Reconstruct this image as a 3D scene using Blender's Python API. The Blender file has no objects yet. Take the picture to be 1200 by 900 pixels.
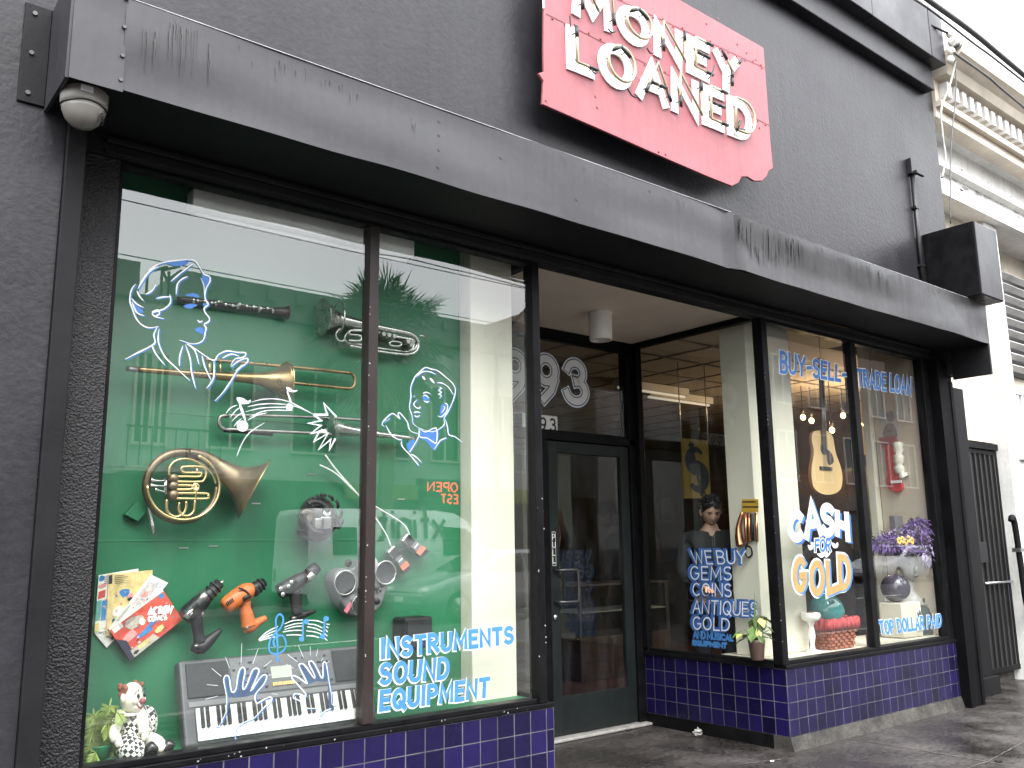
import bpy, bmesh, math, random
from mathutils import Vector as V, Matrix, noise as mnoise
R = random.Random(7)
SC = bpy.context.scene
COL = SC.collection
rad = math.radians

# ---------------------------------------------------------------- camera, sky, sun, exposure
FPX, YAW, PITCH, ROLL = 1048.36, 0.68260, 0.18232, -0.01403
CAM = V((0.0, -3.8504, 1.38))
_f = V((math.sin(YAW)*math.cos(PITCH), math.cos(YAW)*math.cos(PITCH), math.sin(PITCH)))
_r0 = V((math.cos(YAW), -math.sin(YAW), 0)); _u0 = _r0.cross(_f)
CR = math.cos(ROLL)*_r0 + math.sin(ROLL)*_u0
CU = -math.sin(ROLL)*_r0 + math.cos(ROLL)*_u0
CF = _f
cd = bpy.data.cameras.new('camera'); co = bpy.data.objects.new('camera', cd); COL.objects.link(co)
cd.sensor_fit = 'HORIZONTAL'; cd.sensor_width = 36; cd.lens = FPX/1200*36
cd.clip_start = .05; cd.clip_end = 2000
mw = Matrix((CR, CU, -CF)).transposed().to_4x4(); mw.translation = CAM
co.matrix_world = mw
SC.camera = co

SUN_EL, SUN_ROT = rad(52), rad(200)
w = bpy.data.worlds.new('World'); SC.world = w; w.use_nodes = True
nt = w.node_tree; nt.nodes.clear()
out = nt.nodes.new('ShaderNodeOutputWorld'); bg = nt.nodes.new('ShaderNodeBackground')
sky = nt.nodes.new('ShaderNodeTexSky'); sky.sky_type = 'NISHITA'; sky.sun_disc = False
sky.sun_elevation = SUN_EL; sky.sun_rotation = SUN_ROT; sky.dust_density = 6; sky.air_density = 1; sky.ozone_density = 1
hs = nt.nodes.new('ShaderNodeHueSaturation'); hs.inputs['Saturation'].default_value = .10
tcw = nt.nodes.new('ShaderNodeTexCoord'); nz = nt.nodes.new('ShaderNodeTexNoise'); nz.inputs['Scale'].default_value = 2.2; nz.inputs['Detail'].default_value = 5
cr = nt.nodes.new('ShaderNodeMapRange'); cr.inputs['From Min'].default_value = .3; cr.inputs['From Max'].default_value = .7; cr.inputs['To Min'].default_value = 0; cr.inputs['To Max'].default_value = 1
mixc = nt.nodes.new('ShaderNodeMix'); mixc.data_type = 'RGBA'; mixc.inputs['Factor'].default_value = .75
cloud = nt.nodes.new('ShaderNodeMix'); cloud.data_type = 'RGBA'
cloud.inputs[6].default_value = (9.2, 9.4, 9.9, 1); cloud.inputs[7].default_value = (11.2, 11.4, 11.8, 1)
L = nt.links.new
L(tcw.outputs['Generated'], nz.inputs['Vector']); L(nz.outputs['Fac'], cr.inputs['Value']); L(cr.outputs[0], cloud.inputs['Factor'])
sx_ = nt.nodes.new('ShaderNodeSeparateXYZ'); L(tcw.outputs['Generated'], sx_.inputs[0])
grd = nt.nodes.new('ShaderNodeMapRange'); grd.inputs['From Min'].default_value = 0; grd.inputs['From Max'].default_value = 1; grd.inputs['To Min'].default_value = .62; grd.inputs['To Max'].default_value = 1.5
L(sx_.outputs['Z'], grd.inputs['Value'])
vsc = nt.nodes.new('ShaderNodeVectorMath'); vsc.operation = 'SCALE'; L(cloud.outputs[2], vsc.inputs[0]); L(grd.outputs[0], vsc.inputs['Scale'])   # overcast: zenith brighter than the horizon
L(sky.outputs[0], hs.inputs['Color']); L(hs.outputs[0], mixc.inputs[6]); L(vsc.outputs[0], mixc.inputs[7])
L(mixc.outputs[2], bg.inputs[0]); bg.inputs[1].default_value = .15; L(bg.outputs[0], out.inputs[0])
sd = bpy.data.lights.new('sun', 'SUN'); sd.energy = .5; sd.angle = rad(25); sd.color = (1, .97, .93)
so = bpy.data.objects.new('sun', sd); COL.objects.link(so)
_az = SUN_ROT
sdir = V((math.sin(_az)*math.cos(SUN_EL), math.cos(_az)*math.cos(SUN_EL), math.sin(SUN_EL)))
so.rotation_euler = sdir.to_track_quat('Z', 'Y').to_euler(); so.location = (0, -10, 30)
SC.view_settings.view_transform = 'Standard'; SC.view_settings.look = 'None'
SC.view_settings.exposure = 2.15; SC.view_settings.gamma = 1
try: SC.view_settings.use_curve_mapping = False
except Exception: pass
SC.render.engine = 'CYCLES'
cy = SC.cycles
cy.use_denoising = True; cy.max_bounces = 10; cy.transparent_max_bounces = 32; cy.diffuse_bounces = 4; cy.glossy_bounces = 4
cy.caustics_reflective = False; cy.caustics_refractive = False; cy.sample_clamp_indirect = 6
try: cy.denoiser = 'OPENIMAGEDENOISE'
except Exception: pass

# ---------------------------------------------------------------- pixel -> point on a real plane
def ray(x, y): return CR*((x-600)/FPX) - CU*((y-450)/FPX) + CF
def aY(x, y, Y=0.0): d = ray(x, y); return CAM + d*((Y-CAM.y)/d.y)
def aX(x, y, X=0.0): d = ray(x, y); return CAM + d*((X-CAM.x)/d.x)
def aZ(x, y, Z=0.0): d = ray(x, y); return CAM + d*((Z-CAM.z)/d.z)
def aD(x, y, D): return CAM + ray(x, y)*D
def zm(pts, ox, oy, s):            # enlarged-crop coordinates -> photo pixels
    return [(ox+p[0]/s, oy+p[1]/s) for p in pts]

# ---------------------------------------------------------------- materials
def N(nt, t, **k):
    n = nt.nodes.new(t)
    for a, b in k.items(): setattr(n, a, b)
    return n
def mat(name, col, rough=.5, metal=0., var=.12, vscale=3., bump=0., bscale=60., streak=0., spec=.5, coat=0., rvar=0., gen=False, emit=None, island=0., speck=0., stretch=None, trans=0., spots=0.):
    m = bpy.data.materials.new(name); m.use_nodes = True; nt = m.node_tree; L = nt.links.new
    b = nt.nodes['Principled BSDF']
    b.inputs['Roughness'].default_value = rough; b.inputs['Metallic'].default_value = metal
    b.inputs['Specular IOR Level'].default_value = spec
    if coat: b.inputs['Coat Weight'].default_value = coat; b.inputs['Coat Roughness'].default_value = .08
    tc = N(nt, 'ShaderNodeTexCoord'); vec = tc.outputs['Object']
    if stretch:
        mp = N(nt, 'ShaderNodeMapping'); mp.inputs['Scale'].default_value = stretch; L(vec, mp.inputs[0]); vec2 = mp.outputs[0]
    else: vec2 = vec
    rgb = N(nt, 'ShaderNodeRGB'); rgb.outputs[0].default_value = (*col, 1); cur = rgb.outputs[0]
    def mul(fac_out, lo, hi):
        nonlocal cur
        mr = N(nt, 'ShaderNodeMapRange'); mr.inputs['From Min'].default_value = .32; mr.inputs['From Max'].default_value = .68
        mr.inputs['To Min'].default_value = lo; mr.inputs['To Max'].default_value = hi; L(fac_out, mr.inputs['Value'])
        vm = N(nt, 'ShaderNodeVectorMath', operation='SCALE'); L(cur, vm.inputs[0]); L(mr.outputs[0], vm.inputs['Scale']); cur = vm.outputs[0]
    if var:
        n1 = N(nt, 'ShaderNodeTexNoise'); n1.inputs['Scale'].default_value = vscale; n1.inputs['Detail'].default_value = 6; n1.inputs['Roughness'].default_value = .62
        L(vec2, n1.inputs['Vector']); mul(n1.outputs['Fac'], 1-var, 1+var)
        if rvar:
            mr = N(nt, 'ShaderNodeMapRange'); mr.inputs['From Min'].default_value = .35; mr.inputs['From Max'].default_value = .65
            mr.inputs['To Min'].default_value = max(.03, rough-rvar); mr.inputs['To Max'].default_value = min(1, rough+rvar)
            L(n1.outputs['Fac'], mr.inputs['Value']); L(mr.outputs[0], b.inputs['Roughness'])
    if streak:
        mp = N(nt, 'ShaderNodeMapping'); mp.inputs['Scale'].default_value = (14, 14, .55); L(vec, mp.inputs[0])
        n2 = N(nt, 'ShaderNodeTexNoise'); n2.inputs['Scale'].default_value = 1.6; n2.inputs['Detail'].default_value = 5; L(mp.outputs[0], n2.inputs['Vector'])
        mul(n2.outputs['Fac'], 1-streak, 1+streak*.4)
    if speck:
        n4 = N(nt, 'ShaderNodeTexNoise'); n4.inputs['Scale'].default_value = vscale*18; n4.inputs['Detail'].default_value = 3; L(vec, n4.inputs['Vector']); mul(n4.outputs['Fac'], 1-speck, 1+speck)
    if spots:
        for sc_, th_, k_ in ((9., .055, spots), (3.1, .030, -.55*spots)):
            vo = N(nt, 'ShaderNodeTexVoronoi'); vo.inputs['Scale'].default_value = sc_; vo.inputs['Randomness'].default_value = 1; L(vec, vo.inputs['Vector'])
            mr = N(nt, 'ShaderNodeMapRange'); mr.inputs['From Min'].default_value = th_*.7; mr.inputs['From Max'].default_value = th_; mr.inputs['To Min'].default_value = 1+k_; mr.inputs['To Max'].default_value = 1; L(vo.outputs['Distance'], mr.inputs['Value'])
            vm = N(nt, 'ShaderNodeVectorMath', operation='SCALE'); L(cur, vm.inputs[0]); L(mr.outputs[0], vm.inputs['Scale']); cur = vm.outputs[0]
    if island:
        g = N(nt, 'ShaderNodeNewGeometry'); mr = N(nt, 'ShaderNodeMapRange'); mr.inputs['To Min'].default_value = 1-island; mr.inputs['To Max'].default_value = 1+island
        L(g.outputs['Random Per Island'], mr.inputs['Value']); vm = N(nt, 'ShaderNodeVectorMath', operation='SCALE'); L(cur, vm.inputs[0]); L(mr.outputs[0], vm.inputs['Scale']); cur = vm.outputs[0]
    L(cur, b.inputs['Base Color'])
    if bump:
        n3 = N(nt, 'ShaderNodeTexNoise'); n3.inputs['Scale'].default_value = bscale; n3.inputs['Detail'].default_value = 4; L(vec, n3.inputs['Vector'])
        bp = N(nt, 'ShaderNodeBump'); bp.inputs['Strength'].default_value = bump; bp.inputs['Distance'].default_value = .01
        L(n3.outputs['Fac'], bp.inputs['Height']); L(bp.outputs[0], b.inputs['Normal'])
    if emit: b.inputs['Emission Color'].default_value = (*emit[:3], 1); b.inputs['Emission Strength'].default_value = emit[3]
    if trans: b.inputs['Transmission Weight'].default_value = trans
    return m
def glass_mat(name, tint=(.9, .93, .91), f0=.08, rough=0.0, dirt=.0, gain=1.):
    m = bpy.data.materials.new(name); m.use_nodes = True; nt = m.node_tree; nt.nodes.clear(); L = nt.links.new
    o = N(nt, 'ShaderNodeOutputMaterial'); tr = N(nt, 'ShaderNodeBsdfTransparent'); tr.inputs[0].default_value = (*tint, 1)
    gl = N(nt, 'ShaderNodeBsdfGlossy'); gl.inputs['Roughness'].default_value = rough; gl.inputs['Color'].default_value = (1, 1, 1, 1)
    g = N(nt, 'ShaderNodeNewGeometry'); dp = N(nt, 'ShaderNodeVectorMath', operation='DOT_PRODUCT')
    L(g.outputs['Normal'], dp.inputs[0]); L(g.outputs['Incoming'], dp.inputs[1])
    ab = N(nt, 'ShaderNodeMath', operation='ABSOLUTE'); L(dp.outputs['Value'], ab.inputs[0])
    s1 = N(nt, 'ShaderNodeMath', operation='SUBTRACT'); s1.inputs[0].default_value = 1; L(ab.outputs[0], s1.inputs[1])
    pw = N(nt, 'ShaderNodeMath', operation='POWER'); L(s1.outputs[0], pw.inputs[0]); pw.inputs[1].default_value = 5
    ma = N(nt, 'ShaderNodeMath', operation='MULTIPLY_ADD'); L(pw.outputs[0], ma.inputs[0]); ma.inputs[1].default_value = (1-f0)*gain; ma.inputs[2].default_value = f0; ma.use_clamp = True
    mx = N(nt, 'ShaderNodeMixShader'); L(ma.outputs[0], mx.inputs[0]); L(tr.outputs[0], mx.inputs[1]); L(gl.outputs[0], mx.inputs[2])
    last = mx.outputs[0]
    if dirt:
        tc = N(nt, 'ShaderNodeTexCoord'); mp = N(nt, 'ShaderNodeMapping'); mp.inputs['Scale'].default_value = (3, 3, .7); L(tc.outputs['Object'], mp.inputs[0])
        nz = N(nt, 'ShaderNodeTexNoise'); nz.inputs['Scale'].default_value = 2.5; nz.inputs['Detail'].default_value = 6; L(mp.outputs[0], nz.inputs['Vector'])
        mr = N(nt, 'ShaderNodeMapRange'); mr.inputs['From Min'].default_value = .45; mr.inputs['From Max'].default_value = .8; mr.inputs['To Max'].default_value = dirt; L(nz.outputs['Fac'], mr.inputs['Value'])
        df = N(nt, 'ShaderNodeBsdfDiffuse'); df.inputs[0].default_value = (.6, .6, .58, 1)
        m2 = N(nt, 'ShaderNodeMixShader'); L(mr.outputs[0], m2.inputs[0]); L(last, m2.inputs[1]); L(df.outputs[0], m2.inputs[2]); last = m2.outputs[0]
    L(last, o.inputs[0]); return m

# ---------------------------------------------------------------- mesh builder
def rootloc(p):
    l = V((0, 0, 0))
    while p is not None: l = l + p.location; p = p.parent
    return l
def tag(o, label=None, cat=None, group=None, kind=None):
    if label: o['label'] = label
    if cat: o['category'] = cat
    if group: o['group'] = group
    if kind: o['kind'] = kind
    return o
def thing(name, loc, label, cat, group=None, kind=None):
    o = bpy.data.objects.new(name, None); COL.objects.link(o); o.location = V(loc); o.empty_display_size = .1
    return tag(o, label, cat, group, kind)
EACH = {'bolt', 'valve', 'rotary_valve', 'control_button', 'amber_button', 'screw', 'tuner', 'string', 'window_bar', 'insulator', 'button', 'clip', 'hanging_chain', 'finger_hole', 'screw_hole', 'wall_bracket', 'hanger', 'brace', 'ring_joint', 'dial_box', 'rivet', 'electrode', 'staple', 'bracket', 'slat', 'tape_band', 'roof_stair_rail', 'black_trim', 'side_label', 'board_seam', 'lever'}
class MB:
    def __init__(s): s.v = []; s.f = []; s.sm = []; s.mi = []; s.m = 0; s.nr = 0
    def add(s, vs, fs, smooth=False):
        k = len(s.v); s.v += [V(p) for p in vs]
        for f in fs: s.f.append([i+k for i in f]); s.sm.append(smooth); s.mi.append(s.m)
        return s
    def box(s, x0, x1, y0, y1, z0, z1):
        return s.add([(x0,y0,z0),(x1,y0,z0),(x1,y1,z0),(x0,y1,z0),(x0,y0,z1),(x1,y0,z1),(x1,y1,z1),(x0,y1,z1)],
                     [(0,3,2,1),(4,5,6,7),(0,1,5,4),(1,2,6,5),(2,3,7,6),(3,0,4,7)])
    def obox(s, c, a, b, d):        # centre and three half-axes
        c, a, b, d = V(c), V(a), V(b), V(d)
        if a.cross(b).dot(d) < 0: d = -d
        P = [c-a-b-d, c+a-b-d, c+a+b-d, c-a+b-d, c-a-b+d, c+a-b+d, c+a+b+d, c-a+b+d]
        return s.add(P, [(0,3,2,1),(4,5,6,7),(0,1,5,4),(1,2,6,5),(2,3,7,6),(3,0,4,7)])
    def prism(s, poly, off):        # planar polygon swept by off
        n = len(poly); P = [V(p) for p in poly]; o = V(off)
        return s.add(P+[p+o for p in P], [tuple(range(n))[::-1], tuple(range(n, 2*n))]+[(i, (i+1) % n, n+(i+1) % n, n+i) for i in range(n)])
    def quad(s, *p): return s.add(p, [tuple(range(len(p)))])
    def tube(s, pts, r, n=10, closed=False, cap=True, flat=None):
        P = [V(p) for p in pts]; m = len(P)
        rs = r if isinstance(r, (list, tuple)) else [r]*m
        if len(rs) != m:
            k = len(rs)-1; rs = [rs[min(k, int(i*k/(m-1)))]*(1-(i*k/(m-1))%1)+rs[min(k, int(i*k/(m-1))+1)]*((i*k/(m-1))%1) for i in range(m)]
        vs = []; up = None
        for i in range(m):
            if closed: t = P[(i+1) % m]-P[i-1]
            else: t = P[min(i+1, m-1)]-P[max(i-1, 0)]
            if t.length < 1e-9: t = V((0, 0, 1))
            t.normalize()
            if up is None:
                up = V((0, 1, 0)) if abs(t.y) < .9 else V((0, 0, 1))
            a = up-t*up.dot(t)
            if a.length < 1e-6: a = t.orthogonal()
            a.normalize(); up = a; b = t.cross(a)
            fa = flat if flat else 1
            for k in range(n):
                q = 2*math.pi*k/n; vs.append(P[i]+a*(math.cos(q)*rs[i]*fa)+b*(math.sin(q)*rs[i]))
        fs = []
        for i in range(m if closed else m-1):
            j = (i+1) % m
            for k in range(n): fs.append((i*n+k, i*n+(k+1) % n, j*n+(k+1) % n, j*n+k))
        s.add(vs, fs, True)
        if cap and not closed:
            k0 = len(s.v)-len(vs)
            s.f.append([k0+k for k in range(n)][::-1]); s.sm.append(False); s.mi.append(s.m)
            s.f.append([k0+(m-1)*n+k for k in range(n)]); s.sm.append(False); s.mi.append(s.m)
        return s
    def lathe(s, c, axis, prof, n=24, cap=True):   # prof: (distance along axis, radius)
        a = V(axis).normalized(); c = V(c)
        return s.tube2([c+a*t for t, _ in prof], a, [r for _, r in prof], n, cap)
    def tube2(s, P, a, rs, n, cap):
        u = a.orthogonal().normalized(); b = a.cross(u); m = len(P); vs = []
        for p, r in zip(P, rs):
            for k in range(n): q = 2*math.pi*k/n; vs.append(p+u*(math.cos(q)*r)+b*(math.sin(q)*r))
        s.add(vs, [(i*n+k, i*n+(k+1) % n, (i+1)*n+(k+1) % n, (i+1)*n+k) for i in range(m-1) for k in range(n)], True)
        if cap:
            k0 = len(s.v)-len(vs)
            for ring, rev in ((0, True), (m-1, False)):
                if rs[ring] > 1e-4:
                    q = [k0+ring*n+k for k in range(n)]; s.f.append(q[::-1] if rev else q); s.sm.append(False); s.mi.append(s.m)
        return s
    def ball(s, c, r, n=16, m=10, rot=None):
        c = V(c); r = (r, r, r) if isinstance(r, (int, float)) else r; vs = []
        for i in range(m+1):
            t = math.pi*i/m
            for k in range(n):
                q = 2*math.pi*k/n
                p = V((r[0]*math.sin(t)*math.cos(q), r[1]*math.sin(t)*math.sin(q), r[2]*math.cos(t)))
                vs.append(c+(rot @ p if rot else p))
        return s.add(vs, [(i*n+k, (i+1)*n+k, (i+1)*n+(k+1) % n, i*n+(k+1) % n) for i in range(m) for k in range(n)], True)
    def disc(s, c, nrm, r, n=20, ry=None, u=None):
        nrm = V(nrm).normalized(); u = V(u) if u else nrm.orthogonal().normalized(); b = nrm.cross(u); c = V(c); ry = ry or r
        return s.add([c+u*(math.cos(6.28318*k/n)*r)+b*(math.sin(6.28318*k/n)*ry) for k in range(n)], [tuple(range(n))])
    def ribbon(s, pts, wd, nrm, lift=0.):
        P = [V(p) for p in pts]; nrm = V(nrm).normalized(); m = len(P)
        closed = (P[0]-P[-1]).length < 1e-5 and m > 3
        if closed: P = P[:-1]; m -= 1
        ws = wd if isinstance(wd, (list, tuple)) else [wd]*m
        vs = []; s.nr += 1; lift += min(s.nr, 48)*2e-5
        for i in range(m):
            a = P[i-1] if (i > 0 or closed) else None; b = P[(i+1) % m] if (i < m-1 or closed) else None
            d1 = (P[i]-a).normalized() if a is not None else None; d2 = (b-P[i]).normalized() if b is not None else None
            if d1 is None: d1 = d2
            if d2 is None: d2 = d1
            n1 = nrm.cross(d1); n2 = nrm.cross(d2); mm = n1+n2
            if mm.length < .05: mm = n1.copy()
            mm.normalize(); k = 1/max(.55, mm.dot(n1)); o = mm*(ws[min(i, len(ws)-1)]*.5*k)
            lf = nrm*(lift+i*4e-7); vs += [P[i]+o+lf, P[i]-o+lf]
        fs = [(2*i, 2*i+1, 2*((i+1) % m)+1, 2*((i+1) % m)) for i in range(m if closed else m-1)]
        return s.add(vs, fs)
    def islands(s):
        par = list(range(len(s.v)))
        def find(a):
            while par[a] != a: par[a] = par[par[a]]; a = par[a]
            return a
        for f in s.f:
            for i in f[1:]: par[find(i)] = find(f[0])
        g = {}
        for k, f in enumerate(s.f): g.setdefault(find(f[0]), []).append(k)
        res = []
        for ks in g.values():
            m = MB(); ids = {}
            for k in ks:
                for i in s.f[k]:
                    if i not in ids: ids[i] = len(m.v); m.v.append(s.v[i])
                m.f.append([ids[i] for i in s.f[k]]); m.sm.append(s.sm[k]); m.mi.append(s.mi[k])
            res.append(m)
        return res
    def build(s, name, mats, parent=None, bevel=0., smooth=None, seg=2, sub=0):
        if name in EACH and parent is not None:          # countable little parts: one object each
            isl = s.islands()
            if 1 < len(isl) <= 100: return [m.build(name, mats, parent, bevel, smooth, seg, sub) for m in isl][0]
        me = bpy.data.meshes.new(name); off = rootloc(parent) if parent else V((0, 0, 0))
        me.from_pydata([tuple(p-off) for p in s.v], [], s.f)
        mats = mats if isinstance(mats, (list, tuple)) else [mats]
        for m in mats: me.materials.append(m)
        me.polygons.foreach_set('use_smooth', [bool(x if smooth is None else smooth) for x in s.sm])
        me.polygons.foreach_set('material_index', s.mi); me.update()
        o = bpy.data.objects.new(name, me); COL.objects.link(o)
        if parent: o.parent = parent
        if bevel:
            bm = o.modifiers.new('bevel', 'BEVEL'); bm.width = bevel; bm.segments = seg; bm.limit_method = 'ANGLE'; bm.angle_limit = rad(40)
        if sub:
            sm = o.modifiers.new('sub', 'SUBSURF'); sm.levels = sub; sm.render_levels = sub
        return o
def top(mb, name, mats, loc, label, cat, group=None, kind=None, **k):   # a thing that is one mesh
    o = mb.build(name, mats, None, **k); l = V(loc)
    o.data.transform(Matrix.Translation(-l)); o.location = l
    return tag(o, label, cat, group, kind)
def struct(mb, name, m): return tag(mb.build(name, m), kind='structure')
def copy_tree(o, parent=None):
    c = o.copy(); COL.objects.link(c)
    if parent is not None: c.parent = parent
    for ch in list(o.children): copy_tree(ch, c)
    return c
def smooth(pts, n=4, closed=False):
    P = [V(p) if len(p) == 3 else V((p[0], p[1], 0)) for p in pts]; m = len(P); o = []
    if m < 3: return P
    rng = range(m if closed else m-1)
    for i in rng:
        p0 = P[i-1] if (i > 0 or closed) else P[0]; p1 = P[i]; p2 = P[(i+1) % m]; p3 = P[(i+2) % m] if (i+2 < m or closed) else P[-1]
        for k in range(n):
            t = k/n
            o.append(.5*((2*p1)+(p2-p0)*t+(2*p0-5*p1+4*p2-p3)*t*t+(3*p1-p0-3*p2+p3)*t**3))
    if not closed: o.append(P[-1])
    return o
def arc(cx, cy, rx, ry, a0, a1, n=10):
    return [(cx+rx*math.cos(rad(a0+(a1-a0)*i/n)), cy+ry*math.sin(rad(a0+(a1-a0)*i/n))) for i in range(n+1)]

# ---------------------------------------------------------------- brush lettering (strokes in a unit-high box)
FT = {
 'A': (.72, [[(0,0),(.36,1),(.72,0)], [(.13,.34),(.59,.34)]]),
 'B': (.6, [[(0,0),(0,1)]+arc(.3,.76,.26,.24,90,-90,8)+[(0,.52)], [(0,.52)]+arc(.34,.26,.27,.26,90,-90,8)+[(0,0)]]),
 'C': (.66, [arc(.36,.5,.36,.5,48,312,16)]),
 'D': (.66, [[(0,0),(0,1)]+arc(.26,.5,.4,.5,90,-90,12)+[(0,0)]]),
 'E': (.54, [[(.54,1),(0,1),(0,0),(.54,0)], [(0,.52),(.44,.52)]]),
 'F': (.54, [[(.54,1),(0,1),(0,0)], [(0,.52),(.44,.52)]]),
 'G': (.72, [arc(.36,.5,.36,.5,48,340,18)+[(.70,.46),(.42,.46)]]),
 'H': (.62, [[(0,0),(0,1)], [(.62,0),(.62,1)], [(0,.5),(.62,.5)]]),
 'I': (.08, [[(.04,0),(.04,1)]]),
 'L': (.5, [[(0,1),(0,0),(.5,0)]]),
 'M': (.84, [[(0,0),(.06,1),(.42,.2),(.78,1),(.84,0)]]),
 'N': (.66, [[(0,0),(0,1),(.66,0),(.66,1)]]),
 'O': (.72, [arc(.36,.5,.36,.5,90,450,22)]),
 'P': (.58, [[(0,0),(0,1)]+arc(.28,.73,.29,.27,90,-90,9)+[(0,.46)]]),
 'Q': (.74, [arc(.36,.5,.36,.5,90,450,22), [(.42,.3),(.76,-.08)]]),
 'R': (.62, [[(0,0),(0,1)]+arc(.28,.74,.29,.26,90,-90,9)+[(0,.48)], [(.24,.48),(.62,0)]]),
 'S': (.6, [arc(.3,.755,.27,.245,35,250,12)+arc(.3,.255,.3,.255,82,-145,14)]),
 'T': (.64, [[(0,1),(.64,1)], [(.32,1),(.32,0)]]),
 'U': (.64, [[(0,1),(0,.32)]+arc(.32,.32,.32,.32,180,360,12)+[(.64,1)]]),
 'W': (.98, [[(0,1),(.24,0),(.49,.85),(.74,0),(.98,1)]]),
 'Y': (.66, [[(0,1),(.33,.46),(.66,1)], [(.33,.46),(.33,0)]]),
 '9': (.6, [arc(.3,.7,.28,.3,-20,340,18)+[(.57,.5),(.45,.2),(.22,-.03)]]),
 '3': (.58, [arc(.27,.75,.25,.25,160,-80,14)+arc(.28,.26,.3,.27,85,-165,16)]),
 '-': (.34, [[(0,.45),(.34,.5)]]),
 'x': (.5, [[(0,.62),(.5,0)], [(.5,.62),(0,0)]]),
 'f': (.38, [[(.4,.95),(.28,1),(.16,.9),(.14,.75),(.14,0)], [(0,.62),(.34,.62)]]),
 'i': (.1, [[(.05,0),(.05,.62)], [(.05,.8),(.05,.9)]]),
 'n': (.46, [[(0,0),(0,.62)], [(0,.4)]+arc(.23,.4,.23,.22,160,0,8)+[(.46,0)]]),
 't': (.36, [[(.13,.92),(.13,.15)]+arc(.28,.15,.15,.15,180,300,5), [(0,.62),(.34,.62)]]),
 'y': (.5, [[(0,.62),(.25,0)], [(.5,.62),(.2,-.18),(.08,-.27)]]),
}
def layout(text, gap=.2, space=.3):
    x = 0; res = []
    for ch in text:
        if ch == ' ': x += space; continue
        w_, st = FT[ch]; res.append((ch, x, w_, st)); x += w_+gap
    return res, x-gap
def qmap(q, plane):
    P = [plane(*p) for p in q]   # TL TR BR BL
    return lambda s, t: (P[3]*(1-s)+P[2]*s)*(1-t)+(P[0]*(1-s)+P[1]*s)*t
def text3d(text, q, plane, gap=.2, space=.3, jit=0., arcy=None):
    """-> list of 3D polylines filling the quad q (photo pixels TL TR BR BL) on a real plane"""
    lay, W = layout(text, gap, space); f = qmap(q, plane); res = []
    for ch, x, w_, st in lay:
        dy = R.uniform(-jit, jit); sl = R.uniform(-jit, jit)
        for s in st:
            res.append([f((x+p[0]+sl*p[1])/W, p[1]+dy+(arcy((x+p[0])/W) if arcy else 0)) for p in s])
    return res
def shift(lines, d): d = V(d); return [[p+d for p in l] for l in lines]
# ---------------------------------------------------------------- palette
M = {}
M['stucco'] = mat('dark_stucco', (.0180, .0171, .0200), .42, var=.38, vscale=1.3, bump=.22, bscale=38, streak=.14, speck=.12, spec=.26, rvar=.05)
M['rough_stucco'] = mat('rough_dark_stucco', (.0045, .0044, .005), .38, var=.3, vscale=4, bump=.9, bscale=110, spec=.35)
M['sheet'] = mat('painted_sheet_metal', (.0260, .0249, .0280), .45, var=.24, vscale=1.6, bump=.10, bscale=9, streak=.13, spec=.35, speck=.08, rvar=.1)
M['sheet_dark'] = mat('weathered_sheet_metal', (.0225, .0217, .0235), .42, var=.35, vscale=2.2, bump=.12, bscale=12, streak=.3, spec=.35, speck=.1, rvar=.12)
M['soffit'] = mat('black_soffit', (.012, .012, .013), .55, var=.3, vscale=3, bump=.1, bscale=30, spec=.15)
M['frame'] = mat('black_frame_paint', (.0055, .0055, .006), .42, var=.3, vscale=8, bump=.08, bscale=50, rvar=.12, spec=.09)
M['frame_brown'] = mat('bronze_mullion', (.024, .017, .0165), .4, metal=.0, spec=.25, var=.2, vscale=6)
M['door'] = mat('black_green_door_paint', (.013, .016, .0155), .4, var=.25, vscale=5, bump=.05, spec=.2)
M['pilaster'] = mat('black_pilaster_paint', (.0045, .0045, .005), .6, var=.45, vscale=2.5, streak=.3, bump=.06, bscale=15, rvar=.15, spec=.04)
M['trim'] = mat('grey_trim_paint', (.0075, .0072, .008), .6, var=.3, vscale=4, bump=.1, spec=.15)
M['chip'] = mat('bare_chipped_paint', (.24, .24, .23), .6, var=.2)
M['tile'] = mat('glazed_purple_tile', (.0066, .0044, .035), .25, var=.14, vscale=9, coat=.0, spec=.35, island=.45, bump=.03, bscale=14, speck=.12)
M['tile_dusty'] = mat('scuffed_purple_tile', (.0080, .0056, .033), .38, var=.5, vscale=3.5, coat=.0, spec=.3, island=.25, bump=.03, bscale=14, speck=.25)
M['grout'] = mat('pale_grout', (.075, .07, .085), .8, var=.6, vscale=5)
M['cement'] = mat('stained_cement', (.036, .032, .027), .75, var=.8, vscale=5, bump=.6, bscale=30, speck=.4)
M['green'] = mat('green_board_paint', (.014, .140, .060), .5, var=.10, vscale=1.3, bump=.05, bscale=25, speck=.03)
M['cream'] = mat('cream_paint', (.66, .62, .51), .5, var=.04, vscale=2)
M['porch'] = mat('porch_plaster', (.86, .75, .63), .85, var=.06, vscale=2, bump=.05, bscale=50)
M['white'] = mat('white_paint', (.78, .77, .74), .5, var=.06)
M['glass'] = glass_mat('window_glass', dirt=.018)
M['glass_door'] = glass_mat('door_glass', tint=(.72, .75, .73), dirt=.04)
M['nbwhite'] = mat('old_white_render', (.66, .65, .62), .6, var=.16, vscale=1.4, bump=.25, bscale=25, streak=.10, speck=.05)
M['nbcream'] = mat('cream_cornice_render', (.62, .55, .45), .6, var=.15, vscale=3, bump=.15, bscale=30)
M['gate'] = mat('grey_gate_metal', (.0085, .0085, .009), .6, metal=.0, spec=.1, var=.2, vscale=6, bump=.1)
M['steel'] = mat('brushed_steel', (.55, .55, .54), .3, metal=1, var=.15)
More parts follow.
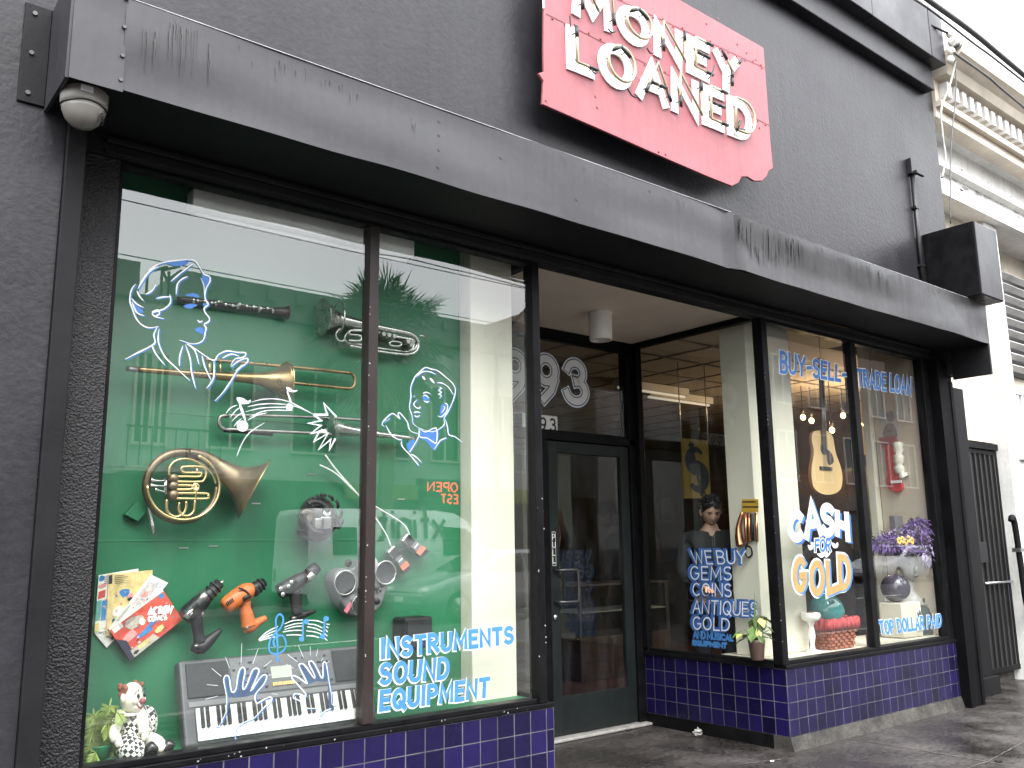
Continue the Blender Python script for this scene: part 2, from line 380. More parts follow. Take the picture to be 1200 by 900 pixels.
M['black'] = mat('black_plastic', (.009, .009, .0095), .42, var=.2, vscale=10, bump=.05, spec=.4)
M['rubber'] = mat('black_rubber', (.02, .02, .02), .7, var=.2)

# ---------------------------------------------------------------- ground
def ground_mat(name, col, rough, rv, scale, dark=.5, spots=0.):
    m = mat(name, col, rough, var=dark, vscale=scale, bump=.35, bscale=55, rvar=rv, speck=.55, spots=spots)
    return m
M['pave'] = ground_mat('wet_concrete_paving', (.030, .0265, .0240), .36, .28, 1.7, .55, 1.6)
M['road'] = ground_mat('asphalt', (.050, .050, .052), .8, .1, .5, .25)
M['joint'] = mat('pale_paving_joint', (.08, .072, .064), .7, var=.6, vscale=6)
M['curb'] = mat('granite_kerb', (.20, .19, .18), .8, var=.25, vscale=3, bump=.3)
g = MB(); g.quad((-600, -700, -.16), (700, -700, -.16), (700, 600, -.16), (-600, 600, -.16)); struct(g, 'ground', M['road'])
g = MB(); g.quad((-80, -16.2, -.14), (120, -16.2, -.14), (120, -4.5, -.14), (-80, -4.5, -.14)); struct(g, 'road', M['road'])
sw = MB(); sw.box(-40, 60, -4.34, .35, -.15, 0)
sw.box(3.36, 5.52, .351, 1.40, -.15, 0); struct(sw, 'sidewalk', M['pave'])
cb = MB(); cb.box(-40, 60, -4.5, -4.343, -.15, .003); tag(cb.build('kerb', M['curb'], None, bevel=.02), kind='structure')
fs_ = MB(); fs_.box(-60, 100, -19.4, -16.36, -.15, 0.0); struct(fs_, 'far_sidewalk', M['curb'])
fk = MB(); fk.box(-60, 100, -16.357, -16.2, -.15, .003); tag(fk.build('far_kerb', M['curb'], None), kind='structure')
# lane line on the road
ln = MB()
for k in range(-6, 14): ln.box(k*6, k*6+2.5, -10.35, -10.23, -.139, -.136)
struct(ln, 'lane_marking', M['white'])
# paving joints: tooled grooves picked out by pale dirt
jt = MB()
def joint(a, b, wd=.012):
    a = aZ(*a, 0); b = aZ(*b, 0); d = (b-a)
    pts = [a+d*(i/24)+V((R.uniform(-.004, .004), R.uniform(-.004, .004), .004)) for i in range(25)]
    jt.ribbon(pts, [wd*R.uniform(.4, 1.3) for _ in pts], (0, 0, 1))
joint((1018, 869), (1157, 893)); joint((1157, 893), (1215, 862)); joint((917, 890), (862, 897), .008)
A_ = aZ(1157, 893); 
for k in range(-5, 9):
    x = A_.x-1.5*k-1.5
    jt.ribbon([V((x, -4.3, .004)), V((x, A_.y, .004))], .008, (0, 0, 1))
jt.ribbon([V((-12, A_.y, .004)), V((A_.x, A_.y, .004))], .008, (0, 0, 1))
struct(jt, 'paving_joints', M['joint'])

# ---------------------------------------------------------------- the shop building
ZH, ZS, ZT0, ZT1 = 3.03, .59, .09, .534
XL, XP, XC, XR = .985, 3.365, 5.512, 8.0
DEP = 1.282
B = thing('shop_building', (4.5, 0, 0), 'dark grey stucco pawn shop with big glass windows, black canopy and purple tile base', 'shop')
w_ = MB(); w_.box(-8, 8.39, -.15, .25, 3.50, 6.44); w_.box(-8, .728, -.15, .25, 0, 3.50); w_.box(8.215, 8.39, -.15, .25, 2.9, 3.50)
w_.build('stucco_wall', M['stucco'], B)
co_ = MB(); co_.prism([(-8, -.151, 5.68), (-8, -.245, 5.68), (-8, -.245, 5.925), (-8, -.151, 5.925)], (16.24, 0, 0))
cn = co_.build('lower_cornice', M['stucco'], B, bevel=.008)
co_ = MB(); x = -8
while x < 8.32:
    x2 = min(x+1.07, 8.33); co_.box(x, x2-.006, -.345+R.uniform(-.004, .004), -.151, 5.927, 6.46); x = x2
co_.build('parapet_cladding', M['sheet'], B, bevel=.006)
# canopy: soffit box, three fascia sheets, end panel, wall flange
cp = MB(); cp.box(.658, 8.205, -.475, -.152, 3.126, 3.475); cp.box(.81, 8.205, -.1515, -.0455, 3.126, 3.16)
can = cp.build('canopy', M['soffit'], B)
def fascia(x0, x1, yo, m, seed, amp=.006, top=3.498, bot=3.118):
    f = MB(); nx = max(6, int((x1-x0)/.06)); nz_ = 12; vs = []
    for i in range(nx+1):
        for k in range(nz_+1):
            x = x0+(x1-x0)*i/nx; z = bot+(top-bot)*k/nz_
            d = mnoise.noise(V((x*1.7+seed, z*3, 0)))*amp+mnoise.noise(V((x*.5+seed, z*6, 5)))*amp*.8
            kink = math.exp(-((x-4.58)/.14)**2)*.013*(1 if x < 4.58 else -1)
            zz = z+(mnoise.noise(V((x*2.2+seed, 7, 1)))*.007 if k in (0, nz_) else 0)
            vs.append((x, -.49+yo+d+kink, zz))
    def at(x, z):
        return -.49+yo+mnoise.noise(V((x*1.7+seed, z*3, 0)))*amp+mnoise.noise(V((x*.5+seed, z*6, 5)))*amp*.8+math.exp(-((x-4.58)/.14)**2)*.013*(1 if x < 4.58 else -1)-.006
    f.add(vs, [(i*(nz_+1)+k, (i+1)*(nz_+1)+k, (i+1)*(nz_+1)+k+1, i*(nz_+1)+k+1) for i in range(nx) for k in range(nz_)], True)
    o = f.build('fascia_sheet', m, can)
    s = o.modifiers.new('thick', 'SOLIDIFY'); s.thickness = .004; s.offset = 1
    e_ = o.modifiers.new('edges', 'EDGE_SPLIT'); e_.split_angle = rad(35)
    return o, at
fascia(.653, .842, -.004, M['sheet'], 3, .005, 3.54, 3.104); fa, fa_at = fascia(.835, 4.58, 0, M['sheet'], 9, .009); fb, fb_at = fascia(4.57, 8.21, -.006, M['sheet_dark'], 21, .010, 3.484)
M['stain'] = mat('black_rain_stain', (.007, .0065, .007), .4, var=.4, vscale=9)
def drips(par, at, runs):
    d = MB(); q = random.Random(8)
    for (x0, x1, zt, l0, l1, n, w0) in runs:
        for _ in range(n):
            x = q.uniform(x0, x1); z0 = zt-abs(q.gauss(0, .03)); ln_ = q.uniform(l0, l1)*(1-.5*abs(2*(x-x0)/(x1-x0)-1)); k = 6; wd = w0*q.uniform(.4, 1.2)
            P = [V((x+q.uniform(-.002, .002), at(x, z0-ln_*i/k)-.0045, z0-ln_*i/k)) for i in range(k+1)]
            d.ribbon(P, [wd*(1-.7*i/k) for i in range(k+1)], (0, -1, 0))
    return d.build('rain_stains', M['stain'], par)
drips(fa, fa_at, [(1.0, 1.19, 3.475, .12, .3, 16, .006), (.88, .96, 3.41, .15, .2, 5, .006), (1.27, 1.85, 3.475, .03, .10, 16, .004), (2.14, 2.26, 3.41, .04, .1, 4, .005), (3.9, 4.2, 3.485, .04, .12, 10, .004), (2.5, 3.5, 3.485, .02, .06, 14, .004)])
drips(fb, fb_at, [(4.62, 5.36, 3.475, .10, .27, 120, .013), (4.66, 5.1, 3.475, .15, .3, 60, .018), (5.5, 7.4, 3.475, .03, .12, 50, .007), (6.2, 6.5, 3.47, .1, .24, 12, .010)])
h_ = MB()
for x, z in ((2.30, 3.435), (2.295, 3.36), (2.29, 3.28), (2.285, 3.19), (2.68, 3.35), (3.8, 3.45), (3.2, 3.25)): h_.disc((x, fa_at(x, z)-.0015, z), (0, -1, 0), .007, 8)
h_.build('screw_hole', M['stain'], fa)
tp = MB(); tp.box(.84, 4.58, -.498, -.486, 3.499, 3.502); tp.box(4.58, 7.87, -.499, -.488, 3.485, 3.488)
tp.build('drip_edge', mat('worn_metal_edge', (.30, .29, .30), .4, var=.5, vscale=6), can)
pt = MB(); pt.box(.643, .657, -.49, -.152, 3.104, 3.54); pt.build('end_panel', M['sheet'], can)
pt = MB(); pt.box(8.206, 8.232, -.49, -.152, 2.846, 3.475); pt.build('end_panel', M['soffit'], can)
fl = MB(); fl.box(.545, .642, -.162, -.151, 3.12, 3.54)
flo = fl.build('wall_flange', M['trim'], can, bevel=.003)
bt = MB()
for z in (3.16, 3.33, 3.50): bt.lathe((.58, -.162, z), (0, -1, 0), [(0, .011), (.007, .009)], 8)
for z in (3.15, 3.25, 3.37, 3.49): bt.lathe((.832, -.50, z), (0, -1, 0), [(0, .009), (.006, .007)], 8)
bt.build('bolt', mat('painted_bolt', (.05, .048, .052), .4, var=.3), flo)
# header over windows with mouldings
hd = MB(); hd.box(.81, 8.0, -.045, .05, 3.036, 3.1255); hd.box(.9, 7.99, -.075, -.046, 3.085, 3.110); hd.box(.9, 7.99, -.06, -.0455, 3.04, 3.06)
hd.build('header_beam', M['soffit'], B, bevel=.004)
hd = MB(); hd.box(.729, 8.21, .051, .25, 3.169, 3.498); hd.build('lintel', M['soffit'], B)
# pilasters
p = MB(); p.box(.73, .806, -.17, .2, 0, 3.124); p.build('trim_pilaster', M['trim'], B, bevel=.006)
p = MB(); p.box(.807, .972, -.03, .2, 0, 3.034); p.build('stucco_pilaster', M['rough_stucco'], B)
p = MB(); p.box(8.003, 8.285, -.10, .24, 0, 3.03); p.box(8.003, 8.08, -.115, -.101, 0, 3.03); p.box(8.23, 8.285, -.107, -.1005, 0, 2.84)
p.build('end_pilaster', M['pilaster'], B, bevel=.006)
# tile bases
def tiles(u0, u1, org, ud, nd, m, name='tile_base', rows=4, jit=0.):
    ud, nd, org = V(ud), V(nd), V(org); pt_ = .111; sl = MB(); Lw = u1-u0
    c = org+ud*((u0+u1)/2)+V((0, 0, (ZT0+ZT1)/2))-nd*.03
    sl.obox(c, ud*(Lw/2), V((0, 0, (ZT1-ZT0)/2)), nd*.03)
    o = sl.build(name, M['grout'], B)
    t = MB(); n = int(math.ceil(Lw/pt_))
    for i in range(n):
        a = u0+i*pt_; b_ = min(u0+(i+1)*pt_, u1)
        if b_-a < .02: continue
        for k in range(rows):
            z0 = ZT0+k*pt_; d = .004
            cc = org+ud*((a+b_)/2)+V((0, 0, z0+pt_/2))+nd*(.0004+R.uniform(-.0002, .0002))
            t.obox(cc, ud*((b_-a)/2-.0032), V((0, 0, pt_/2-.0026)), nd*.0008)
    t.build('tile_grid', m, o, bevel=.0005, seg=1)
    return o
tiles(.98, XP, (0, -.03, 0), (1, 0, 0), (0, -1, 0), M['tile'])
tiles(XC, XR, (0, -.03, 0), (1, 0, 0), (0, -1, 0), M['tile_dusty'])
tiles(-.028, DEP, (XC-.002, 0, 0), (0, 1, 0), (-1, 0, 0), M['tile'])
tiles(-.028, DEP, (XP+.002, 0, 0), (0, 1, 0), (1, 0, 0), M['tile'])
cm = MB(); cm.box(.98, XP-.02, -.042, .1, 0, ZT0-.002); cm.build('cement_kerb', M['cement'], B, bevel=.01)
cm = MB(); cm.prism([(XC-.01, -.06, 0), (XC-.01, -.034, ZT0-.002), (XC-.01, .1, ZT0-.002), (XC-.01, .1, 0)], (XR-XC+.01, 0, 0)); cm.build('cement_kerb', M['cement'], B)
cm = MB(); cm.box(XC-.012, XC+.1, .102, DEP, 0, ZT0-.002); cm.build('cement_kerb', M['frame'], B)
cm = MB(); cm.box(XP-.1, XP+.012, .102, DEP, 0, ZT0-.002); cm.build('cement_kerb', M['frame'], B)

def bar(mb, x0, x1, y0, y1, z0, z1): mb.box(x0, x1, y0, y1, z0, z1)
def chips(parent, pts):   # little flakes of bare paint along frame edges
    c = MB()
    for (p, nrm, s) in pts:
        p, nrm = V(p), V(nrm); u = nrm.orthogonal().normalized(); b_ = nrm.cross(u); n = R.randint(5, 7)
        c.add([p+nrm*.0012+u*(math.cos(6.283*k/n)*s*R.uniform(.4, 1))+b_*(math.sin(6.283*k/n)*s*R.uniform(.4, 1)) for k in range(n)], [tuple(range(n))])
    return c.build('paint_chips', M['chip'], parent)
# --- left display window
WL = MB()
bar(WL, .973, .990, -.02, .05, ZS-.055, 3.034); bar(WL, .990, 3.262, -.02, .05, 3.018, 3.034)
bar(WL, .973, XP, -.038, .06, .537, .562); bar(WL, .973, 3.262, -.022, .055, .562, .588)
WL = WL.build('shop_window', M['frame'], B, bevel=.004); WL['label'] = 'wide left display window before the green board'
ml = MB(); bar(ml, 2.190, 2.245, -.03, .045, .589, 3.017); ml.build('mullion', M['frame_brown'], WL, bevel=.004)
ps = MB(); bar(ps, 3.264, 3.318, -.034, .05, .563, 3.034); psl = ps.build('corner_post', M['frame'], WL, bevel=.004)
chips(psl, [((R.choice((3.27, 3.313))+R.uniform(-.005, .004), -.034, R.uniform(.6, 2.9)), (0, -1, 0), R.uniform(.002, .008)) for _ in range(15)])
chips(WL, [((R.uniform(1, 3.2), -.038, R.uniform(.54, .56)), (0, -1, 0), R.uniform(.002, .007)) for _ in range(22)]+
          [((2.192+R.uniform(0, .006), -.03, R.uniform(.7, 2.6)), (0, -1, 0), R.uniform(.002, .007)) for _ in range(16)])
def pane(x0, x1, z0, z1, y, parent, m='glass'):
    g = MB(); g.quad((x0, y, z0), (x1, y, z0), (x1, y, z1), (x0, y, z1)); return g.build('glass_pane', M[m], parent)
def paneX(y0, y1, z0, z1, x, parent, m='glass'):
    g = MB(); g.quad((x, y0, z0), (x, y1, z0), (x, y1, z1), (x, y0, z1)); return g.build('glass_pane', M[m], parent)
pane(.99, 2.19, .588, 3.018, 0, WL); pane(2.245, 3.264, .588, 3.018, 0, WL)
# --- right display window
WR = MB()
bar(WR, 5.546, 7.897, -.02, .05, 3.018, 3.034); bar(WR, XC-.01, XR, -.04, .06, .537, .562); bar(WR, 5.546, 7.897, -.024, .055, .562, .59)
bar(WR, 7.898, 8.0, -.025, .06, .563, 3.034)
WR = WR.build('shop_window', M['frame'], B, bevel=.004); WR['label'] = 'right display window lettered in blue, white and gold'
ml = MB(); bar(ml, 6.697, 6.775, -.03, .045, .591, 3.017); ml.build('mullion', M['frame'], WR, bevel=.004)
ps = MB(); bar(ps, 5.480, 5.545, -.034, .05, .563, 3.034); psr = ps.build('corner_post', M['frame'], WR, bevel=.004)
chips(psr, [((5.483+R.uniform(-.002, .005), -.034, R.uniform(.7, 2.9)), (0, -1, 0), R.uniform(.002, .006)) for _ in range(18)])
chips(WR, [((7.93+R.uniform(-.01, .03), -.025, R.uniform(.7, 2.6)), (0, -1, 0), R.uniform(.002, .006)) for _ in range(6)])
pane(5.546, 6.697, .59, 3.018, 0, WR); pane(6.775, 7.898, .59, 3.018, 0, WR)
# --- recess side windows
def side(x, lab):
    s = MB(); bar(s, x-.03, x+.03, .052, DEP-.002, 3.04, 3.085); bar(s, x-.036, x+.03, .052, DEP-.002, .537, .562); bar(s, x-.022, x+.022, .052, DEP-.05, .562, .588)
    bar(s, x-.03, x+.03, DEP-.05, DEP-.002, .589, 3.04)
    s = s.build('recess_window', M['frame'], B, bevel=.004); s['label'] = lab
    paneX(.052, DEP-.05, .588, 3.04, x, s); return s
SL = side(3.33, 'bare glass side of the porch nearest the green display'); SR = side(5.52, 'glass side of the porch lettered WE BUY GEMS')
# --- porch ceiling and floor threshold
c = MB(); c.box(3.301, 5.549, .052, DEP, 3.087, 3.165); c.build('porch_ceiling', M['porch'], B)
# --- door wall: frames, sidelight, transom, door
Yd = DEP
dw = MB(); bar(dw, 3.3, 5.55, Yd, Yd+.1, 3.02, 3.087); bar(dw, 3.36, 5.49, Yd, Yd+.09, 2.205, 2.265); bar(dw, 5.425, 5.55, Yd, Yd+.1, 0, 3.018)
bar(dw, 3.3, 3.42, Yd, Yd+.1, 0, 3.018); bar(dw, 4.42, 4.525, Yd, Yd+.09, 0, 2.203); bar(dw, 3.42, 4.42, Yd, Yd+.09, .02, .3)
DW = dw.build('door_frame', M['frame'], B, bevel=.004)
pane(3.42, 4.42, .3, 2.205, Yd+.045, DW, 'glass_door')
TR = MB(); bar(TR, 3.42, 5.425, Yd+.02, Yd+.07, 2.266, 2.285); bar(TR, 3.42, 5.425, Yd+.02, Yd+.07, 3.0, 3.019)
TR = TR.build('transom_window', M['frame'], B); pane(3.42, 5.425, 2.285, 3.0, Yd+.03, TR, 'glass_door')
th = MB(); th.box(4.4, 5.5, Yd-.06, Yd+.12, .004, .024); th.build('threshold', mat('worn_aluminium', (.48, .46, .43), .5, metal=.5, var=.3, vscale=9), B, bevel=.004)
d = MB(); y0, y1 = Yd+.02, Yd+.064
bar(d, 4.53, 4.63, y0, y1, .03, 2.2); bar(d, 5.325, 5.42, y0, y1, .03, 2.2); bar(d, 4.63, 5.325, y0, y1, 2.11, 2.2); bar(d, 4.63, 5.325, y0, y1, .03, .30)
DR = d.build('entrance_door', M['door'], B, bevel=.004)
pane(4.63, 5.325, .30, 2.11, Yd+.042, DR, 'glass_door')
def pull(y, s):
    h = MB(); x = 4.585; r = .012; xx = x+.19
    h.tube([(x, y, .98)]+[(x, y+s*.055, .98+0), (x, y+s*.065, .995), (x, y+s*.065, 1.35), (x, y+s*.055, 1.365), (x, y, 1.365)], r, 10)
    return h.build('pull_handle', M['black'], DR)
hh = MB(); zt, zb = aY(663, 668, Yd).z, aY(665, 705, Yd).z
for sgn, yb in ((-1, y0), (1, y1)):
    h = MB(); xs = 4.575
    h.tube(smooth([(xs, yb, zt), (xs+.03, yb+sgn*.05, zt), (xs+.16, yb+sgn*.06, zt), (xs+.185, yb+sgn*.06, zt-.025), (xs+.185, yb+sgn*.06, zb+.025), (xs+.16, yb+sgn*.06, zb), (xs+.03, yb+sgn*.05, zb), (xs, yb, zb)], 3), .012, 10)
    h.build('pull_handle', mat('worn_dark_handle', (.10, .10, .10), .3, metal=.7) if 'worn_dark_handle' not in bpy.data.materials else bpy.data.materials['worn_dark_handle'], DR)
lk = MB(); lk.lathe((4.572, y0, zb-.11), (0, -1, 0), [(0, .022), (.012, .02), (.013, .0)], 16); lk.build('lock_cylinder', M['steel'], DR)
st = MB(); st.m = 0
zc = aY(651, 643, Yd).z; st.box(4.552, 4.592, y0-.0035, y0-.001, zc-.13, zc+.13)
sk = st.build('pull_sticker', M['black'], DR)
tx = MB()
for ch, zz in (('P', .085), ('U', .028), ('L', -.029), ('L', -.086)):
    w0, ss = FT[ch]
    for s_ in ss: tx.ribbon([(4.572-.013+.026*(pt_[0]/max(w0, .5)), y0-.0045, zc+zz-.02+.042*pt_[1]) for pt_ in s_], .006, (0, -1, 0))
for a, b_ in (((4.555, zc-.125), (4.589, zc-.125)), ((4.589, zc-.125), (4.589, zc+.125)), ((4.589, zc+.125), (4.555, zc+.125)), ((4.555, zc+.125), (4.555, zc-.125))):
    tx.ribbon([(a[0], y0-.0045, a[1]), (b_[0], y0-.0045, b_[1])], .003, (0, -1, 0))
tx.build('sticker_lettering', M['white'], sk)
# --- display case behind the left window
GB = MB(); GB.box(.972, 2.985, .30, .325, .5, 3.4)
GB = GB.build('back_board', M['green'], B); GB['label'] = 'green painted display board'
sm = MB()
for yy, a, b_ in ((aY(150, 546, .3).z, .98, 1.30), (aY(240, 633, .3).z, 1.06, 2.98), (2.02, 1.3, 2.98)): sm.box(a, b_, .2975, .2995, yy-.004, yy+.004)
sm.build('board_seam', mat('lighter_green_seam', (.022, .165, .075), .5), GB)
stp = MB()
for px, py in ((215, 642), (250, 640), (365, 556), (470, 585), (300, 590)):
    q = aY(px, py, .3); stp.box(q.x-.022, q.x+.022, .2965, .2995, q.z-.003, q.z+.003)
stp.build('staple', M['steel'], GB)
c = MB(); c.box(.972, 3.30, .062, .298, .50, .575); c.build('display_floor', M['green'], B)
c = MB(); c.box(.94, .971, .07, .32, .5, 3.4); c.build('display_side', M['green'], B)
c = MB(); c.box(.972, 3.3, .06, .33, 3.41, 3.44); c.build('display_ceiling', M['cream'], B)
c = MB(); c.box(2.99, 3.30, .20, .5, .50, 3.4); c.build('cream_column', M['cream'], B, bevel=.006)
c = MB(); c.box(5.60, 6.17, .205, .45, .592, 3.3); c.build('cream_column', M['cream'], B, bevel=.006)
c = MB(); c.box(5.55, 7.94, .062, .55, .50, .59); c.build('display_floor', M['cream'], B)
c = MB(); c.box(7.945, 7.99, .062, .50, .3, 3.3); c.build('display_side', mat('beige_partition', (.50, .42, .33), .6, var=.06), B)
# --- the shop's inside
M['carpet'] = mat('red_brown_carpet', (.085, .036, .024), .9, var=.25, vscale=5, speck=.3)
M['inwall'] = mat('olive_shop_wall', (.10, .095, .06), .7, var=.2, vscale=1.5)
M['ceil'] = mat('ceiling_tile', (.45, .40, .33), .8, var=.05, vscale=3, speck=.06)
c = MB(); c.box(.7, 12.9, DEP+.12, 10.5, -.12, .012); c.build('shop_floor', M['carpet'], B)
c = MB(); c.box(.75, 12.9, 1.39, 10.4, 3.30, 3.36); c.box(7.945, 12.9, .91, 1.389, 3.30, 3.36); c.box(5.56, 7.94, .3, 1.389, 3.30, 3.36)
ce = c.build('shop_ceiling', M['ceil'], B)
gr = MB()
for k in range(19): gr.box(.8+k*.61, .825+k*.61, 1.4, 10.3, 3.292, 3.2985)
for k in range(15): gr.box(.8, 12.8, 1.5+k*.61, 1.525+k*.61, 3.286, 3.2915)
gr.build('ceiling_grid', mat('ceiling_grid_metal', (.20, .18, .16), .5), ce)
c = MB(); c.box(.6, .7, .26, 10.6, 0, 3.5); c.box(12.9, 13.0, .81, 10.6, -.1, 3.5); c.box(.7, 12.9, 10.5, 10.6, -.1, 3.5); c.box(8.5, 8.6, .26, .81, -.1, 3.5); c.box(8.5, 12.9, .81, .9, -.1, 3.5); c.build('shop_wall', M['inwall'], B)
c = MB(); c.box(-8, 8.39, .26, .8, 3.57, 3.7); c.box(-8, 13, .81, 10.6, 3.57, 3.7); c.build('roof', M['soffit'], B)
# ---------------------------------------------------------------- neon sign
M['red'] = mat('faded_red_enamel', (.270, .072, .084), .55, var=.20, vscale=1.2, streak=.10, bump=.04, bscale=12, speck=.05)
M['signwhite'] = mat('sign_letter_white', (.84, .83, .79), .45, var=.08, vscale=6, speck=.08)
M['neon'] = mat('cream_glass_tube', (.34, .29, .17), .12, var=.08, coat=.6)
YS = -.30
SG = thing('neon_sign', (4.5, YS, 3.96), 'faded red sheet metal sign with unlit neon tubes on white MONEY LOANED letters', 'sign')
pp = [(638, -92), (637, 60), (637.5, 84), (631, 85.5), (637, 95), (635.5, 122)]
bot = [(700, 150), (770, 181), (830, 207), (858, 218), (866, 214), (869, 207), (876, 207), (884, 212), (893, 212), (899, 206), (901, 200), (906, 197), (903, 165), (895, 56), (797, 0), (700, -56)]
pts = [aY(*p, YS) for p in pp+bot]
s_ = MB(); s_.prism(pts, (0, .018, 0)); s_.build('sign_panel', M['red'], SG, bevel=.004)
sm = MB()
def seam(a, b):
    a, b = aY(*a, YS-.002), aY(*b, YS-.002); sm.ribbon([a, b], .006, (0, -1, 0))
    return a, b
rv = MB()
for a, b in (((640, 16), (902, 147)), ((640, -40), (897, 80))):
    a, b = seam(a, b)
    for k in range(22):
        p_ = a.lerp(b, (k+.5)/22)+V((0, 0, R.choice((-.012, .012)))); rv.lathe(p_, (0, -1, 0), [(0, .0075), (.004, .006)], 8)
for px, py in ((698, 113), (640, 118), (772, 178), (780, 181), (735, 71), (886, 20+50), (893, 80), (890, 150), (828, 28), (700, 126), (864, 14+38), (841, 22), (875, 62)):
    rv.lathe(aY(px, py, YS), (0, -1, 0), [(0, .009), (.004, .007)], 8)
sm.build('panel_seam', mat('seam_rust', (.18, .03, .04), .7, var=.4), SG); rv.build('rivet', mat('rust_rivet', (.22, .05, .05), .6, var=.5), SG)
br = MB()
for px in (660, 760, 860): q = aY(px, 90 if px < 700 else 130, -.2); br.box(q.x-.02, q.x+.02, YS+.019, -.151, q.z-.02, q.z+.02)
br.build('wall_bracket', M['black'], SG)
tab = MB(); tab.prism([aY(*p, YS-.004) for p in ((635, -20), (637, -20), (638, 9), (636, 10))], (0, -.003, 0)); tab.build('white_tab', M['white'], SG)
def neon_word(text, q, wds, gap, h):
    lay, W = layout(text, gap); f = qmap(q, lambda x, y: aY(x, y, YS))
    n = V((0, -1, 0))
    for ch, x, w0, st in lay:
        a = MB(); t = MB(); e = MB()
        for s in st:
            P = [f((x+p[0])/W, p[1]) for p in s]
            # thick letter face with depth
            dense = []
            for i in range(len(P)-1):
                dense += [P[i].lerp(P[i+1], k/3) for k in range(3)]
            dense.append(P[-1])
            d0 = (P[0]-P[1]).normalized()*wds*.42 if (P[0]-P[-1]).length > 1e-4 else V((0, 0, 0)); d1 = (P[-1]-P[-2]).normalized()*wds*.42 if d0.length else d0
            Q = [P[0]+d0]+P[1:-1]+[P[-1]+d1]
            if (P[0]-P[-1]).length < 1e-4: Q = P
            a.ribbon(Q, wds, n, .012)
            off = V((wds*.22, -.05, wds*.10))
            tp_ = [p+off for p in (P if len(P) > 6 else P)]
            t.tube(tp_, .0105, 8)
            for e0, e1 in ((0, 1), (-1, -2)):
                v = (tp_[e1]-tp_[e0]); L_ = min(.5*v.length, .07); v.normalize()
                if len(P) > 12: v = (tp_[min(4, len(tp_)-1)] if e0 == 0 else tp_[-5])-tp_[e0]; L_ = min(.09, v.length*.8); v.normalize()
                e.tube([tp_[e0]-v*.004, tp_[e0]+v*L_], .0115, 8)
                e.tube([tp_[e0]+v*L_*.5, tp_[e0]+v*L_*.5+V((-.008, .034, -.004))], .004, 6)
            for k in (.3, .7):
                m_ = tp_[int(k*(len(tp_)-1))]; e.tube([m_+V((-.02, .002, .012)), m_+V((.015, .002, -.008))], .0035, 6)
        ao = a.build('letter', M['signwhite'], SG)
        so_ = ao.modifiers.new('thick', 'SOLIDIFY'); so_.thickness = .010; so_.offset = -1; so_.use_rim = True
        to = t.build('neon_tube', M['neon'], ao); e.build('electrode', M['black'], ao)
neon_word('MONEY', ((673, -18), (861, 74), (861, 109), (674, 14)), .070, .34, 1)
neon_word('LOANED', ((667, 36), (876, 127), (877, 164), (668, 77)), .068, .30, 1)
fd = MB()
for a, b in (((712, 33), (722, 36)), ((758, 56), (766, 62)), ((693, 81), (701, 84)), ((735, 103), (746, 114)), ((830, 92), (838, 76)), ((668, 18), (669, 32))):
    p0, p1 = aY(*a, YS-.07), aY(*b, YS-.07); fd.tube(smooth([p0, p0.lerp(p1, .5)+V((0, 0, -.02)), p1], 4), .005, 6)
fd.build('feed_wire', M['black'], SG)

# ---------------------------------------------------------------- small things on the facade
q = aY(100, 104, -.36)
dcm = thing('security_camera', (q.x, -.36, 3.125), 'small grey dome security camera under the left end of the canopy', 'camera')
gp = mat('grey_camera_plastic', (.30, .285, .26), .42, var=.1)
c = MB(); c.lathe((q.x, -.36, 3.1255), (0, 0, -1), [(0, .082), (.004, .086), (.05, .084), (.06, .078)], 28); c.build('housing', gp, dcm)
c = MB(); c.lathe((q.x, -.36, 3.065), (0, 0, -1), [(0, .0795), (.02, .077), (.05, .064), (.075, .04), (.088, .0)], 28); dm = c.build('dome', mat('smoked_dome', (.22, .205, .185), .3, var=.08), dcm)
c = MB(); c.tube([(q.x+.081*math.cos(a)*.99, -.36+.081*math.sin(a)*.99, 3.062+.003*math.sin(3*a)) for a in [6.283*k/24 for k in range(24)]], .003, 6, closed=True); c.build('trim_ring', M['black'], dcm)
c = MB(); c.tube([(q.x+.082*math.cos(a)*math.cos(.5*t), -.36+.082*math.sin(a), 3.063-.085*math.sin(t)) for a, t in [(-2.6+k*.1, max(0, .55-.016*k)) for k in range(24)]][:0] or [(q.x+.05, -.425, 3.03), (q.x+.06, -.405, 3.01), (q.x+.058, -.39, 3.0)], .006, 6); c.build('lens_slit', M['black'], dcm)
c = MB(); c.obox((q.x-.012, -.4465, 3.103), (.022, 0, 0), (0, .0015, 0), (0, 0, .012)); c.build('label_sticker', M['white'], dcm)
# porch ceiling light
F_ = aZ(703, 366, 3.087)
pl = thing('ceiling_light', (F_.x, F_.y, 3.087), 'white cylinder lamp on the porch ceiling before the door', 'light')
c = MB(); c.lathe((F_.x, F_.y, 3.086), (0, 0, -1), [(0, .085), (.008, .09), (.012, .084), (.205, .084), (.212, .080), (.212, .066), (.12, .062), (.12, 0)], 32, cap=False); c.build('shade', mat('lamp_white_enamel', (.80, .76, .70), .5, var=.06), pl)
c = MB(); c.lathe((F_.x, F_.y, 2.975), (0, 0, -1), [(0, .02), (.02, .05), (.06, .055), (.085, .03), (.09, 0)], 16); c.build('bulb', M['white'], pl)
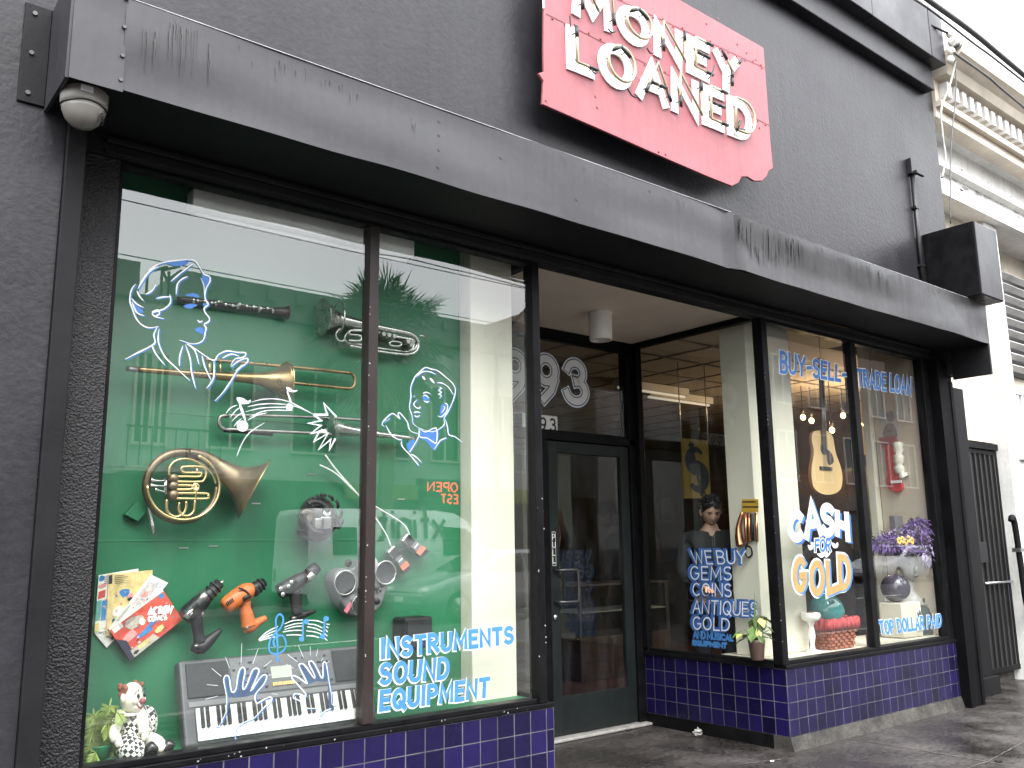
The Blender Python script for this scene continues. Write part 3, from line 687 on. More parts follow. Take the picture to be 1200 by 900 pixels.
# fluorescent batten in the left display
a, b = aY(222, 238, .2), aY(480, 305, .2)
fl = thing('fluorescent_fitting', ((a.x+b.x)/2, .2, a.z), 'long white fluorescent fitting, unlit, high behind the left window', 'light')
z = aY(300, 263, .2).z
c = MB(); c.box(a.x, b.x, .15, .24, z+.0, z+.09); c.build('housing', mat('fitting_white', (.84, .83, .79), .5), fl, bevel=.005)
c = MB(); c.lathe((a.x+.03, .195, z-.022), (1, 0, 0), [(0, .013), (b.x-a.x-.06, .013)], 12); c.build('tube', M['white'], fl)
c = MB()
for x in (a.x+.3, b.x-.4): c.tube([(x, .2, z+.09), (x, .2, 3.409)], .004, 6)
c.build('hanger', M['steel'], fl)
# projecting black box
bx = thing('sign_cabinet', (8.09, -.38, 3.42), 'plain black sheet metal box jutting from the wall above the right end of the canopy', 'box')
c = MB(); c.box(7.885, 8.33, -.61, -.152, 3.495, 4.165); c.build('cabinet', M['frame'], bx, bevel=.006)
c = MB(); c.box(7.893, 8.322, -.617, -.611, 3.503, 4.157); c.build('front_panel', M['sheet'], bx, bevel=.003)
# conduit
cq = aY(1069, 205, -.175); cz0 = 3.48
cn_ = thing('conduit', (cq.x, -.175, cz0), 'thin black conduit with a bracket rising up the dark wall beside the black box', 'pipe')
c = MB(); c.tube([(cq.x, -.175, cz0+.005), (cq.x, -.175, cq.z)], .02, 10); c.build('pipe', M['black'], cn_)
c = MB(); c.box(cq.x-.05, cq.x+.03, -.20, -.1525, cq.z, cq.z+.15); c.box(cq.x-.02, cq.x+.13, -.23, -.201, cq.z+.0, cq.z+.03); c.build('bracket', M['black'], cn_, bevel=.003)
c = MB()
for z_ in (cz0+.35, cz0+.9): c.box(cq.x-.035, cq.x+.035, -.198, -.1525, z_, z_+.02)
c.build('clip', M['black'], cn_)

# ---------------------------------------------------------------- neighbouring white building
NB = thing('white_building', (14, 0, 0), 'white rendered building with cream dentil cornice right of the dark shop', 'building')
YN = .15; XN = 10.0
zb = aY(1130, 244, .1).z
c = MB(); c.box(8.41, 40, .10, .8, zb, 5.5); c.box(8.41, 40, .0, .8, 5.5, 7.3); c.build('upper_wall', M['nbwhite'], NB)
c = MB(); c.box(XN, XN+.32, YN, .8, -.1, zb-.002); c.box(XN+.32, 40, YN, .8, -.1, 2.3); c.box(XN+1.9, XN+2.4, YN, .8, 2.302, zb-.002)
c.box(XN+4.1, 40, YN, .8, 2.302, zb-.002); c.build('pillar_wall', M['nbwhite'], NB, bevel=.01)
c = MB(); c.box(8.41, XN-.002, .31, .8, 2.42, zb-.002); c.box(XN+.322, XN+1.9, .5, .8, 2.302, zb-.002); c.build('recessed_wall', M['nbcream'], NB)  # white wall in the cornice cream: shade under the beam put into its colour
# cornice with dentils
c = MB(); c.box(8.42, 40, -.16, -.002, 5.50, 5.60); c.box(8.42, 40, -.22, -.002, 5.60, 5.66); c.box(8.42, 40, -.17, -.002, 5.66, 5.90)
c.prism([(8.42, -.002, 5.90), (8.42, -.30, 5.90), (8.42, -.34, 5.98), (8.42, -.46, 6.06), (8.42, -.48, 6.14), (8.42, -.002, 6.14)], (31, 0, 0))
CN = c.build('cornice', M['nbcream'], NB)
c = MB(); x = 8.5
while x < 30: c.box(x, x+.09, -.26, -.171, 5.70, 5.86); x += .165
c.build('dentils', M['nbwhite'], CN, bevel=.006)
# old string courses and scars
c = MB(); c.prism([(8.41, .099, zb+.28), (8.41, .03, zb+.30), (8.41, .03, zb+.36), (8.41, .099, zb+.40)], (31, 0, 0)); c.prism([(8.41, .099, zb), (8.41, .05, zb+.01), (8.41, .05, zb+.06), (8.41, .099, zb+.08)], (31, 0, 0)); c.build('string_course', M['nbwhite'], NB)
c = MB()
for k in range(60):
    x = R.uniform(8.8, 11.5); z_ = zb+.2+R.gauss(0, .07)+ (.12 if R.random() < .4 else 0); s = R.uniform(.008, .05)
    n = 7; c.add([(x+s*2.4*R.uniform(.4, 1)*math.cos(6.283*i/n), .0975, z_+s*.6*R.uniform(.4, 1)*math.sin(6.283*i/n)) for i in range(n)], [tuple(range(n))])
c.build('peeling_patch', mat('grey_bare_render', (.30, .29, .27), .8, var=.3), NB)
# louvre window and barred window
lv = MB(); x0, x1, z0, z1 = XN+.33, XN+1.89, 3.30, 4.55
lv.box(x0, x1, .44, .498, z0, z1); L_ = lv.build('louvre_window', M['black'], NB)
c = MB(); z_ = z0+.06
while z_ < z1-.05: c.obox(((x0+x1)/2, .37, z_), ((x1-x0)/2-.03, 0, 0), (0, .032, -.024), (0, .004, .005)); z_ += .14
c.build('slat', mat('grey_slat', (.55, .54, .52), .6, var=.2), L_)
wx0, wx1, wz0, wz1 = XN+.33, XN+1.89, 2.32, 3.02
c = MB(); c.box(wx0, wx1, .46, .499, wz0, wz1); bw = c.build('barred_window', M['black'], NB)
c = MB()
for k in range(12): x = wx0+.06+k*.125; c.box(x, x+.055, YN+.02, YN+.06, wz0, wz1)
c.box(wx0, wx1, YN+.015, YN+.065, 2.50, 2.53); c.box(wx0, wx1, YN+.01, YN+.07, wz1-.05, wz1)
c.build('window_bar', M['nbwhite'], bw, bevel=.004)
c = MB(); c.box(XN+.2, XN+2.0, YN-.05, YN-.002, 2.24, 2.30); c.build('sill', M['nbwhite'], NB, bevel=.006)
# grey jamb and gate
c = MB(); c.box(8.62, 8.95, .10, .26, 0, 2.87); c.box(8.58, 8.99, .06, .099, 0, .16); c.build('gate_jamb', M['gate'], NB, bevel=.005)
c = MB(); c.box(8.5, 12, .353, .8, -.02, .10); c.build('doorstep', M['cement'], NB)
gx0, gx1, gz0, gz1 = 9.22, 9.985, .11, 2.33
gt = thing('security_gate', ((gx0+gx1)/2, .3, gz0), 'grey barred metal security gate in the white building beside the dark pilaster', 'gate')
c = MB(); c.box(gx0, gx1, .28, .32, gz1-.05, gz1); c.box(gx0, gx1, .275, .325, gz0, gz0+.05); c.box(gx0, gx0+.05, .28, .32, gz0+.05, gz1-.05); c.box(gx1-.04, gx1, .28, .32, gz0+.05, gz1-.05); c.build('frame', M['gate'], gt, bevel=.004)
for k in range(6):
    c = MB(); x = gx0+.13+k*.11; c.box(x-.011, x+.011, .275, .297, gz0+.05, gz1-.05); c.build('bar', mat('lighter_bar', (.028, .028, .028), .4, metal=.3) if k == 0 else bpy.data.materials['lighter_bar'], gt)
c = MB(); c.box(gx0+.05, gx1-.04, .30, .31, gz0+.05, gz1-.05); c.build('mesh_panel', mat('dark_mesh', (.012, .011, .0105), .7, var=.2, speck=.5, vscale=6), gt)
c = MB(); c.box(gx0+.02, gx0+.2, .235, .274, 1.18, 1.38); c.build('lock_box', M['black'], gt, bevel=.004)
c = MB(); c.tube([(gx0+.1, .25, .98), (gx1-.02, .25, .98)], .012, 8); c.build('handle', M['steel'], gt)
c = MB(); c.box(gx0, gx1, .26, .352, 2.335, 2.40); c.box(8.96, gx0-.004, .25, .352, .1, 2.40); c.build('gate_frame', M['gate'], NB)
# standpipe on the pillar
sp = thing('drain_pipe', (XN+.22, YN-.05, .0), 'grey drain pipe with a hooked top on the white pillar', 'pipe')
q1 = aY(1186, 606, YN-.05)
c = MB(); c.tube(smooth([(q1.x-.03, YN-.05, q1.z-.04), (q1.x, YN-.05, q1.z), (q1.x+.05, YN-.05, q1.z-.1), (q1.x+.08, YN-.05, q1.z-.5), (q1.x+.10, YN-.05, .8), (q1.x+.16, YN-.05, .72), (q1.x+.3, YN-.05, .76)], 4), .03, 10); c.build('pipe', M['gate'], sp)
c = MB(); c.box(q1.x+.03, q1.x+.14, YN-.085, YN-.002, q1.z-.35, q1.z-.31); c.build('clip', M['steel'], sp)
# litter bin at the frame's right edge
bn = thing('litter_bin', (10.62, -.1, 0), 'black litter bin standing against the white wall at the right edge', 'bin')
c = MB(); c.lathe((10.62, -.12, .01), (0, 0, 1), [(0, .2), (.05, .21), (.78, .25), (.80, .27), (.84, .27), (.84, .22), (.3, .2)], 24, cap=False); c.build('body', M['black'], bn)
c = MB(); c.lathe((10.62, -.12, .84), (0, 0, 1), [(0, .26), (.06, .22), (.09, .1), (.095, 0)], 24); c.build('lid', M['rubber'], bn)
# ---------------------------------------------------------------- cables in the air
def cable(name, pp, Yd_, r, m, label, sag=0., n=6, cat='cable'):
    P = [aY(*p, Yd_) if len(p) == 2 else aY(p[0], p[1], p[2]) for p in pp]
    t = MB(); t.tube(smooth(P, n), r, 8); return top(t, name, m, P[0], label, cat)
M['cable'] = mat('black_cable', (.05, .05, .052), .5); M['cablegrey'] = mat('weathered_grey_cable', (.32, .31, .29), .6, var=.4, vscale=20)
ins = thing('wire_anchor', aY(1114, 52, -.4), 'white porcelain wire anchor at the top right corner of the dark wall', 'insulator')
c = MB()
for k, (px, py) in enumerate(((1113, 40), (1115, 50), (1115, 60), (1114, 70))): c.ball(aY(px, py, -.4), (.035, .035, .04), 10, 8)
c.build('insulator', mat('porcelain', (.6, .57, .52), .3, var=.3), ins)
c = MB(); q = aY(1113, 40, -.4); c.tube([q+V((-.25, .06, .03)), q], .012, 6); c.build('hook', M['black'], ins)
ct = aY(1120, 52, -.44)
wc = MB(); P = smooth([aY(1118, 50, -.44), aY(1160, 80, -.44), aY(1200, 110, -.44), aY(1400, 262, -.44)], 10); wc.tube(P, .03, 8)
wcx = top(wc, 'service_cable', M['cablegrey'], P[0], 'thick taped grey service cable running right from the wire anchor', 'cable')
tpb = MB()
for i in range(1, len(P)-1):
    d_ = (P[i+1]-P[i]).normalized(); tpb.lathe(P[i]-d_*.012, d_, [(0, .034), (.024, .034)], 8)
tpb.build('tape_band', M['cable'], wcx)
cable('service_wire', [(1118, 62), (1160, 92), (1200, 126), (1400, 290)], -.44, .011, M['cable'], 'thin black wire just below the taped service cable')
cable('drop_wire', [(1120, 72), (1113, 100), (1103, 128), (1105, 160), (1108, 185), (1104, 208)], -.38, .010, M['cablegrey'], 'bent pale wire dropping from the anchor close to the wall corner')
cable('drop_wire', [(1119, 74), (1120, 110), (1114, 180), (1114, 262)], -.38, .006, M['cable'], 'straight thin dark wire hanging from the anchor to the black box')
cable('street_cable', [(1040, -36), (1088, 0), (1140, 38), (1200, 88), (1400, 255)], -2.2, .013, M['cable'], 'upper of the two dark cables crossing the white sky')
cable('street_cable', [(1040, -20), (1088, 10), (1140, 50), (1200, 96), (1400, 258)], -2.2, .005, M['cable'], 'thin lower of the two dark cables crossing the white sky')
# ---------------------------------------------------------------- across the street (seen mirrored in the glass)
def mirror(px, py, Yp): p = aY(px, py, Yp); return V((p.x, -Yp, p.z))
FY = 19.0
M['opwall'] = mat('pale_render_wall', (.38, .395, .39), .7, var=.1, vscale=.6, streak=.1)
M['opdark'] = mat('dark_cornice_paint', (.09, .10, .10), .6, var=.2)
M['opglass'] = mat('dark_window_glass', (.02, .025, .03), .06, var=.1)
M['opbrick'] = mat('brown_brick_wall', (.13, .085, .07), .8, var=.25, vscale=1.2)
M['optrim'] = mat('pale_stone_trim', (.5, .48, .44), .7, var=.15)
M['shopdark'] = mat('dark_shopfront', (.03, .032, .034), .4, var=.3)
OA = thing('apartment_building', (10, -FY, 0), 'pale two-storey building with a dark cornice and iron balcony across the street', 'building')
za = mirror(250, 326, FY).z; zb_ = mirror(250, 360, FY).z
c = MB(); c.box(2.0, 19.6, -FY-8, -FY, 3.3, za-.9); c.box(-14, 1.998, -FY-8, -FY, 3.3, 9.6); c.build('wall', M['opwall'], OA)
xa, xb = mirror(160, 330, FY).x, mirror(207, 330, FY).x
c = MB(); c.box(2.0, xa, -FY-8, -FY+.25, za-.9, za); c.box(xb, 19.6, -FY-8, -FY+.25, za-.9, za); c.box(xa, xb, -FY-8, -FY+.1, za-.9, za-.78)
c.box(-14, 1.998, -FY-8, -FY+.25, 9.6, 10.3); c.build('cornice', M['opdark'], OA)
c = MB()
for k in range(40): x = -13.5+k*.83; c.box(x, x+.2, -FY+.252, -FY+.42, za-.45, za-.12) if x > 2.1 and not (xa-.1 < x < xb) and x < 19.3 else None
c.build('bracket', M['opdark'], OA)
rl = MB()
for (px, t0, t1) in ((173, 318, 345), (190, 316, 345), (198, 318, 350)):
    p0, p1 = mirror(px, t0, FY+.5), mirror(px, t1+8, FY+.5); rl.box(p0.x-.03, p0.x+.03, p0.y-.03, p0.y+.03, za-1, p0.z)
p0, p1 = mirror(173, 319, FY+.5), mirror(181, 313, FY+.5); rl.tube([(p0.x, p0.y, p0.z), (p0.x+.5, p0.y, p0.z+.25)], .04, 6)
p0 = mirror(190, 317, FY+.5); rl.tube([(p0.x, p0.y, p0.z), (p0.x+.45, p0.y, p0.z+.2)], .04, 6); rl.tube([(p0.x, p0.y, p0.z), (p0.x+.6, p0.y, za-.9)], .04, 6)
rl.build('roof_stair_rail', M['black'], OA)
def owin(x0, x1, z0, z1, par, y=-FY, fm='optrim'):
    f = MB(); t = .07
    f.box(x0-t, x1+t, y+.001, y+.08, z1, z1+t); f.box(x0-t, x1+t, y+.001, y+.12, z0-t, z0); f.box(x0-t, x0, y+.001, y+.08, z0, z1); f.box(x1, x1+t, y+.001, y+.08, z0, z1)
    f.box((x0+x1)/2-.03, (x0+x1)/2+.03, y+.011, y+.06, z0, z1)
    o = f.build('window', M[fm], par); g = MB(); g.box(x0, x1, y+.001, y+.01, z0, z1); g.build('pane', M['opglass'], o)
for pa, pb in ((160, 176), (182, 196), (246, 296), (344, 394), (446, 478), (505, 535), (575, 600)):
    a, b = mirror(pa, 450, FY).x, mirror(pb, 450, FY).x; owin(a, b, 4.1, 6.35, OA)
for x in (-12, -8.5, -5, -1.5): owin(x, x+1.4, 4.2, 6.4, OA)
bl = MB(); p0, p1 = mirror(138, 465, FY), mirror(258, 478, FY)
bl.box(p0.x, p1.x, -FY+.001, -FY+.9, 3.32, 3.45)
bal = bl.build('balcony', M['optrim'], OA)
rr = MB(); x = p0.x+.05
while x < p1.x: rr.box(x-.012, x+.012, -FY+.86, -FY+.885, 3.451, 4.35); x += .28
rr.box(p0.x, p1.x, -FY+.85, -FY+.895, 4.351, 4.40); rr.build('railing', M['black'], bal)
c = MB(); c.box(-14, 19.6, -FY-8, -FY-.05, 0, 3.298); sfo = c.build('shopfront', M['shopdark'], OA)
for k in range(9):
    x = -13.4+k*3.6; g = MB(); g.box(x, x+2.9, -FY-.049, -FY-.03, .5, 2.5); g.build('pane', M['opglass'], sfo)
q0, q1 = mirror(440, 552, FY), mirror(545, 552, FY)
c = MB(); c.box(q0.x-1, 19.4, -FY-.045, -FY+.1, 2.85, 3.29); c.build('sign_band', mat('olive_sign_band', (.22, .25, .05), .6, var=.1), OA)
# the red LED window sign
o0 = mirror(523, 578, FY-.15)
led = thing('led_sign', (o0.x-.4, -FY+.1, o0.z), 'small red lit OPEN sign in the dark shopfront across the street', 'sign')
c = MB(); c.box(o0.x-1.0, o0.x+.6, -FY-.02, -FY+.1, o0.z-.36, o0.z+.42); c.build('casing', M['black'], led)
t = MB()
def mtext(t, text, x1, z, w_, h, y, wd):      # reads right from the street: runs towards -X
    lay, W = layout(text, .25)
    for ch, x, w0, st in lay:
        for s in st: t.ribbon([(x1-(x+p[0])/W*w_, y, z+p[1]*h) for p in s], wd, (0, 1, 0))
mtext(t, 'OPEN', o0.x+.45, o0.z+.06, 1.1, .26, -FY+.105, .05); mtext(t, 'EST', o0.x+.45, o0.z-.30, .6, .26, -FY+.105, .05)
t.build('lettering', mat('red_led', (.8, .05, .05), .5, var=0, emit=(1, .05, .04, 3.2)), led)
# brown and dark buildings further along
def block(name, x0, x1, h, m, label, nw, nz, z0=4.2, yo=0.):
    o = thing(name, ((x0+x1)/2, -FY, 0), label, 'building')
    c = MB(); c.box(x0, x1, -FY-9, -FY-yo, 0, h); c.build('wall', M[m], o)
    c = MB(); c.box(x0, x1, -FY-yo+.002, -FY-yo+.5, h-.35, h); c.box(x0, x1, -FY-yo+.002, -FY-yo+.3, h-.7, h-.352)
    x = x0+.2
    while x < x1-.3: c.box(x, x+.18, -FY-yo+.302, -FY-yo+.46, h-.62, h-.36); x += .55
    c.build('cornice', M['opdark'] if m != 'opwall' else M['optrim'], o)
    for i in range(nw):
        for k in range(nz):
            xx = x0+(x1-x0)*(i+.25)/nw; owin(xx, xx+(x1-x0)/nw*.5, z0+k*3.4, z0+k*3.4+2.1, o, -FY-yo)
    c = MB(); c.box(x0+.3, x1-.3, -FY-yo+.001, -FY-yo+.06, .4, 2.7); s = c.build('shopfront', M['shopdark'], o)
    c = MB(); c.box(x0+.2, x1-.2, -FY-yo+.001, -FY-yo+.15, 2.9, 3.6); c.build('fascia_board', M['opwall' if m == 'opwall' else 'shopdark'], o)
    return o
block('brick_building', 19.7, 30, 9.6, 'opbrick', 'brown three-bay building with bracketed cornice, next along across the street', 5, 1)
block('brick_building', 30.1, 46, 14.5, 'opbrick', 'tall brown brick building far along the street opposite', 6, 3)
block('grey_building', 46.1, 70, 15.5, 'opdark', 'tall dark grey building at the far end of the street opposite', 8, 3)
block('pale_building', 70.1, 95, 12, 'opwall', 'pale building farthest along the street opposite', 7, 2)
# palm tree
pc = mirror(446, 394, 17.2)
PT = thing('palm_tree', (pc.x, pc.y, 0), 'fan palm tree on the far pavement, mirrored in the shop window', 'palm tree')
c = MB(); c.tube([(pc.x+.25*math.sin(k*.25), pc.y, pc.z*k/12) for k in range(13)], [.24-.006*k for k in range(13)], 12); c.build('trunk', mat('palm_bark', (.16, .12, .09), .9, var=.3, vscale=6, bump=.6), PT)
fr = MB(); dead = MB(); RR = random.Random(5); topx = pc.x+.25*math.sin(12*.25)
for k in range(120):
    a = RR.uniform(0, 6.283); el = RR.uniform(-1.1, 1.45) if k < 96 else RR.uniform(-1.5, -.9); mb = fr if k < 96 else dead
    d_ = V((math.cos(a)*math.cos(el), math.sin(a)*math.cos(el), math.sin(el))); st_ = V((topx, pc.y, pc.z-.2)); L0 = RR.uniform(.75, 1.4)
    b0 = st_+d_*L0; mb.tube([st_, b0], .018, 4, cap=False)
    sdv = d_.cross(V((0, 0, 1)))
    if sdv.length < .05: sdv = V((1, 0, 0))
    sdv.normalize(); upv = sdv.cross(d_)
    for j in range(17):
        q = (j/16-.5)*2.9; dd = (d_*math.cos(q)+sdv*math.sin(q)).normalized(); Lf = RR.uniform(.75, 1.2)*(1-.12*abs(q))
        e1 = b0+dd*Lf*.6+upv*.02; e2 = b0+dd*Lf+V((0, 0, -.22*RR.random())); wv = dd.cross(upv).normalized()*.032
        mb.add([b0, e1+wv, e2, e1-wv], [(0, 1, 2, 3)])
fr.build('crown', mat('palm_frond', (.045, .075, .028), .6, var=.25, island=.4), PT); dead.build('dead_skirt', mat('dry_palm_frond', (.20, .15, .08), .8, island=.3), PT)
# wires over the street
for k, (y_, z_, lab) in enumerate(((-14.2, 8.35, 'higher trolley wire over the far lane'), (-14.6, 7.35, 'lower trolley wire over the far lane'))):
    c = MB(); c.tube([(x, y_, z_+.0009*(x-10)**2) for x in range(-25, 61, 5)], .012, 6); top(c, 'trolley_wire', M['cable'], (0, y_, z_), lab, 'wire')
# street lamp
lp0 = mirror(596, 385, 16.8); 
LP = thing('street_lamp', (lp0.x-.5, -16.8, 0), 'street lamp with a slanting arm on the far pavement, mirrored beside the cream column', 'street lamp')
c = MB(); c.tube([(lp0.x-.5, -16.8, 0), (lp0.x-.5, -16.8, lp0.z-.3)], [.09, .06], 10); c.build('pole', M['gate'], LP)
e_ = mirror(624, 352, 16.8); c = MB(); c.tube([(lp0.x-.5, -16.8, lp0.z-.4), (e_.x, -16.6, e_.z)], .05, 8); c.build('arm', M['gate'], LP)
c = MB(); c.ball((e_.x+.2, -16.6, e_.z), (.35, .14, .08), 14, 8); c.build('lamp_head', M['gate'], LP)

# ---------------------------------------------------------------- vehicles
M['vanwhite'] = mat('van_white_paint', (.75, .76, .76), .25, var=.04, coat=.6); M['silver'] = mat('silver_car_paint', (.34, .35, .36), .28, metal=.35, var=.04, coat=.7)
M['carglass'] = mat('tinted_car_glass', (.015, .02, .022), .05, var=0)
M['lens'] = mat('headlamp_lens', (.7, .7, .68), .1, var=.05, coat=.8); M['amber'] = mat('amber_lamp', (.75, .25, .06), .3, var=0, emit=(1, .35, .1, .5))
def vehicle(name, label, cat, x0, yc, prof, hw, wheels, rw, mbody, glass, group=None, flip=False):
    """prof: stations (x, z_under, z_belt, z_top, half width factor at top); front towards -X"""
    o = thing(name, (x0, yc, -.14), label, cat, group); z0 = -.14; FE, RE = (prof[-1], prof[0]) if flip else (prof[0], prof[-1]); sg = -1 if flip else 1
    b = MB(); rings = []
    for (x, zu, zb, zt, ft) in prof:
        h = hw*(.93 if x in (prof[0][0], prof[-1][0]) else 1)
        rings.append([(x0+x, yc+s*y, z0+z) for s, y, z in ((1, h*.86, zu), (1, h*.98, zu+.14), (1, h, (zu+zb)/2), (1, h*.97, zb), (1, h*ft, zt-.05), (1, h*ft*.86, zt),
                     (-1, h*ft*.86, zt), (-1, h*ft, zt-.05), (-1, h*.97, zb), (-1, h, (zu+zb)/2), (-1, h*.98, zu+.14), (-1, h*.86, zu))])
    n = 12; vs = [p for r_ in rings for p in r_]; m_ = len(rings)
    b.add(vs, [(i*n+k, i*n+(k+1) % n, (i+1)*n+(k+1) % n, (i+1)*n+k) for i in range(m_-1) for k in range(n)], True)
    b.add(rings[0], [tuple(range(n))]); b.add(rings[-1], [tuple(range(n))[::-1]])
    bo = b.build('body', M[mbody], o)
    for gname, poly, both in glass:
        for s in ((1, -1) if both else (0,)):
            g = MB()
            if both: g.prism([(x0+x, yc+s*(hw*f_+.006), z0+z) for x, z, f_ in poly], (0, s*.008, 0))
            else: g.quad(*[(x0+x, yc+y, z0+z) for x, y, z in poly])
            g.build(gname, M['carglass'], o)
    for wx in wheels:
        for s in (1, -1):
            t = MB(); c_ = V((x0+wx, yc+s*(hw-.10), z0+rw)); ax = V((0, s, 0))
            t.lathe(c_-ax*.10, ax, [(0, rw*.9), (.03, rw), (.19, rw), (.222, rw*.93), (.222, rw*.66)], 24, cap=False); to = t.build('wheel', M['rubber'], o)
            r_ = MB(); r_.lathe(c_+ax*.09, ax, [(0, rw*.67), (.01, rw*.62), (.02, rw*.15), (.035, rw*.12), (.035, 0)], 20, cap=False)
            for k in range(5):
                a = 6.283*k/5; r_.obox(c_+ax*.118+V((math.cos(a), 0, math.sin(a)))*rw*.37, V((math.cos(a), 0, math.sin(a)))*rw*.27, V((-math.sin(a), 0, math.cos(a)))*rw*.07, ax*.012)
            r_.build('rim', M['steel'], to)
    for s in (1, -1):
        l = MB(); zz = z0+.70 if cat == 'van' else z0+.66; l.ball((x0+FE[0]+sg*.10, yc+s*(hw*.74), zz+(.25 if cat == 'van' else 0)), (.14, .2, .1), 12, 8); l.build('headlight', M['lens'], o)
        l = MB(); l.ball((x0+RE[0]-sg*.03, yc+s*(hw*.8), z0+1.0), (.05, .12, .2), 12, 8); l.build('tail_light', M['red'], o)
        mr = MB(); mx = 4.15 if flip else [p for p in prof if p[3] > 1.2][0][0]+.25; mr.ball((x0+mx, yc+s*(hw+.12), z0+(1.75 if cat == 'van' else 1.12)), (.09, .13, .12 if cat != 'van' else .2), 12, 8); mr.build('wing_mirror', M['black'], o)
    for px, nm, zc_ in ((prof[0][0]-.02, 'front_bumper', .5), (prof[-1][0]+.02, 'rear_bumper', .55)):
        k = MB(); k.obox((x0+px, yc, z0+zc_), (.07, 0, 0), (0, hw*.9, 0), (0, 0, .12)); k.build(nm, M['black'] if cat == 'van' else M[mbody], o, bevel=.05, seg=3)
    pl = MB(); pl.obox((x0+FE[0]-sg*.10, yc, z0+.5), (.006, 0, 0), (0, .16, 0), (0, 0, .055)); pl.build('number_plate', M['white'], o)
    return o
va = mirror(362, 640, 14.3)
VW = 1.0; vx = va.x
VAN = vehicle('delivery_van', 'white delivery van lettered xfinity on its side, parked across the street', 'van', vx, -15.2,
  [(0, .4, 1.3, 2.36, .87), (.08, .30, 1.35, 2.47, .88), (1.5, .28, 1.35, 2.48, .88), (3.4, .28, 1.35, 2.47, .88), (3.95, .28, 1.35, 2.42, .87), (4.3, .28, 1.3, 2.25, .85), (5.0, .28, 1.15, 1.30, .92), (5.7, .3, .95, 1.12, .92), (5.85, .35, .75, .95, .9)], VW, (1.1, 4.8), .36, 'vanwhite',
  [('side_window', [(.55, 1.45, .975), (.55, 2.05, .915), (1.15, 2.05, .915), (1.15, 1.45, .975)], True), ('side_window', [(3.5, 1.40, .975), (3.5, 2.08, .91), (4.2, 2.03, .905), (4.6, 1.42, .97)], True),
   ('windscreen', [(4.93, -.86, 1.38), (4.93, .86, 1.38), (4.36, .76, 2.16), (4.36, -.76, 2.16)], False)], flip=True)
t = MB(); yv = -15.2+VW*.985+.012
lay, W = layout('xfinity', .14); _ta, _tb = mirror(424, 627, 14.2), mirror(523, 630, 14.2); tw, th_, tx1, tz = _tb.x-_ta.x, .72, _tb.x, _tb.z-.02
for ch, x, w0, st in lay:
    for s in st: t.ribbon([(tx1-(x+p[0])/W*tw, yv-.07*(tz+p[1]*th_-1.2), tz+p[1]*th_) for p in s], .10, (0, 1, .07))
t.build('side_lettering', mat('grey_vinyl_lettering', (.14, .13, .13), .4), VAN)
l = MB(); a_ = mirror(408, 612, 15.2-VW); l.ball((vx+1.38, -15.2+VW*.97, 1.62), (.12, .03, .10), 12, 8); l.build('side_marker', M['amber'], VAN)
ca = mirror(512, 690, 13.0)
CAR = vehicle('silver_car', 'silver hatchback passing in the street before the white van', 'car', ca.x-.95, -12.9,
  [(0, .32, .55, .66, .9), (.12, .24, .66, .78, .93), (.6, .2, .82, .92, .93), (1.25, .2, .92, 1.02, .9), (2.1, .2, .98, 1.44, .74), (2.6, .2, 1.0, 1.52, .74), (3.4, .2, 1.0, 1.50, .74), (4.1, .22, 1.02, 1.30, .76), (4.4, .3, .98, 1.04, .88), (4.5, .36, .9, .98, .9)], .9, (.85, 3.55), .33, 'silver',
  [('side_window', [(1.5, 1.03, .955), (2.15, 1.38, .80), (2.7, 1.43, .78), (2.7, 1.02, .96)], True), ('side_window', [(2.76, 1.02, .96), (2.76, 1.43, .78), (3.4, 1.41, .78), (3.95, 1.1, .93)], True),
   ('windscreen', [(1.30, -.74, 1.06), (1.30, .74, 1.06), (2.08, .62, 1.44), (2.08, -.62, 1.44)], False)])
for i, (x, y, m, lab, mb_) in enumerate(((26, -15.1, 'dark', 'dark parked car along the far kerb', 'opdark'), (33, -15.1, 'p', 'pale parked car far along the far kerb', 'vanwhite'))):
    vehicle('parked_car', lab, 'car', x, y, [(0, .32, .55, .66, .9), (.12, .24, .66, .78, .93), (.6, .2, .82, .92, .93), (1.25, .2, .92, 1.02, .9), (2.1, .2, .98, 1.40, .74), (2.6, .2, 1.0, 1.46, .74), (3.3, .2, 1.0, 1.44, .74), (4.0, .22, 1.02, 1.12, .82), (4.4, .3, .98, 1.04, .88), (4.5, .36, .9, .98, .9)], .88, (.85, 3.55), .32, mb_,
      [('side_window', [(1.5, 1.03, .955), (2.15, 1.35, .80), (3.2, 1.36, .79), (3.8, 1.04, .95)], True), ('windscreen', [(1.30, -.72, 1.06), (1.30, .72, 1.06), (2.08, .6, 1.40), (2.08, -.6, 1.40)], False)])
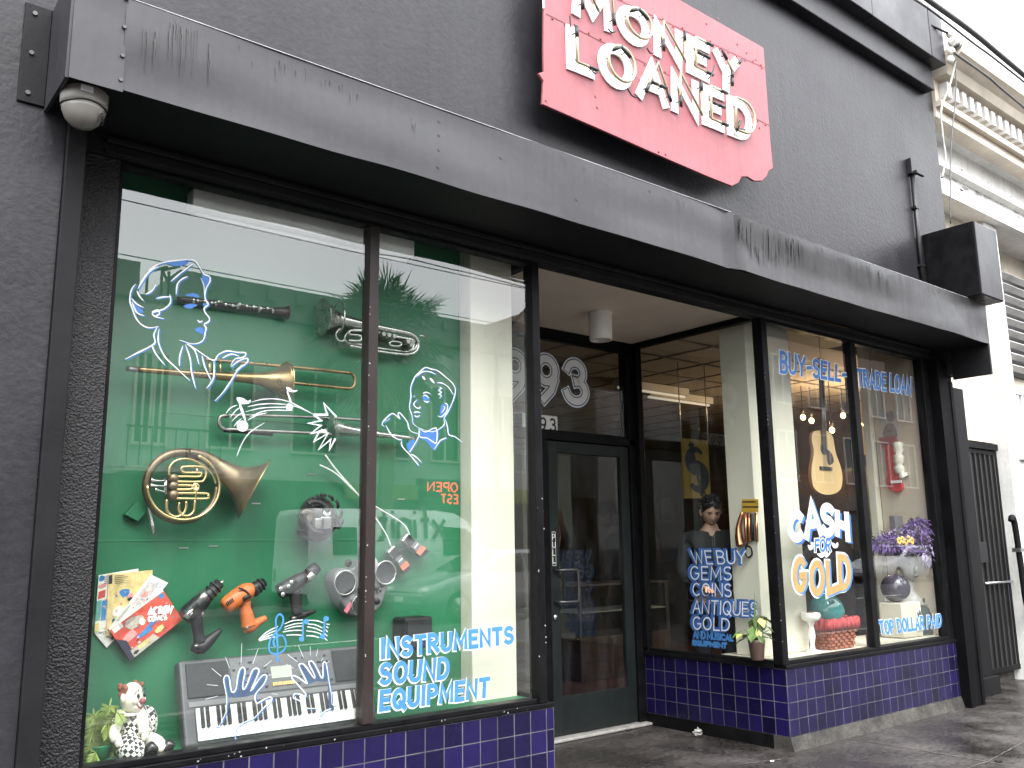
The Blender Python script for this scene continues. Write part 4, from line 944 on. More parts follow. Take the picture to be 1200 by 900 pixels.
# ---------------------------------------------------------------- paint on the glass
M['pwhite'] = mat('white_window_paint', (.50, .515, .53), .6, var=.08, vscale=12)
M['pblue'] = mat('blue_window_paint', (.026, .11, .31), .6, var=.12, vscale=14)
M['plight'] = mat('light_blue_window_paint', (.04, .17, .38), .6, var=.15, vscale=14)
M['pnavy'] = mat('navy_window_paint', (.02, .06, .20), .6, var=.25, vscale=20)
M['pnavyb'] = mat('dark_blue_window_paint', (.025, .085, .24), .6, var=.3, vscale=16)
M['pdusk'] = mat('thin_blue_wash', (.04, .065, .11), .6, var=.2, vscale=20)
M['pgold'] = mat('ochre_window_paint', (.36, .215, .075), .6, var=.12, vscale=10)
FP = lambda x, y: aY(x, y, -.003)
NF = V((0, -1, 0))
def brush(mb, pts, wd, nrm=NF, lift=0., n=3, taper=True, plane=None):
    P = smooth([(plane or FP)(*p) for p in pts], n) if len(pts) > 2 else [(plane or FP)(*p) for p in pts]
    m = len(P); ws = []
    for i in range(m):
        t = i/max(1, m-1); k = min(1, .35+3.2*min(t, 1-t)) if taper else 1
        ws.append(wd*k*(1+.16*math.sin(i*1.3+wd*900)))
    mb.ribbon(P, ws, nrm, lift)
def sketch(name, par, lines, wd, white=True, dx=(.006, .004), lab=None, bl='pblue', bw=.8):
    a = MB(); b = MB()
    for l in lines:
        brush(a, l, wd, lift=.002)
        Q = smooth([FP(*p) for p in l], 3) if len(l) > 2 else [FP(*p) for p in l]
        b.ribbon([p+V((dx[0], 0, -dx[1])) for p in Q], wd*bw, NF, .001)
    o = a.build(name, M['pwhite'], par); b.build('blue_shade', M[bl], o)
    if lab: o['label'] = lab
    return o
def blob(mb, pts, lift=.0015, n=3, plane=None, nrm=NF):
    P = smooth([(plane or FP)(*p) for p in pts], n, closed=True); mb.add([p+nrm*lift for p in P], [tuple(range(len(P)))])
# woman
Z1 = lambda *p: zm(p, 100, 270, 4)
wm = [Z1((245,275),(268,228),(305,182),(350,155),(420,142),(500,139),(530,165),(555,205),(581,216),(583,240),(566,272),(560,310),(570,345)),
 Z1((540,222),(555,262),(560,318),(576,346),(556,365),(561,386),(580,410),(577,428),(556,441),(566,458),(560,482),(556,505),(540,524),(500,532),(440,514)),
 Z1((425,302),(430,255),(450,230),(480,216)), Z1((236,250),(214,282),(208,330),(220,370),(236,410),(262,442),(300,457),(342,450)),
 Z1((218,335),(240,385),(275,400)), Z1((240,282),(255,312),(272,330)), Z1((215,318),(240,345),(272,362)), Z1((248,272),(275,225),(312,185),(340,170)), Z1((280,300),(310,285),(330,255)), Z1((330,320),(370,312),(402,312)),
 Z1((395,300),(398,340),(365,370),(315,386),(326,404),(368,414)), Z1((310,382),(340,374),(346,392),(326,402)), Z1((525,420),(535,430),(549,424)),
 Z1((337,452),(320,490),(326,525),(300,546),(250,571),(186,604)), Z1((345,462),(341,522),(370,590),(420,640),(488,704)), Z1((310,536),(330,580),(372,632)),
 Z1((457,540),(441,592),(440,636)), Z1((467,535),(490,600),(496,660),(515,740)), Z1((472,531),(512,562),(531,628)), Z1((482,531),(545,577),(600,610),(622,584),(662,565),(712,572),(751,575),(740,595),(700,603),(680,636)),
 Z1((545,586),(560,642),(588,702)), Z1((602,612),(600,692),(566,742)), Z1((640,600),(682,580),(720,590)), Z1((681,641),(720,611),(756,600),(757,620),(716,651),(690,692),(650,752),(606,800)),
 Z1((700,660),(735,628)), Z1((400,240),(440,205),(500,160))]
wo = sketch('painted_woman', WL, wm, .0056, lab='white and blue line drawing of a woman in profile')
b = MB()
for l in (((465,305),(500,294),(532,304),(530,316),(500,310)), ((458,356),(490,344),(526,350),(505,362),(488,369)), ((550,342),(576,346),(576,358),(556,356)), ((510,466),(538,454),(562,464),(560,478),(545,486)), ((382,155),(420,146),(480,148),(470,162),(420,168)), ((545,205),(578,220),(575,250),(558,262)), ((225,345),(270,376),(265,388),(232,386)), ((326,316),(365,306),(368,316))):
    blob(b, Z1(*l))
b.build('blue_fill', M['pblue'], wo)
# man in a bow tie
Z2 = lambda *p: zm(p, 430, 420, 6.43)
mn = [Z2((385,522),(345,490),(338,430),(318,370),(330,290),(328,220),(360,140),(400,100),(440,68),(480,80),(530,92),(590,140),(645,190),(665,240),(650,310),(615,390),(580,450),(580,500),(520,545),(470,552),(385,522)),
 Z2((370,140),(410,105),(460,98),(520,120)), Z2((525,185),(560,185),(610,215),(650,275)), Z2((540,215),(560,225),(538,240),(560,255),(540,270),(560,280),(545,300)), Z2((580,335),(605,350),(598,400),(560,440),(532,432)), Z2((575,360),(585,375),(560,410)),
 Z2((418,265),(445,255),(478,268)), Z2((420,285),(440,278),(468,300)), Z2((425,320),(450,330),(468,322)), Z2((378,310),(350,345),(372,372),(395,375),(400,360)), Z2((350,410),(375,402),(400,410)), Z2((355,430),(375,440),(398,430)), Z2((345,290),(360,282)),
 Z2((590,460),(605,520),(615,575),(660,590),(720,635)), Z2((600,598),(550,620),(505,688)), Z2((390,525),(385,595),(330,690),(318,705)), Z2((128,512),(112,500),(125,470),(170,425),(200,418),(245,455),(232,425),(245,410),(300,475),(315,530),(340,555),(385,568)),
 Z2((140,505),(185,580),(235,610),(262,612)), Z2((258,620),(265,665),(330,735),(388,810)), Z2((330,720),(370,745),(410,785)), Z2((388,806),(372,770)), Z2((400,530),(440,555),(520,525),(522,635),(490,625),(450,600),(395,590),(400,530)), Z2((130,480),(150,462)), Z2((150,470),(172,450))]
mo = sketch('painted_man', WL, mn, .0052, lab='white and blue line drawing of a man in a bow tie')
b = MB()
for l in (((420,288),(452,282),(464,312),(440,326),(424,312)), ((392,545),(450,560),(520,535),(545,560),(525,640),(500,690),(440,620),(395,600)), ((560,350),(598,352),(592,400),(550,432)), ((300,640),(360,610),(330,690),(310,690))): blob(b, Z2(*l), .0008)
b.build('blue_fill', M['pblue'], mo)
b = MB()
for l in (((415,135),(430,140),(440,162),(422,155)), ((470,150),(490,155),(510,188),(490,178))): blob(b, Z2(*l))
b.build('white_fill', M['pwhite'], mo)
# white staves, notes and burst by the trombones
Z3 = lambda *p: zm(p, 250, 420, 7.5)
a = MB()
for l in (((110,485),(150,435),(210,410)), ((150,515),(200,455),(240,430)), ((160,555),(210,505),(250,480)), ((178,600),(215,555),(250,530)), ((330,385),(420,362),(520,355),(620,368),(720,405),(880,492)), ((300,425),(400,405),(520,398),(640,405)), ((280,470),(400,440),(520,430),(620,430),(720,420),(880,492)), ((320,515),(420,470),(520,455),(700,458)), ((300,545),(380,500),(470,478)), ((450,565),(320,650),(250,750),(205,860))):
    brush(a, Z3(*l), .0042, lift=.001)
brush(a, Z3((225,380),(250,460),(285,560)), .011, lift=.002); blob(a, Z3((205,345),(260,350),(300,375),(328,362),(320,392),(270,402),(225,395))); 
p_ = [(255+50*math.cos(t), 595+48*math.sin(t)) for t in [6.283*k/14 for k in range(14)]]; blob(a, Z3(*p_))
brush(a, Z3((645,285),(665,340),(682,392)), .009, lift=.002); blob(a, Z3((636,255),(665,255),(700,280),(738,280),(715,296),(660,290)))
p_ = [(667+31*math.cos(t), 428+32*math.sin(t)) for t in [6.283*k/12 for k in range(12)]]; blob(a, Z3(*p_))
no = a.build('painted_notes', M['pwhite'], WL); no['label'] = 'white painted music notes on a flying stave'
a = MB()
P = Z3((880,495),(1000,495),(970,395),(1080,515)); a.ribbon([FP(*p) for p in P], .010, NF, .002)
for l in (((880,495),(948,548),(832,570),(945,590),(855,662),(1000,625),(930,640),(882,732),(1005,660),(925,800),(1030,712),(1018,805),(1070,705)), ((945,625),(1000,655)), ((940,640),(990,640))):
    a.ribbon([FP(*p) for p in Z3(*l)], .010, NF, .0024)
bo = a.build('painted_burst', M['pwhite'], WL); bo['label'] = 'white jagged starburst'
# hands playing the keyboard
Z4 = lambda *p: zm(p, 220, 700, 5.295)
h1 = Z4((165,800),(190,800),(215,760),(238,700),(240,620),(230,560),(222,510),(235,485),(255,495),(265,560),(275,588),(298,570),(310,490),(325,445),(345,435),(355,460),(340,540),(345,570),(365,545),(400,455),(425,440),(442,452),(430,490),(390,580),(440,510),(470,480),(490,490),(470,540),(420,600),(425,655),(470,635),(510,618),(520,640),(470,685),(415,745),(360,770),(310,800),(290,840),(295,880))
h2 = Z4((925,668),(895,665),(890,600),(875,520),(862,430),(852,402),(838,410),(838,480),(830,500),(805,450),(780,405),(762,395),(750,410),(785,480),(780,498),(740,440),(712,412),(690,418),(700,450),(735,520),(735,532),(690,500),(655,485),(645,500),(680,540),(725,590),(730,615),(690,600),(660,600),(655,625),(690,640),(730,685),(790,690),(820,715),(808,760))
ho = sketch('painted_hands', WL, [h1, h2, Z4((190,800),(240,820),(285,858)), Z4((890,690),(850,705),(820,735))], .0054, lab='outlined hands painted over the keyboard')
b = MB(); w2 = MB()
for l in (((228,500),(250,495),(262,560),(290,590),(300,560),(318,460),(345,445),(345,500),(338,560),(360,560),(400,470),(430,450),(420,500),(380,590),(440,520),(475,490),(470,530),(415,600),(330,620),(245,612)), ((700,425),(720,425),(750,470),(785,500),(760,420),(775,415),(810,480),(830,510),(842,430),(855,430),(868,520),(800,520),(740,540),(720,490)), ((870,540),(885,600),(890,690),(875,690))): blob(b, Z4(*l), .0006, 2)
b.build('blue_fill', M['pdusk'], ho)
for l in (((232,368),(260,440)), ((335,285),(330,418)), ((436,320),(404,412)), ((148,440),(208,490)), ((118,542),(186,547)), ((110,632),(186,612)), ((520,392),(470,432)), ((545,470),(500,485)), ((686,298),(718,375)), ((760,305),(760,360)), ((806,318),(798,365)), ((620,355),(680,400)), ((610,415),(655,440)), ((600,470),(636,474)), ((840,375),(826,398)), ((880,395),(858,412)), ((520,597),(558,602))): brush(w2, Z4(*l), .0055, taper=True, lift=.001)
w2.build('motion_marks', M['pwhite'], ho)
# blue clef and stave
a = MB(); b = MB()
for l in (((440,262),(490,215),(560,180)), ((440,264),(500,225),(550,205)), ((442,266),(500,240),(550,225)), ((445,270),(495,255),(540,245)), ((600,165),(650,145),(715,140)), ((600,185),(660,165),(715,160)), ((600,200),(660,182),(715,178)), ((590,215),(650,205),(710,205)), ((610,235),(660,232),(715,235)), ((750,142),(800,145),(840,158)), ((745,165),(790,170),(835,190)), ((740,182),(790,192),(835,212)), ((735,208),(790,215),(830,230)), ((735,238),(780,240),(815,250)), ((860,165),(880,168)), ((858,180),(872,190)), ((855,200),(868,215)), ((850,225),(866,240)), ((845,250),(866,268))): brush(a, Z4(*l), .0042, taper=False, lift=.001)
for l in (((545,390),(560,392),(555,370),(556,300),(548,180),(545,140),(560,108),(582,110),(592,140),(575,190),(530,235),(505,280),(505,330),(530,350),(570,345),(600,320),(608,280),(590,240),(555,240),(530,270),(540,310)), ((715,150),(712,260)), ((848,130),(843,240))): brush(b, Z4(*l), .008, taper=False, lift=.002)
for cx, cy_ in ((735,150), (705,258), (858,132), (835,243)): blob(b, Z4(*[(cx+17*math.cos(t), cy_+16*math.sin(t)) for t in [6.283*k/10 for k in range(10)]]), .002)
so_ = a.build('painted_stave', M['pwhite'], WL); b.build('blue_clef_and_notes', M['plight'], so_)

def words(par, rows, plane, nrm, fill, edge, wf, we, off, lab, gap=.18, space=.3, jit=.015, edgew=1.0, front_edge=False):
    """rows of (text, quad); fill strokes over a wider edge coat shifted by off"""
    a = MB(); e = MB(); n = V(nrm)
    for text, q in rows:
        L_ = text3d(text, q, plane, gap, space, jit)
        for l in L_:
            pass
        for l in (L_ if not front_edge else shift(L_, (0, 0, 0))): a.ribbon(ext(l, wf*.45), [wf]*len(l), n, .0022)
        for l in shift(L_, off): e.ribbon(ext(l, we*.45), [we]*len(l), n, .0012 if not front_edge else .0032)
    o = a.build('painted_lettering', M[fill], par); o['label'] = lab; e.build('lettering_edge', M[edge], o); return o
def ext(l, d):
    if (l[0]-l[-1]).length < 1e-4 or len(l) < 2: return l
    a, b = (l[0]-l[1]).normalized()*d, (l[-1]-l[-2]).normalized()*d
    return [l[0]+a]+list(l[1:-1])+[l[-1]+b]
Z5 = lambda *p: zm(p, 360, 680, 4)
words(WL, [('INSTRUMENTS', Z5((352,280),(960,222),(960,290),(352,360))), ('SOUND', Z5((348,398),(662,368),(655,455),(345,482))), ('EQUIPMENT', Z5((348,525),(848,462),(845,540),(345,605)))],
      FP, (0, -1, 0), 'plight', 'pwhite', .022, .031, (-.004, 0, -.003), 'INSTRUMENTS SOUND EQUIPMENT in blue with white edges', .34, .3)
# right window
Z6 = lambda *p: zm(p, 880, 370, 4.7375)
words(WR, [('BUY-SELL-', Z6((165,200),(525,290),(525,365),(165,310)))], FP, (0, -1, 0), 'pblue', 'pwhite', .028, .040, (-.003, 0, .001), 'BUY - SELL - in blue with white edges', .3, .3)
words(WR, [('TRADE LOAN', Z6((590,300),(890,348),(890,435),(595,385)))], FP, (0, -1, 0), 'pblue', 'pwhite', .028, .040, (-.003, 0, .001), 'TRADE LOAN in blue with white edges', .28, .5)
words(WR, [('TOP DOLLAR PAID', zm(((585,700),(872,668),(872,718),(595,755)), 880, 550, 3.913))], FP, (0, -1, 0), 'plight', 'pwhite', .022, .032, (-.003, 0, .001), 'TOP DOLLAR PAID in light blue', .26, .5)
# CASH for GOLD: letters on an arch, each with its own quad
Z7 = lambda *p: zm(p, 900, 570, 6.427)
a = MB(); e = MB()
for ch, q in (('C', ((165,215),(250,205),(255,390),(165,385))), ('A', ((275,130),(375,130),(395,345),(290,375))), ('S', ((405,150),(490,165),(480,355),(410,345))), ('H', ((520,205),(590,220),(600,390),(520,350)))):
    for l in text3d(ch, Z7(*q), FP): a.ribbon(ext(l, .03), .070, NF, .0022)
    for l in shift(text3d(ch, Z7(*q), FP), (.028, 0, -.016)): e.ribbon(ext(l, .025), .066, NF, .0012)
o = a.build('painted_lettering', M['pwhite'], WR); o['label'] = 'CASH in fat white letters with a blue shadow'; e.build('lettering_shadow', M['pblue'], o)
a = MB(); e = MB(); s_ = MB()
for ch, q in (('G', ((200,560),(275,550),(280,775),(200,775))), ('O', ((325,580),(410,585),(410,800),(325,800))), ('L', ((445,585),(445,580),(525,775),(450,795))), ('D', ((535,535),(610,540),(610,750),(545,760)))):
    if ch == 'L': q = ((445,580),(520,575),(525,765),(455,795))
    L_ = text3d(ch, Z7(*q), FP)
    for l in L_: a.ribbon(ext(l, .024), .054, NF, .0030); e.ribbon(ext(l, .034), .086, NF, .0012)
    for l in shift(L_, (.02, 0, -.006)): s_.ribbon(ext(l, .026), .060, NF, .0021)
o = a.build('painted_lettering', M['pgold'], WR); o['label'] = 'GOLD in ochre letters edged white and blue'; e.build('lettering_edge', M['pwhite'], o); s_.build('lettering_shadow', M['plight'], o)
words(WR, [('FOR', Z7((355,405),(470,400),(468,485),(355,485)))], FP, (0, -1, 0), 'pblue', 'pwhite', .018, .036, (0, 0, 0), 'small FOR between white scrolls', .2)
a = MB()
for l in (((300,440),(315,462),(340,450),(330,430),(350,440)), ((480,425),(495,445),(515,450),(525,425)), ((370,510),(400,520),(425,510),(440,520),(465,505))): brush(a, Z7(*l), .032, lift=.001)
a.build('painted_scroll', M['pwhite'], WR)
# porch side glass
PX = lambda x, y: aX(x, y, 5.517)
Z8 = lambda *p: zm(p, 800, 630, 6)
rows = [('WE BUY', Z8((48,88),(432,92),(432,180),(70,180))), ('GEMS', Z8((48,200),(332,205),(332,295),(50,290))), ('COINS', Z8((65,320),(332,325),(332,412),(65,402))), ('ANTIQUES', Z8((70,435),(515,455),(515,550),(65,525))), ('GOLD', Z8((65,555),(320,568),(318,650),(68,640)))]
words(SR, rows, PX, (-1, 0, 0), 'pnavyb', 'pwhite', .038, .010, (0, -.014, -.003), 'WE BUY GEMS COINS ANTIQUES GOLD in dark blue with thin white outlines', .24, .22, front_edge=True)
words(SR, [('AND MUSICAL', Z8((80,655),(355,690),(355,725),(80,705))), ('EQUIPMENT', Z8((75,725),(310,745),(310,775),(75,752)))], PX, (-1, 0, 0), 'plight', 'pnavyb', .009, .018, (0, .003, 0), 'smaller smudged AND MUSICAL EQUIPMENT in blue', .2, .3)
# 993 over the door
YT = Yd+.028
a = MB(); e = MB(); i_ = MB(); k_ = MB(); nn = V((0, -1, 0))
for ch, cx in (('9', 4.225), ('9', 4.54), ('3', 4.855)):
    w0, st = FT[ch]
    for s in st:
        P = [V((cx-.10+.20*p[0]/w0, YT, 2.535+.31*p[1])) for p in s]
        e.ribbon(ext(P, .05), .118, nn, .001); i_.ribbon(ext(P, .044), .100, nn, .0018); k_.ribbon(ext(P, .036), .074, nn, .0026); a.ribbon(ext(P, .03), .058, nn, .0034)
nwm = mat('number_white', (.90, .90, .90), .5, var=.05); o = a.build('house_number', nwm, TR); o['label'] = 'large grey-white 993 outlined in teal'; i_.build('number_gap', nwm, o)
tl_ = mat('teal_outline', (.012, .05, .085), .5); e.build('number_outline', tl_, o); k_.build('number_inline', tl_, o)
cq = MB(); cx = aY(641, 498, YT).x; z0, z1 = aY(641, 508, YT).z, aY(641, 487, YT).z
cq.box(cx-.25, cx+.105, YT-.005, YT-.002, z0, z1); np_ = cq.build('number_plate', M['white'], TR)
a = MB()
for ch, k in (('9', -.1725), ('9', -.0725), ('3', .0275)):
    w0, st = FT[ch]
    for s in st: a.ribbon([(cx+k+.055*p[0]/w0, YT-.006, z0+.025+(z1-z0-.05)*p[1]) for p in s], .016, nn)
a.build('number', M['black'], np_)
# ---------------------------------------------------------------- things hung on the green board
YB = .30
M['brass'] = mat('tarnished_brass', (.34, .24, .12), .32, metal=.9, var=.3, vscale=9, rvar=.12)
M['oldbrass'] = mat('dull_dark_brass', (.20, .15, .095), .42, metal=.75, var=.35, vscale=8, rvar=.12)
M['brassl'] = mat('bright_brass_lacquer', (.62, .48, .24), .25, metal=.9, var=.2, vscale=9)
M['silver_i'] = mat('worn_silver_plate', (.55, .55, .52), .24, metal=.95, var=.3, vscale=12, rvar=.1)
M['dulls'] = mat('dull_nickel', (.30, .29, .27), .35, metal=.9, var=.3, vscale=12)
M['ebony'] = mat('black_clarinet_wood', (.03, .022, .020), .35, var=.2, coat=.3)
def W_(off): return lambda p: aY(p[0], p[1], YB-off)
def hung(name, px, off, label, cat, group=None): return thing(name, aY(px[0], px[1], YB-off), label, cat, group)
def tubepx(pts, off, r, n=8, sm=4, closed=False):
    P = [aY(p[0], p[1], YB-(p[2] if len(p) > 2 else off)) for p in pts]
    if sm and len(P) > 2: P = smooth(P, sm, closed)
    if isinstance(r, (list, tuple)):
        m = len(P); k = len(r)-1; r = [r[min(k, int(i/(m-1)*k))]*(1-(i/(m-1)*k-int(i/(m-1)*k)))+r[min(k, int(i/(m-1)*k)+1)]*(i/(m-1)*k-int(i/(m-1)*k)) for i in range(m)]
    t = MB(); t.tube(P, r, n, closed=closed); return t
def add_tube(t, pts, off, r, n=8, sm=4, closed=False):
    u = tubepx(pts, off, r, n, sm, closed); k = len(t.v); t.v += u.v; t.f += [[i+k for i in f] for f in u.f]; t.sm += u.sm; t.mi += [t.m]*len(u.f); return t
# clarinet
cl = hung('clarinet', (272, 357), .03, 'black clarinet with silver keys hung highest on the green board', 'clarinet')
tubepx([(208, 350), (225, 352), (300, 362), (318, 364), (330, 365.5), (337, 366.5)], .03, [.011, .014, .016, .017, .024, .036], 14, 0).build('body', M['ebony'], cl)
t = MB()
for px in (226, 252, 278, 303, 319): add_tube(t, [(px-1.5, 352+(px-226)*.128), (px+1.5, 352.4+(px-226)*.128)], .03, .0185, 12, 0)
t.build('ring_joint', M['silver_i'], cl)
kt = MB()
for k in range(11):
    px = 232+k*8.2; py = 351.5+(px-226)*.128+R.uniform(-2, 1); add_tube(kt, [(px, py), (px+R.uniform(5, 9), py+R.uniform(.2, 1.8))], .05, .0035, 6, 0); kt.ball(aY(px, py, YB-.052), (.009, .004, .009), 8, 6)
kt.build('key', M['silver_i'], cl)
# silver valved horn (upper middle)
Z = lambda *p: zm(p, 360, 330, 8)
fh = hung('silver_horn', (436, 388), .06, 'silver brass horn with oval tubing hung behind the mullion', 'brass instrument')
t = tubepx(Z((140,330),(215,338),(285,345)), .07, [.098, .06, .040], 22, 4); t.build('bell', M['silver_i'], fh)
t = MB(); c0 = aY(*Z((292,340))[0], YB-.07); t.tube([c0+V((0, math.cos(a)*.07, math.sin(a)*.085)) for a in [6.283*k/24 for k in range(24)]], .004, 6, closed=True); t.build('bell_ring', M['silver_i'], fh)
t = MB(); add_tube(t, Z((285,345),(330,362),(450,388),(560,412)), .065, [.034, .03, .024], 12, 4)
add_tube(t, Z((560,412),(660,428),(820,458),(950,486),(1010,520),(1042,580),(1030,640),(980,675),(900,682),(760,668),(650,650),(550,630),(400,602)), .06, [.020, .015, .011, .009, .009, .009, .009], 8, 5)
t.build('main_tube', M['silver_i'], fh)
t = MB()
add_tube(t, Z((660,485),(760,505),(900,530),(1000,550)), .06, .011, 8, 4); add_tube(t, Z((1010,545),(1030,580),(1010,625),(950,655),(860,650),(660,622),(550,600),(385,575)), .055, .006, 8, 4)
add_tube(t, Z((560,455),(430,455),(395,470),(400,495),(450,500),(500,510),(510,530),(490,555),(390,552)), .075, .0075, 8, 4); add_tube(t, Z((555,470),(480,462),(420,462)), .08, .006, 8, 4)
add_tube(t, Z((330,440),(290,455),(268,500),(285,545),(320,560),(350,545)), .05, .007, 8, 4); add_tube(t, Z((385,465),(350,530),(372,570),(420,605)), .05, .006, 8, 4)
add_tube(t, Z((775,572),(800,560),(860,568),(885,585),(860,605),(790,600),(772,585)), .075, .006, 8, 4, True); add_tube(t, Z((980,560),(1000,590),(985,630),(950,650)), .06, .006, 8, 4)
t.build('slide_tubing', M['silver_i'], fh)
t = MB()
for x, y in ((640,520), (690,530), (740,540), (870,590), (910,590), (900,620)): q = Z((x, y))[0]; t.lathe(aY(q[0], q[1], YB-.02), (0, -1, 0), [(0, .014), (.075, .014), (.08, .010), (.09, .012)], 12)
t.build('valve', M['dulls'], fh)
t = MB(); add_tube(t, Z((1050,508),(1110,510)), .06, [.005, .009], 8, 0); t.build('mouthpiece', M['silver_i'], fh)
# brass trombone
tb = hung('trombone', (280, 440), .08, 'bright brass trombone with bell and slide, upper of the two', 'trombone')
tubepx([(160, 433), (200, 436), (250, 440), (290, 443), (308, 444.5), (320, 446), (328, 446.7), (334, 447)], .10, [.012, .014, .018, .025, .034, .05, .072, .098], 22, 3).build('bell', M['brass'], tb)
t = MB(); c0 = aY(334.5, 447, YB-.10); t.tube([c0+V((.012*math.sin(a*0), math.cos(a)*.098, math.sin(a)*.098)) for a in [6.283*k/28 for k in range(28)]], .004, 6, closed=True); t.build('bell_rim', M['brassl'], tb)
t = MB(); add_tube(t, [(240, 421.5), (262, 423), (330, 429), (405, 436.5), (412, 438), (415.5, 443), (415.5, 450), (412, 454.5), (405, 455), (370, 451.5), (341, 448.5)], .06, .0085, 8, 3); t.build('slide', M['brass'], tb)
t = MB(); add_tube(t, [(258, 423), (258.5, 440)], .08, .006, 6, 0); add_tube(t, [(245, 422), (246, 440)], .08, .006, 6, 0); t.build('brace', M['brassl'], tb)
t = MB(); add_tube(t, [(148, 432), (161, 433)], .10, [.010, .014], 8, 0); t.build('end_cap', M['dulls'], tb)
# dark trombone
t2 = hung('trombone', (370, 500), .06, 'dull dark trombone behind the painted starburst, lower of the two', 'trombone')
tubepx([(384, 499.5), (388, 500), (394, 501), (404, 503), (420, 505.5), (445, 509), (487, 514)], .08, [.066, .048, .034, .026, .019, .014, .010], 20, 3).build('bell', M['silver_i'], t2)
t = MB(); add_tube(t, [(266, 487), (310, 487), (400, 490.5), (440, 494)], .05, .0075, 8, 3); add_tube(t, [(263, 503), (320, 505.5), (364, 507.5), (430, 510), (475, 513)], .05, .0085, 8, 3)
add_tube(t, [(266, 487), (259, 488), (256.5, 493), (258, 500), (263, 503)], .05, .010, 8, 3); t.build('slide', M['dulls'], t2)
t = MB(); add_tube(t, [(262, 503.5), (300, 506.5), (319, 508.5)], .045, .0125, 8, 0); t.build('slide_sleeve', M['black'], t2)
# French horn
Z = lambda *p: zm(p, 160, 520, 7.06)
hn = hung('french_horn', (215, 572), .06, 'tarnished brass French horn with its wide bell to the right', 'french horn')
c0 = aY(*Z((378, 355))[0], YB-.075); ex = (aY(*Z((665, 355))[0], YB-.075)-c0); ez = (aY(*Z((378, 72))[0], YB-.075)-c0)
t = MB(); t.tube([c0+ex*math.cos(a)+ez*math.sin(a) for a in [math.radians(60+300*k/46) for k in range(47)]], [.0215-.011*(k/46) for k in range(47)], 10); t.build('ring_tube', M['oldbrass'], hn)
t = MB(); t.tube([c0+ex*.985*math.cos(a)*1.03+ez*.965*math.sin(a)+V((0, -.028, 0)) for a in [math.radians(178+250*k/40) for k in range(41)]], .0075, 8); t.build('wrap_tube', M['brassl'], hn)
pts = Z((430,75),(520,90),(590,122),(670,175),(745,232),(815,285),(880,325),(935,355),(975,375)); pr = [.0215, .024, .027, .034, .046, .062, .088, .118, .150]
mc_ = aY(*pts[-1], YB-.148); mr_ = (mc_-CAM).normalized()      # the bell lies square to the line of sight: its mouth is seen edge-on
def on_bell(px, py): d = ray(px, py); return CAM+d*((mc_-CAM).dot(mr_)/d.dot(mr_))
bp_ = [aY(*p, YB-.085) if i < 3 else on_bell(*p) for i, p in enumerate(pts)]
P = smooth(bp_, 4); rr_ = []
for i in range(len(P)): u = i/4; k = min(int(u), 7); rr_.append(pr[k]+(pr[k+1]-pr[k])*(u-k))
t = MB(); t.tube(P, rr_, 26, cap=False); bl = t.build('bell', M['oldbrass'], hn); so_ = bl.modifiers.new('s', 'SOLIDIFY'); so_.thickness = .003
t = MB(); d_ = (P[-1]-P[-3]).normalized(); u_ = d_.orthogonal().normalized(); v_ = d_.cross(u_); t.tube([P[-1]+u_*math.cos(a)*.151+v_*math.sin(a)*.151 for a in [6.283*k/32 for k in range(32)]], .004, 6, closed=True); t.build('bell_rim', M['brass'], hn)
t = MB()
for l in (((268,265),(272,200),(310,150),(370,128),(450,130),(530,165),(600,220),(640,280),(655,330)), ((300,272),(400,272),(520,272),(535,255),(520,240),(400,240),(372,222),(372,202),(400,190),(520,190),(565,205),(577,245),(560,295),(520,315),(300,312)),
          ((295,345),(440,345),(465,360),(440,378),(295,378)), ((290,410),(570,412),(592,432),(570,455),(290,452)), ((250,460),(250,540),(275,585),(330,605),(385,580),(408,530),(410,478)), ((352,485),(350,545),(375,590),(430,595),(470,565),(480,510),(482,470)), ((490,330),(512,350),(508,378),(488,388),(468,372),(470,345),(490,330)), ((500,205),(500,240)), ((490,330),(490,460))):
    add_tube(t, Z(*l), .085, .0068, 8, 4)
t.build('valve_tubing', M['brassl'], hn)
t = MB()
for y in (293, 355, 428): q = Z((272, y))[0]; t.lathe(aY(q[0], q[1], YB-.05), (0, -1, 0), [(0, .021), (.06, .021), (.066, .017), (.068, 0)], 16)
t.build('rotary_valve', M['oldbrass'], hn)
t = MB()
for l in (((118,302),(180,308),(240,305)), ((112,346),(180,350),(240,350)), ((150,380),(190,388),(240,400))): add_tube(t, Z(*l), .095, [.012, .005, .004], 8, 3)
for l in (((236,290),(234,420)), ((246,285),(244,420))): add_tube(t, Z(*l), .09, .005, 6, 0)
t.build('lever', M['silver_i'], hn)
t = MB(); add_tube(t, Z((95,500),(120,620),(132,690),(138,748)), .07, [.005, .008, .012, .005], 10, 4); t.build('mouthpiece', M['silver_i'], hn)
t = MB(); add_tube(t, Z((665,325),(722,296)), .08, .003, 6, 0); t.build('hanging_wire', M['silver_i'], hn)
bk = MB(); P = [aY(*p, YB-.04) for p in ((147, 603), (160, 588), (176, 595), (162, 611))]; bk.prism(P, (0, .038, 0)); top(bk, 'wooden_block', M['green'], P[0], 'small green painted block on the board at the lower left of the French horn', 'block', bevel=.002)
